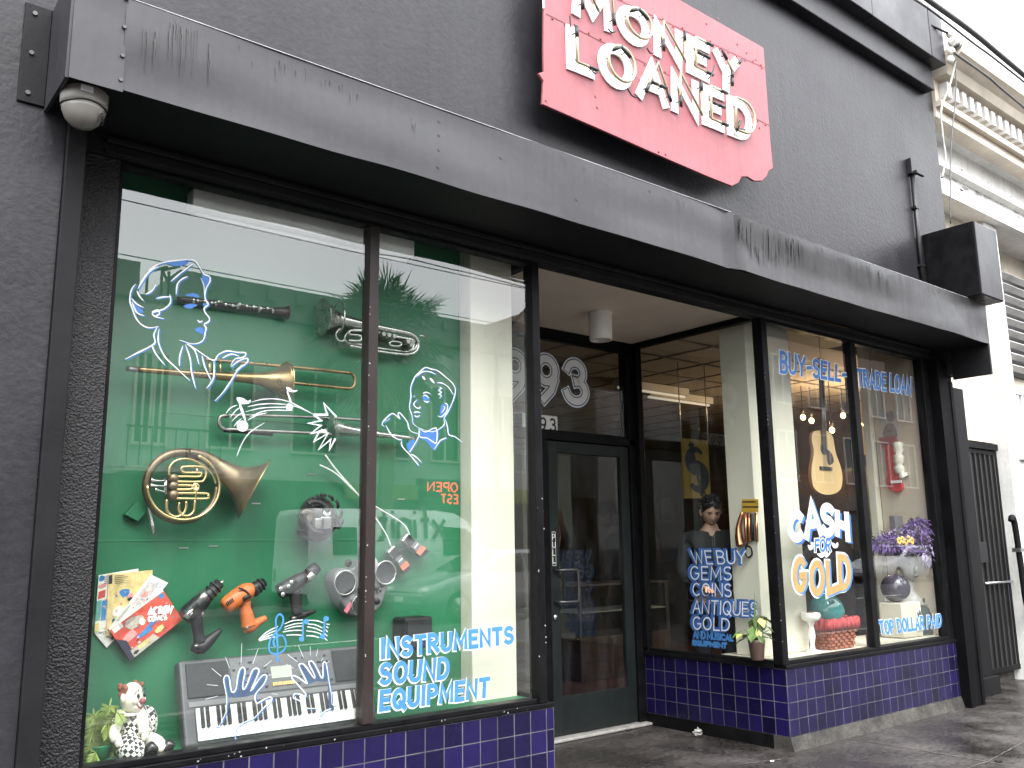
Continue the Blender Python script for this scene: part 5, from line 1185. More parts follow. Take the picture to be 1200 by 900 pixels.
# black headset / camera helmet
Z = lambda *p: zm(p, 325, 580, 5.626)
hs_ = hung('pilot_helmet', (372, 608), .1, 'round black helmet-like gadget with dials hung below the starburst', 'helmet')
c0 = aY(*Z((262, 160))[0], YB-.085)
t = MB(); t.ball(c0, (.098, .085, .115), 24, 16)
o = t.build('shell', mat('scuffed_black_shell', (.022, .018, .016), .35, var=.6, vscale=10, bump=.3, bscale=20, speck=.4), hs_)
t = MB()
for k in range(7): a = k*.45-.4; t.tube([c0+V((.1*math.cos(a+s_*.35)*.98, -.05-.03*math.sin(s_*1.5), .115*math.sin(a+s_*.3))) for s_ in (0, .4, .8, 1.2)], .008, 6)
add_tube(t, Z((200,60),(240,45),(300,60),(335,110)), .17, .012, 8, 4); add_tube(t, Z((170,120),(190,180),(240,230),(300,245)), .165, .012, 8, 4); t.build('strap_rib', M['rubber'], hs_)
t = MB(); q = Z((320, 122))[0]; t.lathe(aY(q[0], q[1], YB-.155), (0, -1, 0), [(0, .022), (.012, .02), (.016, 0)], 16); t.build('white_knob', M['white'], hs_)
t = MB()
for x, y, s in ((310, 185, .03), (270, 190, .026)): q = Z((x, y))[0]; p_ = aY(q[0], q[1], YB-.165); t.box(p_.x-s, p_.x+s, p_.y-.02, p_.y+.02, p_.z-s, p_.z+s)
t.build('dial_box', M['dulls'], hs_, bevel=.006)
t = MB(); add_tube(t, Z((330,170),(360,160),(385,195),(350,212)), .12, [.03, .034, .025, .012], 10, 3); add_tube(t, Z((150,230),(160,252),(230,262),(320,250)), .1, .02, 8, 3); t.build('ear_pad', M['black'], hs_)
t = MB(); q = Z((190, 140))[0]; t.lathe(aY(q[0], q[1], YB-.15), (-.2, -1, 0), [(0, .035), (.02, .032), (.022, .022), (.012, 0)], 18); t.build('lens_ring', mat('bronze_ring', (.10, .075, .05), .35, metal=.6), hs_)
# three cordless drills
Z = lambda *p: zm(p, 200, 650, 6)
M['gplastic_d'] = mat('mid_grey_plastic', (.05, .05, .052), .4, var=.2)
def drill(label, chuck, cr, body, brr, handle, hr, foot, fr_, mb, mc, extra=None):
    o = hung('cordless_drill', body[0] if False else Z(body[1])[0], .08, label, 'drill', 'cordless drills on the green board')
    brr = [r*.88 for r in brr]; hr = [r*.8 for r in hr]; fr_ = [r*.72 for r in fr_]; cr = [r*.9 for r in cr]
    tubepx(Z(*body), .085, brr, 14, 3).build('motor_housing', mb, o)
    tubepx(Z(*chuck), .085, cr, 14, 0).build('chuck', mc, o)
    tubepx(Z(*handle), .08, hr, 12, 3).build('handle', mb, o)
    tubepx(Z(*foot), .08, fr_, 12, 3).build('battery_foot', mb, o)
    h0, h1 = Z(*handle)[0], Z(*handle)[1]; mx_, my_ = (h0[0]+h1[0])/2+4.5, (h0[1]+h1[1])/2
    tubepx([(mx_-1, my_-3), (mx_+1.5, my_), (mx_, my_+4)], .09, [.010, .014, .009], 8, 3).build('trigger', M['black'] if mb is not M['black'] else M['dulls'], o)
    v = MB(); b0, b1 = Z(*body)[-3], Z(*body)[-2]
    for k in range(5):
        q = .15+.16*k; c = (b0[0]+(b1[0]-b0[0])*q, b0[1]+(b1[1]-b0[1])*q); add_tube(v, [(c[0]-1.6, c[1]-3.0), (c[0]+.8, c[1]+1.6)], .124, .0028, 5, 0)
    v.build('vent_slot', M['rubber'], o)
    c0_, c1_ = Z(*chuck)[0], Z(*chuck)[-1]; r2 = MB()
    for k in (.25, .5, .75): 
        c = (c0_[0]+(c1_[0]-c0_[0])*k, c0_[1]+(c1_[1]-c0_[1])*k); e = (c[0]+(c1_[0]-c0_[0])*.04, c[1]+(c1_[1]-c0_[1])*.04); add_tube(r2, [c, e], .085, max(cr)*1.03, 14, 0)
    r2.build('chuck_ring', M['gplastic_d'], o)
    s2 = MB(); f0_, f1_ = Z(*foot)[0], Z(*foot)[1]; add_tube(s2, [(f0_[0]+1, f0_[1]), ((f0_[0]+f1_[0])/2+2, (f0_[1]+f1_[1])/2)], .122, .006, 6, 0); s2.build('foot_label', M['dulls'], o)
    w3 = MB(); add_tube(w3, [(Z(*body)[1][0]+1, Z(*body)[1][1]-9), (Z(*body)[1][0]+.5, Z(*body)[1][1]+2)], .05, .0022, 5, 0); w3.build('hanging_wire', M['silver_i'], o)
    if extra: extra(o)
    return o
M['orange'] = mat('orange_plastic', (.52, .13, .03), .45, var=.12, vscale=6, speck=.08)
M['dgrey'] = mat('dark_grey_plastic', (.018, .0175, .018), .42, var=.3, vscale=14)
def ex1(o):
    t = MB(); add_tube(t, Z((198,282),(240,322)), .085, .034, 14, 0); t.build('grip_band', M['dulls'], o)
    t = MB(); add_tube(t, Z((100,445),(155,378)), .125, .010, 8, 0); add_tube(t, Z((110,455),(170,390)), .12, .005, 8, 0); t.build('side_label', M['silver_i'], o)
    t = MB(); add_tube(t, Z((345,190),(352,200)), .085, .020, 12, 0); t.build('nozzle_tip', M['silver_i'], o)
drill('black cordless drill, left one next to the comics', ((345,198),(260,285),(235,310)), [.028, .033, .036], ((245,302),(200,345),(140,400),(95,440)), [.036, .045, .046, .04], ((185,390),(180,450),(195,560),(205,620)), [.036, .034, .030, .036], ((160,640),(215,650),(290,585),(355,525)), [.034, .045, .032, .012], M['black'], M['dgrey'], ex1)
def ex2(o):
    t = MB(); add_tube(t, Z((480,235),(520,250),(545,275)), .125, .005, 6, 3); add_tube(t, Z((505,315),(555,285)), .12, .013, 8, 0); t.build('black_trim', M['black'], o)
drill('orange cordless drill with a black chuck, the middle one', ((660,190),(610,225),(570,260)), [.022, .032, .036], ((572,258),(530,262),(450,315),(385,362),(372,372)), [.038, .048, .048, .042, .02], ((520,330),(530,400),(545,470),(550,500)), [.034, .036, .040, .044], ((520,515),(560,505),(620,470),(670,445)), [.032, .042, .026, .018], M['orange'], M['black'], ex2)
def ex3(o):
    t = MB(); add_tube(t, Z((955,135),(985,165)), .085, .034, 14, 0); t.build('silver_collar', M['silver_i'], o)
    t = MB()
    for x, y in ((850,195), (775,240), (790,280), (830,225)): q = Z((x, y))[0]; t.ball(aY(q[0], q[1], YB-.128), (.012, .006, .012), 10, 6)
    t.build('screw', M['silver_i'], o)
drill('black cordless drill with a silver collar, the right one', ((1030,85),(995,115),(965,145)), [.030, .034, .032], ((960,150),(900,185),(840,220),(765,262)), [.030, .042, .045, .040], ((868,250),(878,300),(885,370),(890,420)), [.038, .036, .032, .034], ((845,450),(900,432),(960,412),(1020,395)), [.016, .028, .022, .010], M['dgrey'], M['black'], ex3)
# boombox
Z = lambda *p: zm(p, 325, 580, 5.626)
M['gplastic'] = mat('grey_plastic', (.15, .147, .147), .38, var=.1, vscale=10); M['grille'] = mat('dark_speaker_grille', (.013, .013, .0135), .6, var=.2, speck=.5, vscale=12)
bb = hung('boombox', (432, 690), .08, 'grey round-cornered boombox with black speakers behind the mullion', 'radio')
P = smooth([aY(p[0], p[1], YB-.11) for p in Z((372,570),(390,510),(450,480),(500,480),(560,425),(620,450),(650,480),(720,450),(762,500),(740,560),(715,640),(690,720),(640,775),(560,800),(490,790),(430,720),(400,650))], 3, closed=True)
t = MB(); t.prism(P, (0, .105, 0)); t.build('body', M['gplastic'], bb, bevel=.012, seg=3)
for x, y, r_, m, nm in ((440, 578, .058, 'grille', 'speaker'), (707, 512, .058, 'grille', 'speaker'), (545, 728, .052, 'grille', 'speaker')):
    q = aY(*Z((x, y))[0], YB-.111); t = MB(); t.lathe(q, (0, -1, 0), [(0, r_), (.012, r_*.97), (.006, r_*.85), (.002, 0)], 24, cap=False); s_ = t.build(nm, M[m], bb)
    t = MB(); t.tube([q+V((math.cos(a)*r_, -.012, math.sin(a)*r_)) for a in [6.283*k/28 for k in range(28)]], .0045 if nm == 'speaker' and y < 600 else .002, 6, closed=True); t.build('ring', M['silver_i'], s_)
q = aY(*Z((590, 465))[0], YB-.112); t = MB(); t.lathe(q, (0, -1, 0), [(0, .060), (.016, .055), (.022, .02), (.022, 0)], 24); t.build('disc_lid', mat('silver_plastic', (.42, .42, .42), .3), bb)
t = MB()
for x, y, a_, b_ in ((648,615,.022,.011), (690,600,.012,.008), (658,700,.019,.015), (640,645,.006,.006), (660,640,.006,.006), (680,632,.006,.006), (620,712,.007,.007), (470,450,.02,.02)):
    q = aY(*Z((x, y))[0], YB-.113); t.ball(q, (a_, .008, b_), 12, 6)
t.build('control_button', M['black'], bb)
t = MB(); q = aY(*Z((468, 742))[0], YB-.1125); t.obox(q, (.016, 0, .022), (0, .003, 0), (.008, 0, -.006)); t.build('pink_sticker', mat('pink_sticker', (.6, .16, .22), .5), bb)
# two handsets hanging from cords
def handset(label, poly, c1):
    P = [aY(p[0], p[1], YB-.07) for p in Z(*poly)]; o = thing('handheld_radio', P[0], label, 'radio', 'handheld radios hung on cords')
    t = MB(); t.prism(P, (0, .045, 0)); t.build('body', M['silver_i'], o, bevel=.008, seg=3)
    a, b, c, d = P
    def inset(u0, u1, nm, m, v0=.1, v1=.9):
        f = lambda u, v: (a.lerp(b, u)).lerp(d.lerp(c, u), v)+V((0, -.002, 0))
        t = MB(); t.prism([f(u0, v0), f(u1, v0), f(u1, v1), f(u0, v1)], (0, -.003, 0)); t.build(nm, m, o)
    inset(.04, .36, 'screen', M['dgrey']); inset(.39, .64, 'keypad', M['gplastic']); inset(.66, .84, 'red_band', mat('orange_red_band', (.72, .16, .09), .5) if 'orange_red_band' not in bpy.data.materials else bpy.data.materials['orange_red_band'], 0, 1); inset(.86, .97, 'base', M['dgrey'])
    f = lambda u, v: (a.lerp(b, u)).lerp(d.lerp(c, u), v)+V((0, -.006, 0))
    t = MB()
    for k in range(3): t.ball(f(.5, .3+.2*k), (.005, .002, .005), 8, 5)
    t.build('button', M['white'], o); return o
handset('silver and red handheld radio on a cord, lower of the two', ((772,330),(888,488),(845,522),(728,378)), 0)
handset('silver and red handheld radio on a cord, upper right of the two', ((862,250),(1000,372),(962,418),(820,302)), 1)
for l, lab in ((((375,545),(395,556),(425,584),(470,612),(480,627)), 'pale cord slanting down to the upper handheld radio'), (((381,533),(396,553),(424,585),(450,622),(458,640)), 'pale cord slanting down to the lower handheld radio')):
    t = tubepx(l, .045, .004, 6, 4); top(t, 'cord', M['white'], aY(*l[0], YB-.045), lab, 'cord')
t = tubepx(Z((1000,372),(905,352),(850,350),(815,362),(800,378)), .05, .005, 6, 4); top(t, 'coiled_lead', M['black'], aY(*Z((1000,372))[0], YB-.05), 'short black lead looping between the two handheld radios', 'cord')
# small black speaker on the display floor at right
p0, p1 = aY(471, 738, .2), aY(504, 722, .2)
sb = thing('speaker_box', (p0.x, .2, .58), 'small black speaker box low on the board above the word INSTRUMENTS', 'speaker')
z0, z1 = aY(485, 760, .2).z, aY(485, 723, .2).z
t = MB(); t.box(p0.x, p1.x, .17, .298, z0, z1); t.build('cabinet', M['black'], sb, bevel=.015, seg=3)
t = MB(); t.box(p0.x+.012, p1.x-.012, .164, .169, z0+.012, z1-.012); t.build('grille', M['grille'], sb)
# comics fanned on the board
Z = lambda *p: zm(p, 90, 650, 6.43)
M['paper'] = mat('comic_paper', (.74, .72, .64), .4, var=.12, vscale=14)
def cmat(n, c): 
    return bpy.data.materials.get(n) or mat(n, c, .32, var=.3, vscale=22, speck=.35, coat=.3)
def comic(label, quad, off, base, patches, texts=()):
    P = [aY(p[0], p[1], YB-off) for p in Z(*quad)]
    o = thing('comic_book', P[3], label, 'comic book', 'comic books fanned on the green board')
    t = MB(); t.prism(P, (0, .006, 0)); t.build('cover', base, o)
    f = lambda u, v: (P[0].lerp(P[1], u)).lerp(P[3].lerp(P[2], u), v)
    for i, (nm, m, pl) in enumerate(patches):
        t = MB(); Q = [f(u, v)+V((0, -.0008-.0004*i, 0)) for u, v in pl]; t.add(Q, [tuple(range(len(Q)))]); t.build(nm, m, o)
    qq = random.Random(len(label)); t = MB(); inks = [cb_, cr_, cy2, cg_, ck_, cp_, M['paper']]
    for k in range(46):
        u, v = qq.uniform(.05, .95), qq.uniform(.30, .95); t.m = qq.randrange(7); Q = [f(a_, b_)+V((0, -.0030-.00004*k, 0)) for a_, b_ in blobp(u, v, qq.uniform(.008, .035), qq.uniform(.006, .025), 7, k)]; t.add(Q, [tuple(range(len(Q)))])
    t.m = 4
    for k in range(5):
        v = .035+.03*k; t.add([f(a_, b_)+V((0, -.0032, 0)) for a_, b_ in ((.14, v), (.14+qq.uniform(.1, .4), v), (.14+.3, v+.008), (.14, v+.008))], [(0, 1, 2, 3)])
    t.build('cover_print', inks, o)
    for txt, q, wd, m in texts:
        t = MB(); lay, W = layout(txt, .2, .35)
        for ch, x, w0, st in lay:
            for s in st:
                pts = []
                for p in s:
                    a_ = (x+p[0])/W; u = q[0][0]*(1-a_)*(p[1])+q[1][0]*a_*p[1]+q[3][0]*(1-a_)*(1-p[1])+q[2][0]*a_*(1-p[1]); v = q[0][1]*(1-a_)*(p[1])+q[1][1]*a_*p[1]+q[3][1]*(1-a_)*(1-p[1])+q[2][1]*a_*(1-p[1])
                    pts.append(f(u, v)+V((0, -.004, 0)))
                t.ribbon(pts, wd, NF)
        t.build('title_lettering', m, o)
    return o
def blobp(cx, cy_, rx, ry, n=9, seed=0):
    q = random.Random(seed); return [(cx+rx*q.uniform(.7, 1.1)*math.cos(6.283*k/n), cy_+ry*q.uniform(.7, 1.1)*math.sin(6.283*k/n)) for k in range(n)]
cb_, cr_, cy2, cg_, ck_, cp_, ct_ = cmat('ink_blue', (.05, .20, .45)), cmat('ink_red', (.62, .09, .06)), cmat('ink_yellow', (.70, .55, .20)), cmat('ink_green', (.12, .35, .30)), cmat('ink_black', (.03, .03, .05)), cmat('ink_pink', (.70, .30, .28)), cmat('cover_tan', (.68, .52, .24))
comic('pale comic at the back of the fan, only its lower corner showing', ((150,330),(400,300),(270,640),(228,702)) if False else ((132,590),(330,480),(360,560),(225,702)), .012, M['paper'], [('panel', ck_, [(.3,.7),(.6,.75),(.6,.95),(.35,.95)])])
comic('blue and orange comic at the left edge of the fan', ((165,155),(465,105),(430,540),(132,592)), .016, M['paper'],
  [('badge', cb_, blobp(.08, .07, .075, .055, 12)), ('head', cp_, blobp(.11, .20, .1, .05)), ('panel', cr_, [(.03,.29),(.2,.27),(.2,.40),(.02,.42)]), ('strip', cg_, [(.0,.45),(.12,.44),(.12,.78),(.0,.8)]), ('strip', cb_, [(.13,.46),(.25,.44),(.25,.8),(.14,.8)]), ('panel', cy2, [(0,.84),(.10,.82),(.10,.97),(0,.98)])])
comic('yellow tan comic with small dark figures, centre of the fan', ((238,148),(572,115),(556,578),(222,614)), .022, ct_,
  [('title_block', ck_, [(.01,.02),(.09,.01),(.09,.16),(.01,.16)]), ('figure', cb_, blobp(.38,.33,.13,.08,9,3)), ('figure', cp_, blobp(.5,.40,.08,.06,9,4)), ('figure', M['paper'], blobp(.27,.62,.15,.10,9,5)), ('figure', ck_, blobp(.15,.76,.05,.03,9,6)), ('figure', ck_, blobp(.52,.44,.08,.035,8,8))])
comic('white comic turned aslant above the red one', ((245,545),(562,152),(690,212),(640,290)) if False else ((238,560),(560,150),(688,212),(420,560)), .030, M['paper'],
  [('faded_print', cmat('faded_print', (.55, .50, .48)), [(.45,.15),(.9,.12),(.92,.6),(.5,.7)]), ('faded_print', cp_, blobp(.66,.4,.08,.16,9,7))])
comic('red comic titled ACTION COMICS, frontmost of the fan', ((246,568),(652,272),(796,490),(402,800)), .040, cr_,
  [('spine_edge', M['paper'], [(0,-.02),(1,-.02),(1,.012),(0,.012)]), ('price_box', M['paper'], [(.03,.02),(.2,.02),(.2,.15),(.03,.15)]), ('badge', cb_, blobp(.93,.09,.05,.07,12)), ('crowd', cmat('grey_crowd', (.45, .40, .33)), blobp(.36,.22,.18,.16,12,11)), ('balloon', M['paper'], blobp(.47,.34,.055,.10,10,12)), ('figure', cb_, blobp(.42,.63,.16,.08,9,13)), ('figure', cb_, blobp(.55,.55,.10,.06,8,15)), ('flash', cp_, blobp(.2,.45,.14,.13,9,14)), ('crowd', ck_, [(0,.3),(.12,.5),(.1,.99),(0,.99)]), ('crowd', cmat('grey_crowd', (.45, .40, .33)), [(.08,.78),(.5,.8),(.55,.99),(.08,.99)]), ('flash', cy2, blobp(.3,.85,.13,.06,8,17)), ('flash', cy2, blobp(.62,.8,.1,.08,8,18)), ('figure', ck_, blobp(.14,.9,.06,.05,7,19))],
  [('ACTION', [(.60,.12),(.93,.30),(.86,.62),(.56,.30)][:0] or [(.66,.16),(.99,.50),(.90,.62),(.60,.30)], .012, M['white']), ('COMICS', [(.585,.34),(.83,.62),(.79,.70),(.55,.44)], .008, M['white'])])
# keyboard leaning against the board
BLp, BRp, TLp = aY(216, 877, .095), aY(441, 838, .095), aY(213, 775, .235)
kx0, kx1 = BLp.x, BRp.x; kz0 = .577; et = V((0, .14, TLp.z-kz0)); kh = et.length; et.normalize(); en = V((1, 0, 0)).cross(et); en = en if en.y < 0 else -en
K = thing('electric_keyboard', (kx0, .1, kz0), 'grey electric keyboard standing tilted on the display floor against the green board', 'keyboard')
def kp(u, v, h=0.): return V((kx0+(kx1-kx0)*u, .095, kz0))+et*(kh*v)+en*h
def slab(u0, u1, v0, v1, h0, h1): 
    t = MB(); c = (kp(u0, v0, h0)+kp(u1, v1, h1))/2; t.obox(c, V(((kx1-kx0)*(u1-u0)/2, 0, 0)), et*(kh*(v1-v0)/2), en*((h1-h0)/2)); return t
slab(0, 1, 0, 1, -.05, .012).build('case', mat('grey_keyboard_case', (.055, .055, .058), .4, var=.1, speck=.08), K, bevel=.012, seg=3)
slab(.03, .97, .44, .50, .012, .016).build('fascia_strip', M['gplastic'], K)
sp_ = slab(.03, .235, .54, .95, .012, .018); sp_.build('speaker_grille', M['grille'], K, bevel=.01, seg=3); slab(.80, .97, .54, .95, .012, .018).build('speaker_grille', M['grille'], K, bevel=.01, seg=3)
slab(.245, .79, .52, .97, .012, .015).build('control_panel', mat('silver_control_panel', (.105, .105, .11), .4, var=.2, speck=.25, vscale=14), K, bevel=.002)
slab(.45, .56, .67, .82, .015, .018).build('display', mat('lcd_grey', (.36, .38, .32), .2, var=.1), K)
t = MB()
for k in range(9): c = kp(.455+.013*k, .60, .018); t.obox(c, V((.005, 0, 0)), et*.008, en*.003)
t.build('amber_button', mat('amber_button', (.6, .42, .16), .4), K)
t = MB()
for k in range(46):
    c = kp(R.choice((R.uniform(.26, .43), R.uniform(.58, .78))), R.choice((.58, .66, .74, .82, .9)), .017); t.obox(c, V((.006, 0, 0)), et*.004, en*.002)
t.build('control_button', M['dgrey'], K)
sk_ = slab(.055, .975, .04, .42, -.01, .0125); sk_.build('key_bed', M['black'], K)
nw = 36; u0, u1 = .058, .972; kw = (u1-u0)/nw; km = mat('white_key_plastic', (.80, .79, .76), .3, var=.04, coat=.3); first = None
for k in range(nw):
    a = slab(u0+k*kw+kw*.04, u0+(k+1)*kw-kw*.04, .045, .415, .0126, .024).build('white_key', km, K, bevel=.001, seg=1)
for k in range(nw-1):
    if k % 7 in (2, 6): continue
    slab(u0+(k+1)*kw-kw*.3, u0+(k+1)*kw+kw*.3, .185, .415, .0241, .036).build('black_key', M['black'], K, bevel=.0015, seg=1)
# clown doll
Z = lambda *p: zm(p, 90, 790, 8.185)
def cz(x, y, Y): q = Z((x, y))[0]; return aY(q[0], q[1], Y)
CD = thing('clown_doll', cz(600, 800, .14)*1, 'seated clown doll in a black and white chequered suit beside the fern', 'doll')
M['porc'] = mat('painted_doll_face', (.72, .66, .56), .35, var=.06, coat=.3); M['satin'] = mat('white_satin', (.72, .68, .58), .45, var=.12, vscale=18, bump=.3, bscale=24)
ck = bpy.data.materials.new('black_white_chequer'); ck.use_nodes = True; nt_ = ck.node_tree; bs = nt_.nodes['Principled BSDF']; tc_ = nt_.nodes.new('ShaderNodeTexCoord'); mp_ = nt_.nodes.new('ShaderNodeMapping'); mp_.inputs['Rotation'].default_value = (.4, .6, .75)
ch_ = nt_.nodes.new('ShaderNodeTexChecker'); ch_.inputs['Scale'].default_value = 62; ch_.inputs['Color1'].default_value = (.70, .68, .62, 1); ch_.inputs['Color2'].default_value = (.015, .015, .016, 1)
nt_.links.new(tc_.outputs['Object'], mp_.inputs[0]); nt_.links.new(mp_.outputs[0], ch_.inputs[0]); nt_.links.new(ch_.outputs[0], bs.inputs['Base Color']); bs.inputs['Roughness'].default_value = .6
hc = cz(525, 222, .14); hr_ = .050
fx = V((.55, -.8, -.1)).normalized(); sx = fx.cross(V((0, 0, 1))).normalized(); ux = sx.cross(fx)
t = MB(); t.ball(hc, (hr_*.92, hr_, hr_*1.2), 24, 18); t.ball(hc+fx*.028-ux*.028, .028, 14, 10)
for s in (1, -1): t.ball(hc+sx*s*.05+ux*.004, (.012, .012, .02), 10, 8)
t.ball(hc+fx*.035-ux*.006+sx*.022, .016, 10, 8); t.ball(hc+fx*.035-ux*.006-sx*.022, .016, 10, 8)
t.build('head', M['porc'], CD)
t = MB(); t.ball(hc+fx*.056-ux*.008, .0125, 14, 10); t.build('red_nose', M['red'], CD)
t = MB(); t.tube([hc+fx*(.052-abs(k)*.002)-ux*(.034-.0016*k*k)+sx*k*.006 for k in range(-4, 5)], [.002, .004, .005, .006, .0065, .006, .005, .004, .002], 8); t.build('red_mouth', M['red'], CD)
t = MB()
for s in (1, -1):
    e0 = hc+fx*.047+ux*.014+sx*s*.019; t.ball(e0, (.006, .006, .009), 10, 8)
    t.tube([hc+fx*(.046-.003*abs(k))+ux*(.04-.0022*k*k)+sx*(s*.02+k*.004) for k in range(-3, 4)], .0016, 6)
    t.tube([e0+ux*.014+fx*.001, e0-ux*.016+fx*.001], .0012, 5)
t.build('painted_eye', M['black'], CD)
t = MB()
for k in range(40):
    a = R.uniform(0, 6.28); p = hc+sx*math.copysign(.046, math.cos(a))+ux*R.uniform(.012, .05)-fx*R.uniform(-.005, .03); t.ball(p, R.uniform(.006, .012), 7, 5)
t.build('hair', mat('auburn_doll_hair', (.22, .07, .04), .8, var=.4), CD)
cb0 = cz(545, 480, .16); 
t = MB(); t.tube([hc-ux*.055-fx*.01, cz(550, 360, .16), cb0, cz(560, 620, .16), cz(570, 700, .15)], [.022, .048, .062, .072, .060], 18); t.ball(cz(660, 480, .185), (.05, .03, .075), 14, 10); t.build('torso', ck, CD)
t = MB(); n_ = 16
for k in range(n_): a = 6.283*k/n_; c = hc-ux*.062-fx*.008; t.ball(c+sx*.044*math.cos(a)+fx*.040*math.sin(a), (.015, .015, .008), 8, 6)
t.build('ruff', M['satin'], CD)
t = MB(); t.tube(smooth([cz(440, 370, .15), cz(390, 450, .135), cz(355, 560, .11), cz(390, 640, .09)], 4), [.022]*4+[.025]*4+[.022]*4+[.015], 12); t.build('sleeve', M['satin'], CD)
t = MB(); t.tube(smooth([cz(600, 350, .14), cz(625, 420, .11), cz(640, 500, .09), cz(650, 570, .075)], 4), [.021]*4+[.024]*4+[.022]*4+[.016], 12); t.build('sleeve', M['satin'], CD)
t = MB(); t.ball(cz(400, 655, .085), (.016, .016, .022), 10, 8); t.ball(cz(655, 590, .07), (.016, .016, .022), 10, 8); t.build('hand', M['porc'], CD)
t = MB(); t.tube(smooth([cz(540, 660, .14), cz(500, 690, .10), cz(570, 755, .07), cz(640, 765, .06)], 4), [.05]*4+[.052]*4+[.044]*4+[.03], 12); t.build('trouser_leg', ck, CD)
t = MB(); t.tube(smooth([cz(600, 660, .15), cz(700, 640, .12), cz(790, 690, .10), cz(840, 720, .09)], 4), [.036]*4+[.034]*4+[.030]*4+[.026], 12); t.build('trouser_leg', M['satin'], CD)
for a_, b_ in ((cz(690, 740, .055), cz(760, 670, .045)), (cz(835, 745, .09), cz(915, 640, .08))):
    t = MB(); t.tube(smooth([a_-V((0, 0, .008)), a_+(b_-a_)*.4, b_], 4), [.018, .022, .025, .026, .027, .026, .025, .022, .012], 12); t.build('shoe', mat('black_patent', (.014, .014, .014), .2, coat=.5) if 'black_patent' not in bpy.data.materials else bpy.data.materials['black_patent'], CD)
# fern
FN = thing('fern', cz(180, 850, .13), 'yellow-green artificial fern in the lower left corner of the left window', 'plant')
fm = mat('fern_leaf', (.20, .27, .06), .55, var=.25, vscale=12, island=.35); RR = random.Random(11); st_ = MB()
base = cz(190, 860, .16); lf = MB()
for tip, bend in (((100, 480), .1), ((340, 420), .12), ((300, 590), .1), ((490, 760), .08), ((140, 880), .05), ((250, 650), .12), ((90, 640), .08), ((400, 800), .06), ((200, 880), .04), ((110, 780), .06), ((330, 700), .1), ((440, 450), .1)):
    tp_ = cz(tip[0], tip[1], RR.uniform(.06, .2)); mid = base.lerp(tp_, .55)+V((0, -.02, bend)); P = smooth([base, mid, tp_], 9)
    st_.tube(P, [.0022]*len(P), 5)
    for i in range(2, len(P)):
        d_ = (P[i]-P[i-1]).normalized(); sd_ = d_.cross(V((.3, -1, .2))).normalized(); L0 = .062*(1-.75*(i/len(P))**1.5)
        for s in (1, -1):
            for q in (0, .33, .66):
                b0 = P[i-1].lerp(P[i], q); e = b0+(sd_*s+d_*.45).normalized()*L0*RR.uniform(.8, 1.1)+V((0, 0, -.012)); w0 = d_*.0021
                lf.add([b0-w0, b0+w0, b0.lerp(e, .55)+w0*1.9, e, b0.lerp(e, .55)-w0*1.3], [(0, 1, 2, 3, 4)])
lf.build('fronds', fm, FN); st_.build('stems', mat('fern_stem', (.16, .15, .05), .6), FN)
pt_ = MB(); pt_.lathe((base.x, .16, .5752), (0, 0, 1), [(0, .045), (.05, .055), (.055, .055), (.055, .045), (.045, 0)], 18); pt_.build('pot', M['green'], FN)
# ---------------------------------------------------------------- right window display
ZF = .592
def onfloor(px, py, Z=ZF): return aZ(px, py, Z)
# wicker basket with a red cloth and a teal ball
b0 = V((6.42, .20, ZF)); q = aY(973, 757, .08); b0.x = aY(973, 745, .2).x
bk = thing('wicker_basket', b0, 'square red-brown wicker basket lined with a red ruffled cloth', 'basket')
wv = mat('red_wicker', (.34, .11, .06), .6, var=.25, vscale=10, bump=.2)
hx, hy, hz = .19, .12, .21
t = MB()
for k in range(9):
    z = ZF+.012+k*.023; s = .84+.16*k/8
    for sx_, sy_ in ((0, 1), (0, -1), (1, 0), (-1, 0)):
        for j in range(9):
            u = (j+.5)/9*2-1; o_ = .006*(1 if (j+k) % 2 else -1)
            c = b0+V((u*hx*s if sy_ else sx_*(hx*s+o_), sy_*(hy*s+o_) if sy_ else u*hy*s, z-ZF)); t.obox(c, V((hx*s/9.2 if sy_ else .007, 0, 0)), V((0, .007 if sy_ else hy*s/9.2, 0)), V((0, 0, .010)))
t.build('woven_body', wv, bk, bevel=.003, seg=1)
t = MB(); t.box(b0.x-hx*.82, b0.x+hx*.82, b0.y-hy*.82, b0.y+hy*.82, ZF, ZF+.18); t.build('inner_lining', mat('dark_lining', (.12, .02, .02), .8), bk)
t = MB(); P = []; n_ = 72
for k in range(n_):
    a = 6.283*k/n_; ca, sa = math.cos(a), math.sin(a); m_ = max(abs(ca), abs(sa)); x, y = ca/m_*hx*1.03, sa/m_*hy*1.03
    rf = 1+.05*math.sin(k*1.9); P.append((V((x*rf*.86, y*rf*.86, .225)), V((x*rf*1.05, y*rf*1.08, .222+.012*math.sin(k*1.1))), V((x*(1.08+.05*math.sin(k*1.9)), y*(1.10+.05*math.sin(k*1.9)), .15+.014*math.sin(k*2.3)))))
for k in range(n_):
    a, b_ = P[k], P[(k+1) % n_]
    for i in range(2): t.add([b0+a[i], b0+b_[i], b0+b_[i+1], b0+a[i+1]], [(0, 1, 2, 3)], True)
rc = t.build('ruffled_cloth', mat('red_cloth', (.42, .05, .05), .75, var=.15, bump=.2, bscale=30), bk)
so_ = rc.modifiers.new('s', 'SOLIDIFY'); so_.thickness = .004
t = MB(); t.ball(b0+V((-.03, 0, .28)), .135, 28, 18); top(t, 'teal_ball', mat('teal_marbled_ball', (.03, .20, .19), .2, var=.35, vscale=6, coat=.5), b0+V((0, 0, .15)), 'shiny teal ball resting in the red wicker basket', 'ball')
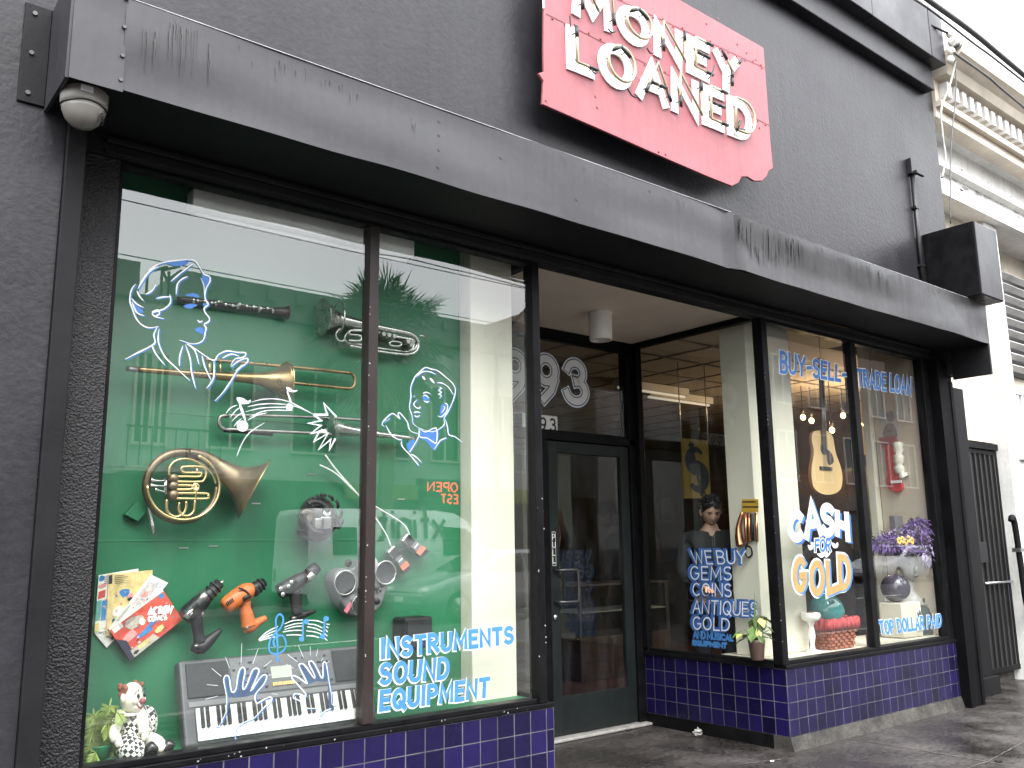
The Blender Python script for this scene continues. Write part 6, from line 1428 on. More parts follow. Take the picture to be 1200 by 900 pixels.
# small white pedestal figurine left of it
f0 = V((aY(951, 740, .13).x, .13, ZF))
t = MB(); t.lathe(f0, (0, 0, 1), [(0, .05), (.012, .052), (.02, .02), (.06, .016), (.12, .028), (.19, .018), (.22, .03), (.235, .065), (.262, .075), (.285, .07), (.29, .05), (.28, 0)], 24); top(t, 'white_candlestick', mat('white_ceramic', (.78, .76, .70), .25, var=.04, coat=.4), f0, 'small white ceramic candlestick beside the red wicker basket', 'candlestick')
t = MB(); t.lathe(f0+V((0, 0, .285)), (0, 0, 1), [(0, .03), (.008, .03), (.012, .012), (.012, 0)], 16); top(t, 'bottle_cap', M['dgrey'], f0+V((0, 0, .285)), 'dark round cap lying on top of the white candlestick', 'cap')
# acoustic guitar
YG = .34
GP = [(952, 508), (956, 505), (963, 504.5), (971, 506), (976, 513), (977.5, 522), (980, 533), (985, 547), (987, 560), (985, 573), (976, 579), (964, 579), (954, 572), (951, 560), (951, 548), (953, 536), (953.5, 527), (951.5, 517)]
gt_ = thing('acoustic_guitar', aY(967, 505, YG), 'blond acoustic guitar hanging upright in the right window', 'guitar')
P = smooth([aY(*p, YG) for p in GP], 4, closed=True)
t = MB(); t.prism(P, (0, .03, 0)); t.build('sides', mat('guitar_side_wood', (.28, .12, .05), .3, coat=.4), gt_, bevel=.003)
t = MB(); t.add([p+V((0, -.002, 0)) for p in P], [tuple(range(len(P)))]); t.build('soundboard', mat('spruce_top', (.74, .50, .23), .3, var=.06, coat=.5), gt_)
t = MB(); t.disc(aY(965.5, 526, YG-.004), (0, -1, 0), .052, 24); t.build('sound_hole', M['black'], gt_)
t = MB(); blob_ = [(969, 527), (975, 532), (977, 541), (972, 545), (969, 538)]; t.add([p for p in smooth([aY(*p, YG-.0035) for p in blob_], 4, closed=True)], [tuple(range(20))]); t.build('pickguard', mat('dark_pickguard', (.06, .045, .05), .25), gt_)
t = MB(); q = aY(968, 549, YG-.008); t.box(q.x-.09, q.x+.09, q.y-.006, q.y+.006, q.z-.015, q.z+.015); t.build('bridge', M['ebony'], gt_, bevel=.003)
n0, n1, n2 = aY(965.5, 522, YG-.012), aY(962.5, 440, YG-.012), aY(961.5, 420, YG+.01)
t = MB(); d_ = (n1-n0); t.obox((n0+n1)/2, V((.028, 0, 0)), d_*.5, V((0, .010, 0))); t.build('neck', mat('brown_fretboard', (.07, .045, .03), .4), gt_, bevel=.003)
t = MB(); t.obox((n1+n2)/2, V((.045, 0, 0)), (n2-n1)*.5, V((0, .010, 0))); hd_ = t.build('headstock', mat('headstock_wood', (.22, .10, .05), .3), gt_, bevel=.004)
t = MB()
for s in (1, -1):
    for k in (.2, .5, .8): c = n1.lerp(n2, k)+V((s*.06, 0, 0)); t.ball(c, (.018, .008, .010), 10, 6)
t.build('tuner', M['steel'], hd_)
t = MB()
for k in range(6): t.tube([n1+V((-.02+.008*k, -.014, 0)), aY(968, 549, YG-.016)+V((-.03+.012*k, 0, 0))], .0012, 4)
t.build('string', M['steel'], gt_)
t = MB(); t.tube([n2, n2+V((0, 0, .5)), V((n2.x, n2.y, 3.299))], .004, 6); top(t, 'cord', M['cablegrey'], n2, 'grey cord holding the acoustic guitar up', 'cord')
# wall side: portrait print and red electric guitar on the beige partition
XW = 7.942
PWl = lambda x, y, o=0.: aX(x, y, XW-o)
t = MB(); t.prism([PWl(1032, 481), PWl(1052, 482), PWl(1053, 516), PWl(1033, 514)], (-.004, 0, 0)); pr_ = top(t, 'wall_print', mat('pale_print_paper', (.46, .44, .42), .5, var=.1), PWl(1042, 514), 'pale grey portrait print pinned above the red guitar', 'picture')
t = MB(); c_ = lambda pts, o: [p for p in smooth([PWl(x, y, o) for x, y in pts], 3, closed=True)]
for pts in (((1039,484), (1045,482), (1048,487), (1047,493), (1042,494), (1038,490)), ((1035,513), (1037,500), (1043,496), (1049,500), (1051,514))): P = c_(pts, .005); t.add(P, [tuple(range(len(P)))])
t.build('figure', mat('print_grey_ink', (.20, .19, .19), .5, var=.4, vscale=20), pr_)
rg = thing('electric_guitar', PWl(1047, 576), 'red electric guitar hanging on the beige side wall below the print', 'guitar')
P = smooth([PWl(x, y) for x, y in ((1041,562), (1043,556), (1047,560), (1052,556), (1058,562), (1060,572), (1055,577), (1047,575), (1042,570))], 4, closed=True)
t = MB(); t.prism(P, (-.04, 0, 0)); t.build('body', mat('red_guitar_lacquer', (.55, .03, .04), .2, coat=.6), rg, bevel=.006)
t = MB(); a_, b_ = PWl(1043, 522, .045), PWl(1048, 566, .045); t.obox((a_+b_)/2, (a_-b_)*.5, V((0, .055, 0)), V((.008, 0, 0))); t.build('neck', mat('red_neck', (.48, .05, .05), .3), rg)
t = MB(); a_, b_ = PWl(1040, 512, .04), PWl(1043, 523, .04); t.obox((a_+b_)/2, (a_-b_)*.5, V((0, .085, 0)), V((.01, 0, 0))); t.build('headstock', M['red'], rg, bevel=.005)
t = MB(); a_, b_ = PWl(1047, 563, .05), PWl(1054, 566, .05); t.obox((a_+b_)/2, V((0, .05, 0)), V((0, 0, .012)), V((.006, 0, 0))); t.build('pickup', M['white'], rg)
t = MB(); t.tube(smooth([PWl(1052, 518, .02), PWl(1053, 535, .03), PWl(1054, 550, .03), PWl(1060, 560, .02)], 5), [.03, .05, .045, .05]*4, 8); top(t, 'cream_scarf', M['satin'], PWl(1052, 518, .02), 'cream cloth strap hanging beside the red electric guitar', 'scarf')
t = MB(); t.box(7.86, 7.944, .505, .57, .6, 3.28); top(t, 'white_post', M['cream'], (7.9, .54, .6), 'white post at the inner end of the beige side wall', 'post')
# mannequin head with a purple feathered hat
h0 = aY(1066, 664, .30)
mh = thing('mannequin_head', (h0.x, .30, ZF), 'grey-white mannequin bust under the purple feathered hat', 'mannequin')
mm_ = mat('grey_mannequin_plaster', (.42, .40, .37), .5, var=.15)
t = MB(); t.ball(h0, (.095, .105, .14), 20, 16); t.ball(h0+V((-.06, -.085, -.02)), (.018, .022, .03), 10, 8); t.ball(h0+V((-.045, -.075, -.075)), (.03, .02, .012), 10, 6); t.ball(h0+V((-.09, -.05, .03)), (.014, .02, .01), 8, 6)
t.tube([h0+V((0, .01, -.1)), h0+V((0, .02, -.2)), h0+V((0, .02, -.25)), h0+V((.0, .02, -.34))], [.055, .055, .09, .17], 16); t.build('head_and_neck', mm_, mh)
t = MB(); t.lathe((h0.x, .32, ZF), (0, 0, 1), [(0, .12), (.02, .12), (.03, .04), (h0.z-.34-ZF, .04), (h0.z-.33-ZF, .17)], 20); t.build('stand', M['dgrey'], mh)
t = MB(); t.tube([h0+V((0, .02, -.335)), h0+V((0, .03, -.45)), h0+V((.02, .03, -.7))], [.175, .21, .2], 18); t.build('dark_collar', mat('dark_green_cloth', (.04, .055, .045), .8, var=.3), mh)
ht = thing('feathered_hat', h0+V((0, 0, .1)), 'purple hat heaped with feathers and yellow flowers on the mannequin bust', 'hat')
pm = mat('purple_feather', (.13, .068, .23), .7, island=.45, var=.2, vscale=12); pm2 = mat('pale_purple_feather', (.30, .22, .38), .7, island=.3)
br_ = h0+V((-.02, -.02, .13)); t = MB(); t.lathe(br_, (0, 0, 1), [(-.01, .19), (0, .20), (.012, .19), (.02, .11), (.10, .10), (.11, .0)], 28); t.build('brim', mat('violet_felt', (.14, .08, .24), .8), ht)
def feathers(mb, c, r, n, L0, seed):
    q = random.Random(seed)
    for k in range(n):
        a, e = q.uniform(0, 6.283), q.uniform(-1.2, 1.4); d_ = V((math.cos(a)*math.cos(e), math.sin(a)*math.cos(e), math.sin(e)))
        p = c+V((d_.x*r[0], d_.y*r[1], d_.z*r[2])); d2 = (d_+V((q.gauss(0, .6), q.gauss(0, .6), q.gauss(0, .6)))).normalized(); w0 = d2.orthogonal().normalized()*q.uniform(.005, .012)
        L_ = L0*q.uniform(.5, 1.2); m_ = p+d2*L_*.5+V((0, 0, .006)); mb.add([p, m_+w0, p+d2*L_+V((0, 0, -.02)), m_-w0], [(0, 1, 2, 3)])
t = MB(); t2_ = MB()
c1, c2 = aY(1090, 632, .26), aY(1045, 638, .22); c1.y = .26
feathers(t, aY(1078, 622, .15), (.15, .08, .07), 620, .085, 3); feathers(t, aY(1090, 640, .11), (.05, .05, .15), 560, .075, 4); feathers(t2_, aY(1087, 645, .09), (.05, .04, .12), 150, .06, 5)
feathers(t, c2, (.22, .10, .05), 420, .08, 6); feathers(t2_, aY(1055, 628, .24), (.2, .1, .04), 160, .07, 7)
t.build('purple_feathers', pm, ht); t2_.build('pale_feathers', pm2, ht)
t = MB()
for px, py in ((1053, 634), (1057, 633), (1064, 632), (1068, 634), (1061, 635)):
    c = aY(px, py, .10)
    for k in range(7): a = 6.283*k/7; t.ball(c+V((math.cos(a)*.022, -.004, math.sin(a)*.022)), (.014, .008, .014), 8, 6)
t.build('yellow_flower', mat('yellow_silk_flower', (.75, .48, .14), .6, var=.15), ht)
# bowling ball on a white box
bxp = aY(1062, 724, .2); bz1 = aY(1062, 705, .2).z
wb = thing('white_box', (bxp.x, .22, ZF), 'tall cream plastic box under the dark ball behind TOP DOLLAR PAID', 'box')
t = MB(); t.box(bxp.x-.19, bxp.x+.14, .13, .34, ZF+.002, bz1); t.build('casing', mat('cream_plastic_box', (.62, .57, .46), .4, var=.1), wb, bevel=.012)
t = MB(); t.box(bxp.x+.03, bxp.x+.12, .124, .1295, ZF+.05, bz1-.06); t.build('front_plate', M['white'], wb, bevel=.004)
t = MB(); t.lathe((bxp.x+.075, .1235, bz1-.1), (0, -1, 0), [(0, .03), (.006, .028), (.006, 0)], 16); t.build('dial', M['dulls'], wb)
bb_ = V((aY(1052, 690, .2).x, .22, 0)); rb = .12; bb_.z = bz1+rb-.001
ball = thing('bowling_ball', (bb_.x, bb_.y, bz1), 'dark purple-grey bowling ball on the cream box', 'ball')
t = MB(); t.ball(bb_, rb, 28, 20); t.build('shell', mat('dark_marbled_ball', (.055, .045, .065), .18, var=.5, vscale=5, coat=.6), ball)
t = MB(); 
for dx, dz in ((-.02, .06), (.01, .065), (-.005, .035)): d_ = V((dx-.04, -.09, dz)).normalized(); t.disc(bb_+d_*(rb+.0008), d_, .010, 12)
t.build('finger_hole', M['rubber'], ball)
bg_ = aY(1086, 728, .22)
t = MB(); t.ball(V((bg_.x, .24, ZF+.13)), (.2, .13, .135), 22, 14); t.tube(smooth([V((bg_.x-.1, .2, ZF+.22)), V((bg_.x-.06, .18, ZF+.32)), V((bg_.x+.06, .18, ZF+.32)), V((bg_.x+.1, .2, ZF+.22))], 5), .012, 8); top(t, 'dark_bag', mat('dark_leather', (.035, .032, .035), .45, var=.3, bump=.3, bscale=30), (bg_.x, .24, ZF), 'soft dark bag slumped at the right end of the right window', 'bag')
t = MB(); q = aY(1052, 616, .32); t.box(q.x-.07, q.x+.07, .30, .36, q.z-.09, q.z+.09); top(t, 'grey_case', M['gplastic'], q, 'small grey case beyond the purple hat', 'case', bevel=.008)
t = MB(); q0, q1 = aY(1075, 690, .1), aY(1106, 696, .1)
# plant in the porch corner
P0 = onfloor(886, 768); P0 = V((5.60, .125, ZF)); P0.x = aY(887, 760, .125).x
PL = thing('potted_plant', P0, 'leafy plant in a dark pot inside the porch corner post', 'plant')
t = MB(); t.lathe(P0, (0, 0, 1), [(0, .04), (.01, .045), (.12, .058), (.14, .060), (.142, .052), (.12, .05), (.12, 0)], 20); t.build('pot', mat('brown_clay_pot', (.075, .045, .035), .5, var=.2), PL)
lm = mat('plant_leaf', (.07, .12, .035), .4, var=.25, vscale=14, island=.4); lm2 = mat('yellow_green_leaf', (.30, .34, .08), .45, island=.25); RR = random.Random(21)
t = MB(); u_ = MB(); s_ = MB()
for k in range(26):
    a = RR.uniform(0, 6.283); e = RR.uniform(.2, 1.35); L_ = RR.uniform(.10, .22); d_ = V((math.cos(a)*math.cos(e)*.75, math.sin(a)*math.cos(e)*.6, math.sin(e)))
    p0 = P0+V((0, 0, .12)); p1 = p0+d_*L_; s_.tube([p0, p0.lerp(p1, .5)+V((0, 0, .02)), p1], .003, 5)
    w0 = d_.cross(V((0, 0, 1))).normalized()*RR.uniform(.02, .034); l2 = RR.uniform(.07, .12); dn = V((d_.x, d_.y, -.35)).normalized()
    m_ = t if RR.random() < .7 else u_; A, Bv, Cv = p1, p1+dn*l2*.5, p1+dn*l2
    m_.add([A, Bv+w0+V((0, 0, .012)), Cv, Bv-w0+V((0, 0, .012)), Bv], [(0, 1, 4), (1, 2, 4), (2, 3, 4), (3, 0, 4)], True)
t.build('leaves', lm, PL); u_.build('pale_leaves', lm2, PL); s_.build('stems', lm, PL)
t = MB(); tip = aX(889, 693, P0.x); t.add([P0+V((0, 0, .12)), P0+V((.02, 0, .25)), V((P0.x+.01, P0.y, max(tip.z, P0.z+.4))), P0+V((-.02, 0, .25))], [(0, 1, 2, 3)]); t.build('tall_leaf', lm, PL)
# copper tubes and yellow notice on the cream column
XK = 5.597
PK = lambda x, y, o=0.: aX(x, y, XK-o)
t = MB(); t.prism([PK(870, 585), PK(889, 585), PK(889, 600), PK(870, 600)], (-.006, 0, 0)); yn = top(t, 'yellow_notice', mat('yellow_plastic_notice', (.62, .38, .05), .4, var=.1), PK(880, 600), 'small yellow notice fixed on the cream column above copper tubes', 'sign')
t = MB()
for y0_, n_ in ((588, 4), (594, 5)):
    for k in range(n_):
        a_ = PK(872+k*3.6, y0_, .0075); t.obox(a_, V((.0005, 0, 0)), V((0, -.018, 0)), V((0, 0, .006)))
t.build('notice_lines', mat('dark_print', (.12, .08, .03), .6), yn)
cu = thing('copper_chimes', PK(879, 601), 'polished copper tubes hanging below the yellow notice on the cream column', 'chimes')
cm_ = mat('polished_copper', (.62, .30, .17), .22, metal=.95, var=.1)
t = MB()
for px, r_ in ((873.5, .014), (877.5, .012), (886, .012)): t.tube([PK(px, 601, .02), PK(px+1.2, 635, .02)], r_, 10)
t.build('tube', cm_, cu)
t = MB(); t.tube(smooth([PK(870, 600, .03), PK(866, 615, .03), PK(866, 628, .03), PK(868, 640, .03)], 4), [.012, .02, .03, .034], 10); t.build('side_horn', cm_, cu)
t = MB(); t.tube([PK(881, 602, .02), PK(882.5, 634, .02)], .012, 8); t.build('dark_tube', M['dgrey'], cu)
t = MB(); t.tube(smooth([PK(876, 636, .015), PK(873, 645, .015), PK(876, 653, .015), PK(881, 650, .015), PK(880, 642, .015), PK(876, 640, .015)], 5), .006, 6); t.build('cable_loop', M['black'], cu)

# ---------------------------------------------------------------- inside the shop
# yellow dollar banner
d0, d1, d2, d3 = aD(798, 513, 9.2), aD(840, 515, 9.2), aD(844, 584, 9.2), aD(799, 577, 9.2)
d1.y = d0.y+(d1.y-d0.y)*.5
ys = thing('dollar_sign_board', (d0+d1)/2, 'dark yellow hanging board with a black dollar sign above the man', 'sign')
nrm = (d1-d0).cross(V((0, 0, 1))).normalized(); nrm = nrm if nrm.y < 0 else -nrm
t = MB(); t.prism([d0, d1, V((d1.x, d1.y, d2.z)), V((d0.x, d0.y, d2.z))], nrm*-.02); t.build('board', mat('mustard_board', (.30, .20, .03), .6, var=.1), ys)
f_ = lambda s, v: d0.lerp(d1, s)+V((0, 0, (d2.z-d0.z)*(1-v)))+nrm*.003
t = MB(); P = [f_(*p) for p in arc(.52,.66,.26,.17,35,250,10)+arc(.52,.36,.28,.19,82,-145,12)]; m_ = len(P)
t.ribbon(P, [.03+.085*math.sin(math.pi*k/m_) for k in range(m_)], nrm); t.ribbon([f_(.36, .95), f_(.66, .06)], .03, nrm, .001); t.ribbon([f_(.26, .88), f_(.46, .92)], .03, nrm, .001); t.ribbon([f_(.58, .1), f_(.8, .13)], .03, nrm, .001)
t.build('dollar_sign', M['black'], ys)
t = MB(); 
for c in (d0, d1): t.tube([c, V((c.x, c.y, 3.28))], .006, 5)
t.build('hanging_chain', M['steel'], ys)
# ceiling strip lights (dimly lit)
tubem = mat('lit_strip_tube', (.9, .86, .78), .4, var=0, emit=(1, .90, .76, .08))
for (pa, pb, lab) in (((750, 459), (779, 462), 'long white strip light on the shop ceiling, nearer the door'), ((783, 472), (810, 470), 'second white strip light on the shop ceiling, nearer the window')):
    a, b_ = aZ(*pa, 3.18), aZ(*pb, 3.18); c = (a+b_)/2
    o = thing('strip_light', (c.x, c.y, 3.285), lab, 'light', 'strip lights on the shop ceiling')
    t = MB(); t.box(c.x-.6, c.x+.6, c.y-.06, c.y+.06, 3.20, 3.284); t.build('housing', M['white'], o, bevel=.004)
    t = MB(); t.lathe((c.x-.58, c.y, 3.185), (1, 0, 0), [(0, .014), (1.16, .014)], 10); t.build('tube', tubem, o)
# lit bulbs deep in the shop
RR = random.Random(3)
bulbm = mat('lit_bulb', (1, .8, .5), .4, var=0, emit=(1, .55, .22, 3.5))
def hanging_bulb(p, label, e):
    o = thing('hanging_bulb', p, label, 'light bulb', 'lit bulbs hanging in the shop')
    t = MB(); t.ball(p, (.03, .03, .036), 14, 10); t.build('bulb', bulbm, o)
    t = MB(); t.lathe(p+V((0, 0, .05)), (0, 0, 1), [(0, .02), (.06, .02), (.07, .006), (3.28-p.z-.05, .005)], 10); t.build('socket_and_cord', M['black'], o)
    ld = bpy.data.lights.new('bulb_light', 'POINT'); ld.energy = e; ld.color = (1, .68, .38); ld.shadow_soft_size = .06
    lo = bpy.data.objects.new('bulb_light', ld); COL.objects.link(lo); lo.parent = o; lo.location = (0, -.09, -.1)
for i, (px, py, D, lab) in enumerate(((941, 489, 10.8, 'lit bulb farthest left above the guitar'), (951, 493, 10.9, 'second lit bulb from the left, just left of the guitar neck'), (988, 487, 11.0, 'highest lit bulb right of the guitar neck'), (975, 504, 10.4, 'lowest lit bulb right of the guitar body'), (1007, 497, 10.6, 'lit bulb just right of the right window mullion'), (1014, 498, 11.2, 'farthest right lit bulb'))):
    hanging_bulb(aD(px, py, D), lab, 2.6)
# counters, shelving and stock
M['cabinet'] = mat('dark_wood_cabinet', (.06, .038, .024), .45, var=.3, vscale=4, stretch=(1, 1, 6)); M['ocre'] = mat('warm_tan_panel', (.42, .30, .16), .6, var=.15)
def counter(x0, x1, y0, y1, label):
    o = thing('display_counter', ((x0+x1)/2, (y0+y1)/2, .012), label, 'counter', 'glass counters in the shop')
    t = MB(); t.box(x0, x1, y0, y1, .014, .45); t.build('base', M['cabinet'], o, bevel=.006)
    t = MB()
    for a in (x0, x1-.03):
        for b_ in (y0, y1-.03): t.box(a, a+.03, b_, b_+.03, .451, .98)
    t.box(x0-.01, x1+.01, y0-.01, y1+.01, .981, 1.0); t.build('frame', M['steel'], o)
    t = MB(); t.quad((x0+.03, y0+.01, .452), (x1-.03, y0+.01, .452), (x1-.03, y0+.01, .98), (x0+.03, y0+.01, .98)); t.build('front_glass', M['glass_door'], o)
    t = MB(); t.box(x0+.03, x1-.03, y0+.03, y1-.03, .70, .715); t.build('shelf', M['white'], o)
    return o
counter(4.4, 5.3, 3.4, 4.0, 'glass-fronted counter facing the entrance door'); counter(5.6, 6.6, 1.62, 2.1, 'glass-fronted counter the man stands behind') if False else None
counter(6.6, 8.0, 3.2, 3.8, 'glass-fronted counter deep behind the guitar window')
cols = [mat('box_'+n_, c, .55, var=.25, vscale=9) for n_, c in (('brown', (.34, .20, .11)), ('grey', (.42, .42, .41)), ('dark', (.06, .06, .07)), ('cream', (.70, .64, .52)), ('red', (.48, .08, .07)), ('blue', (.10, .17, .34)), ('olive', (.32, .31, .14)))]
def shelving(x0, x1, y0, y1, zs, label, stock, facing=0):
    o = thing('shelving_unit', ((x0+x1)/2, (y0+y1)/2, .012), label, 'shelf', 'shelving in the shop')
    t = MB(); t.box(x0, x0+.03, y0, y1, .014, zs[-1]+.5); t.box(x1-.03, x1, y0, y1, .014, zs[-1]+.5); t.box(x0, x1, y1-.02, y1, .014, zs[-1]+.5) if facing == 0 else t.box(x1-.02, x1, y0, y1, .014, zs[-1]+.5); t.build('uprights', M['cabinet'], o)
    for z in zs:
        t = MB(); t.box(x0+.031, x1-.031, y0+.002, y1-.022, z, z+.025); t.build('shelf', M['cabinet'], o)
        u = (x0 if facing == 0 else y0)+.06; end = (x1 if facing == 0 else y1)-.1
        while u < end:
            w_ = RR.uniform(.09, .28); h_ = RR.uniform(.1, .34)
            if u+w_ > end: break
            if RR.random() < .82:
                t = MB(); d_ = RR.uniform(.12, .24); m_ = RR.choice(cols)
                if facing == 0: b_ = (u, u+w_, y0+.03, y0+.03+d_)
                else: b_ = (x0+.03, x0+.03+d_, u, u+w_)
                k_ = RR.random()
                if k_ < .6:
                    t.box(*b_, z+.026, z+.026+h_); nm, lb, ct__ = 'stock_box', stock+' box of goods', 'box'
                    oo = top(t, nm, m_, ((b_[0]+b_[1])/2, (b_[2]+b_[3])/2, z+.026), 'assorted boxed goods '+stock, 'box', 'boxed goods '+stock, bevel=.006)
                else:
                    r_ = min(w_, d_)/2; t.lathe(((b_[0]+b_[1])/2, (b_[2]+b_[3])/2, z+.026), (0, 0, 1), [(0, r_*.8), (h_*.2, r_), (h_*.6, r_*.9), (h_*.8, r_*.35), (h_, r_*.4), (h_, 0)], 14)
                    top(t, 'vase', m_, ((b_[0]+b_[1])/2, (b_[2]+b_[3])/2, z+.026), 'assorted vases and jars '+stock, 'vase', 'vases '+stock)
            u += w_+RR.uniform(.02, .1)
shelving(1.2, 3.5, 6.0, 6.35, (.3, .8, 1.3, 1.8), 'dark shelving unit seen through the sidelight left of the door', 'on the far left shelving')
shelving(3.3, 4.35, 2.7, 3.05, (.3, .75, 1.2, 1.65), 'tall dark shelving unit just inside left of the entrance door', 'on the shelving just inside the door')
shelving(3.7, 6.2, 6.2, 6.55, (.3, .8, 1.3, 1.8), 'dark shelving unit seen through the entrance door', 'on the shelving behind the door')
shelving(10.3, 10.65, 2.25, 4.6, (.3, .8, 1.3, 1.8), 'dark shelving unit behind the guitar and hanging bulbs', 'on the shelving behind the bulbs', 1)
t = MB(); pa, pb = aX(1034, 460, 11.2), aX(1000, 534, 11.2); t.box(11.2, 11.28, pa.y, pb.y, pb.z, min(pa.z, 3.28)); top(t, 'tan_panel', M['ocre'], (11.24, (pa.y+pb.y)/2, pb.z), 'warm tan panel high behind the right window, lit by the bulbs', 'panel')
pc_, pd_ = aX(1034, 545, 11.0), aX(1004, 700, 11.0); t = MB(); t.box(11.0, 11.19, pc_.y, pd_.y, .013, pc_.z); top(t, 'olive_cabinet', mat('olive_cabinet_paint', (.20, .21, .09), .6, var=.2), (11.1, (pc_.y+pd_.y)/2, .013), 'tall olive green cabinet deep behind the purple hat', 'cabinet', bevel=.01)
for i, (px, py, D, c, lab) in enumerate(((745, 745, 9, 3, 'white sheet'),)): pass
for i, (u, z_) in enumerate(((.1, .62), (.45, .60), (.85, .61))):
    t = MB(); x = 4.42+u*.6; t.box(x, x+.28, 3.386, 3.389, z_, z_+.24); top(t, 'price_card', M['white'] if i != 1 else cols[3], (x, 3.39, z_), ('left of three pale cards taped to the counter front', 'middle of three pale cards taped to the counter front', 'right of three pale cards taped to the counter front')[i], 'card', 'pale cards on the counter')
# the man behind the glass
def human(loc, face, skin, shirt, trouser, hairm):
    fx_ = V((face[0], face[1], 0)).normalized(); rx_ = fx_.cross(V((0, 0, 1))); l = V(loc)
    T = lambda x, y, z: l+rx_*x+fx_*y+V((0, 0, z))
    def skin_mesh(verts, edges, name, m, parent, lv=1, rootv=0):
        me = bpy.data.meshes.new(name); off = rootloc(parent) if parent else V((0, 0, 0)); me.from_pydata([tuple(T(*v[:3])-off) for v in verts], edges, [])
        o = bpy.data.objects.new(name, me); COL.objects.link(o)
        md = o.modifiers.new('skin', 'SKIN'); md.use_smooth_shade = True
        for i, v in enumerate(verts):
            sv = me.skin_vertices[0].data[i]; sv.radius = (v[3], v[4] if len(v) > 4 else v[3]); sv.use_root = (i == rootv)
        ss = o.modifiers.new('sub', 'SUBSURF'); ss.levels = lv; ss.render_levels = lv
        dg = bpy.context.evaluated_depsgraph_get(); dg.update(); nm = bpy.data.meshes.new_from_object(o.evaluated_get(dg)); o.modifiers.clear(); o.data = nm
        nm.materials.clear(); nm.materials.append(m); return o
    vs = [(0,0,.96,.13,.10), (0,.01,1.12,.125,.09), (0,.02,1.30,.15,.10), (0,.0,1.44,.10,.08), (0,.02,1.50,.055), (0,.045,1.57,.052)]; es = [(0,1), (1,2), (2,3), (3,4), (4,5)]
    def add(v, p): vs.append(v); es.append((p, len(vs)-1)); return len(vs)-1
    for s in (1, -1):
        a = add((s*.17,-.005,1.43,.062), 3); a = add((s*.21,.0,1.32,.052), a); a = add((s*.235,.01,1.16,.042), a); a = add((s*.19,.15,1.09,.034), a); a = add((s*.13,.27,1.06,.025), a); pm_ = add((s*.115,.32,1.05,.030,.016), a)
        for k, (dx, dy, dz, L_) in enumerate(((.03,.045,0,.9), (.012,.055,0,1), (-.006,.053,0,.97), (-.022,.045,0,.8))):
            b_ = add((s*(.115-dx*.9)+0,.32+dy*.7,1.045,.0095), pm_); b_ = add((s*(.115-dx),.32+dy*1.25*L_,1.038,.0085), b_); add((s*(.115-dx),.32+dy*1.7*L_,1.022,.007), b_)
        b_ = add((s*.075,.335,1.045,.010), pm_); add((s*.062,.362,1.035,.008), b_)
        a = add((s*.095,.0,.88,.085), 0); a = add((s*.105,.01,.68,.068), a); a = add((s*.108,.015,.48,.052), a); a = add((s*.11,-.005,.28,.045), a); a = add((s*.11,-.01,.09,.034), a); a = add((s*.115,.08,.045,.036), a); add((s*.12,.15,.035,.026), a)
    ro = skin_mesh(vs, es, 'person', skin, None)
    # head sculpted on the same mesh
    hd = MB(); hc = T(0,.070,1.640); tilt = Matrix.Rotation(rad(-30), 3, rx_) ; up = tilt @ V((0,0,1)); fw = tilt @ fx_; 
    fw = (fx_*math.cos(rad(30))-V((0,0,1))*math.sin(rad(30))); up = rx_.cross(fw)
    n, m_ = 28, 22; vv = []
    for i in range(m_+1):
        th = math.pi*i/m_
        for k in range(n):
            ph = 6.283*k/n; x = math.sin(th)*math.cos(ph); y = math.sin(th)*math.sin(ph); z = math.cos(th)
            w_ = .076*(1-.24*max(0, -z)**1.2); dpt = .094*(1-.10*max(0, -z)); p = [x*w_, y*dpt, z*.118]
            if y > .2:
                nz_ = math.exp(-((p[0])/.013)**2-((p[2]+.012)/.028)**2); p[1] += .024*nz_
                for sx_ in (1, -1): p[1] -= .011*math.exp(-((p[0]-sx_*.032)/.018)**2-((p[2]-.018)/.014)**2)
                p[1] += .006*math.exp(-(p[0]/.025)**2-((p[2]+.058)/.010)**2)+.009*math.exp(-(p[0]/.025)**2-((p[2]+.10)/.02)**2)
            vv.append(hc+rx_*p[0]+fw*p[1]+up*p[2])
    hd.add(vv, [(i*n+k, (i+1)*n+k, (i+1)*n+(k+1) % n, i*n+(k+1) % n) for i in range(m_) for k in range(n)], True)
    for s in (1, -1): hd.ball(hc+rx_*s*.076-fw*.005-up*.008, (.012, .018, .03), 10, 8)
    ho_ = hd.build('head', skin, None)
    bm = bmesh.new(); bm.from_mesh(ro.data); bm.from_mesh(ho_.data); bm.to_mesh(ro.data); bm.free(); bpy.data.objects.remove(ho_)
    ro.data.polygons.foreach_set('use_smooth', [True]*len(ro.data.polygons))
    ro.data.transform(Matrix.Translation(-l)); ro.location = l
    sv = [(0,0,.95,.155,.12), (0,.01,1.12,.145,.108), (0,.02,1.30,.168,.118), (0,.0,1.445,.115,.092), (0,.01,1.49,.066)]; se = [(0,1), (1,2), (2,3), (3,4)]
    for s in (1, -1):
        k = len(sv); sv += [(s*.175,-.005,1.43,.074), (s*.215,.0,1.32,.062), (s*.24,.01,1.16,.052), (s*.195,.15,1.09,.044), (s*.15,.24,1.065,.036)]; se += [(3,k), (k,k+1), (k+1,k+2), (k+2,k+3), (k+3,k+4)]
    skin_mesh(sv, se, 'shirt', shirt, ro).parent = ro
    tv = [(0,0,.95,.15,.118)]; te = []
    for s in (1, -1):
        k = len(tv); tv += [(s*.095,.0,.86,.098), (s*.105,.01,.66,.08), (s*.108,.015,.46,.066), (s*.11,-.005,.26,.06), (s*.11,-.01,.1,.056)]; te += [(0,k), (k,k+1), (k+1,k+2), (k+2,k+3), (k+3,k+4)]
    skin_mesh(tv, te, 'trousers', trouser, ro).parent = ro
    hm = MB(); vv = []; n, m_ = 26, 10
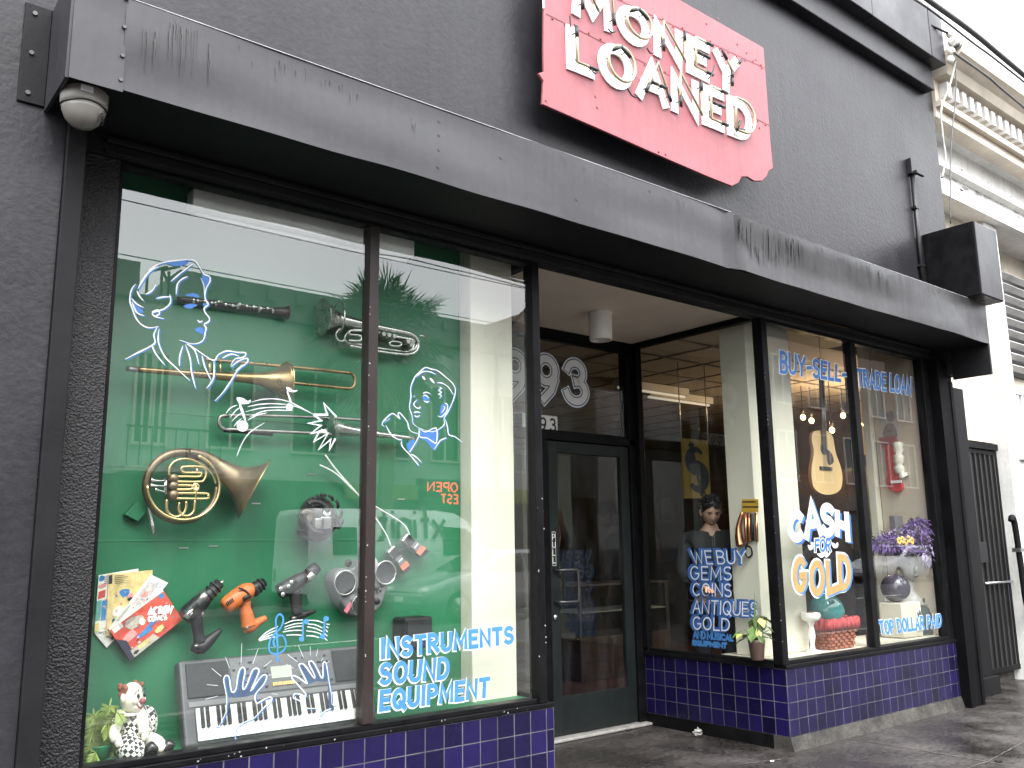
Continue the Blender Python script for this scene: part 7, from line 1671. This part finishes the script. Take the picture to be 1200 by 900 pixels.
    for i in range(m_+1):
        th = math.pi*.56*i/m_
        for k in range(n):
            ph = 6.283*k/n; yy = math.sin(ph); th2 = th*(1-.50*max(0, yy)**1.2); r_ = 1.05+.03*math.sin(k*3.1+i*1.7)
            vv.append(hc+rx_*(.078*r_*math.sin(th2)*math.cos(ph))+fw*(.096*r_*math.sin(th2)*yy)+up*(.120*r_*math.cos(th2)+.004))
    hm.add(vv, [(i*n+k, (i+1)*n+k, (i+1)*n+(k+1) % n, i*n+(k+1) % n) for i in range(m_) for k in range(n)], True); 
    q = random.Random(4)
    for k in range(150):
        th = q.uniform(0, 1.75); ph = q.uniform(0, 6.283)
        if math.sin(ph) > .3 and th > .95: continue
        d_ = rx_*(math.sin(th)*math.cos(ph))+fw*(math.sin(th)*math.sin(ph))+up*math.cos(th); b_ = hc+rx_*(.080*math.sin(th)*math.cos(ph))+fw*(.099*math.sin(th)*math.sin(ph))+up*(.125*math.cos(th))
        tg = (fw*q.uniform(-.2, .6)+rx_*q.uniform(-.7, .7)+d_*.55).normalized(); hm.tube([b_-d_*.01, b_+tg*.016, b_+tg*.030+d_*.002], [.010, .009, .002], 5)
    hm.build('hair', hairm, ro)
    eb = MB()
    for s in (1, -1):
        eb.tube([hc+rx_*s*x+fw*y+up*z for x, y, z in ((.014,.090,.030), (.03,.090,.036), (.048,.080,.030))], [.004, .0045, .003], 6); eb.ball(hc+rx_*s*.031+fw*.078+up*.012, (.011, .006, .004), 8, 6)
    eb.build('eyebrow', hairm, ro)
    mo_ = MB(); mo_.tube([hc+rx_*x+fw*y+up*z for x, y, z in ((-.024,.083,-.062), (0,.092,-.058), (.024,.083,-.062))], [.003, .006, .003], 6); mo_.build('mouth', mat('lip_skin', (.30, .12, .10), .5), ro)
    return ro
hp = aD(831, 604, 7.2)
man = human((hp.x, hp.y, .012), (-.62, -.78), mat('warm_skin', (.50, .30, .21), .5, var=.06), mat('black_shirt', (.014, .014, .016), .8, var=.2), mat('dark_trousers', (.03, .032, .04), .8), mat('black_hair', (.010, .009, .009), .5))
tag(man, 'man with short dark hair in a black shirt looking down behind the porch glass', 'person')

# crumpled paper against the tile base
cpq = aZ(849, 857, 0); t = MB(); t.ball((XC-.09, cpq.y, .026), (.036, .034, .026), 9, 6); q = random.Random(2); t.v = [v+V((q.gauss(0, .008), q.gauss(0, .008), abs(q.gauss(0, .006)))) for v in t.v]
top(t, 'crumpled_paper', mat('soiled_paper', (.34, .33, .31), .8, var=.4, vscale=20), (XC-.09, cpq.y, 0), 'scrap of crumpled white paper on the porch floor against the purple tiles', 'litter', smooth=False)
for i, (px, py, lab) in enumerate(((1024, 850, 'pale bit of litter on the pavement near the tile base'), (1170, 893, 'dark wet leaf on the pavement at the bottom right corner'), (905, 893, 'small pale scrap on the pavement near the bottom edge'))):
    c = aZ(px, py, 0); t = MB(); n = 9; s = .02 if i != 1 else .045
    t.prism([c+V((s*q.uniform(.5, 1.2)*math.cos(6.283*k/n), s*.6*q.uniform(.5, 1.2)*math.sin(6.283*k/n), .005)) for k in range(n)], (0, 0, .003)); top(t, 'litter_scrap', M['white'] if i != 1 else M['black'], (c.x, c.y, .005), lab, 'litter')
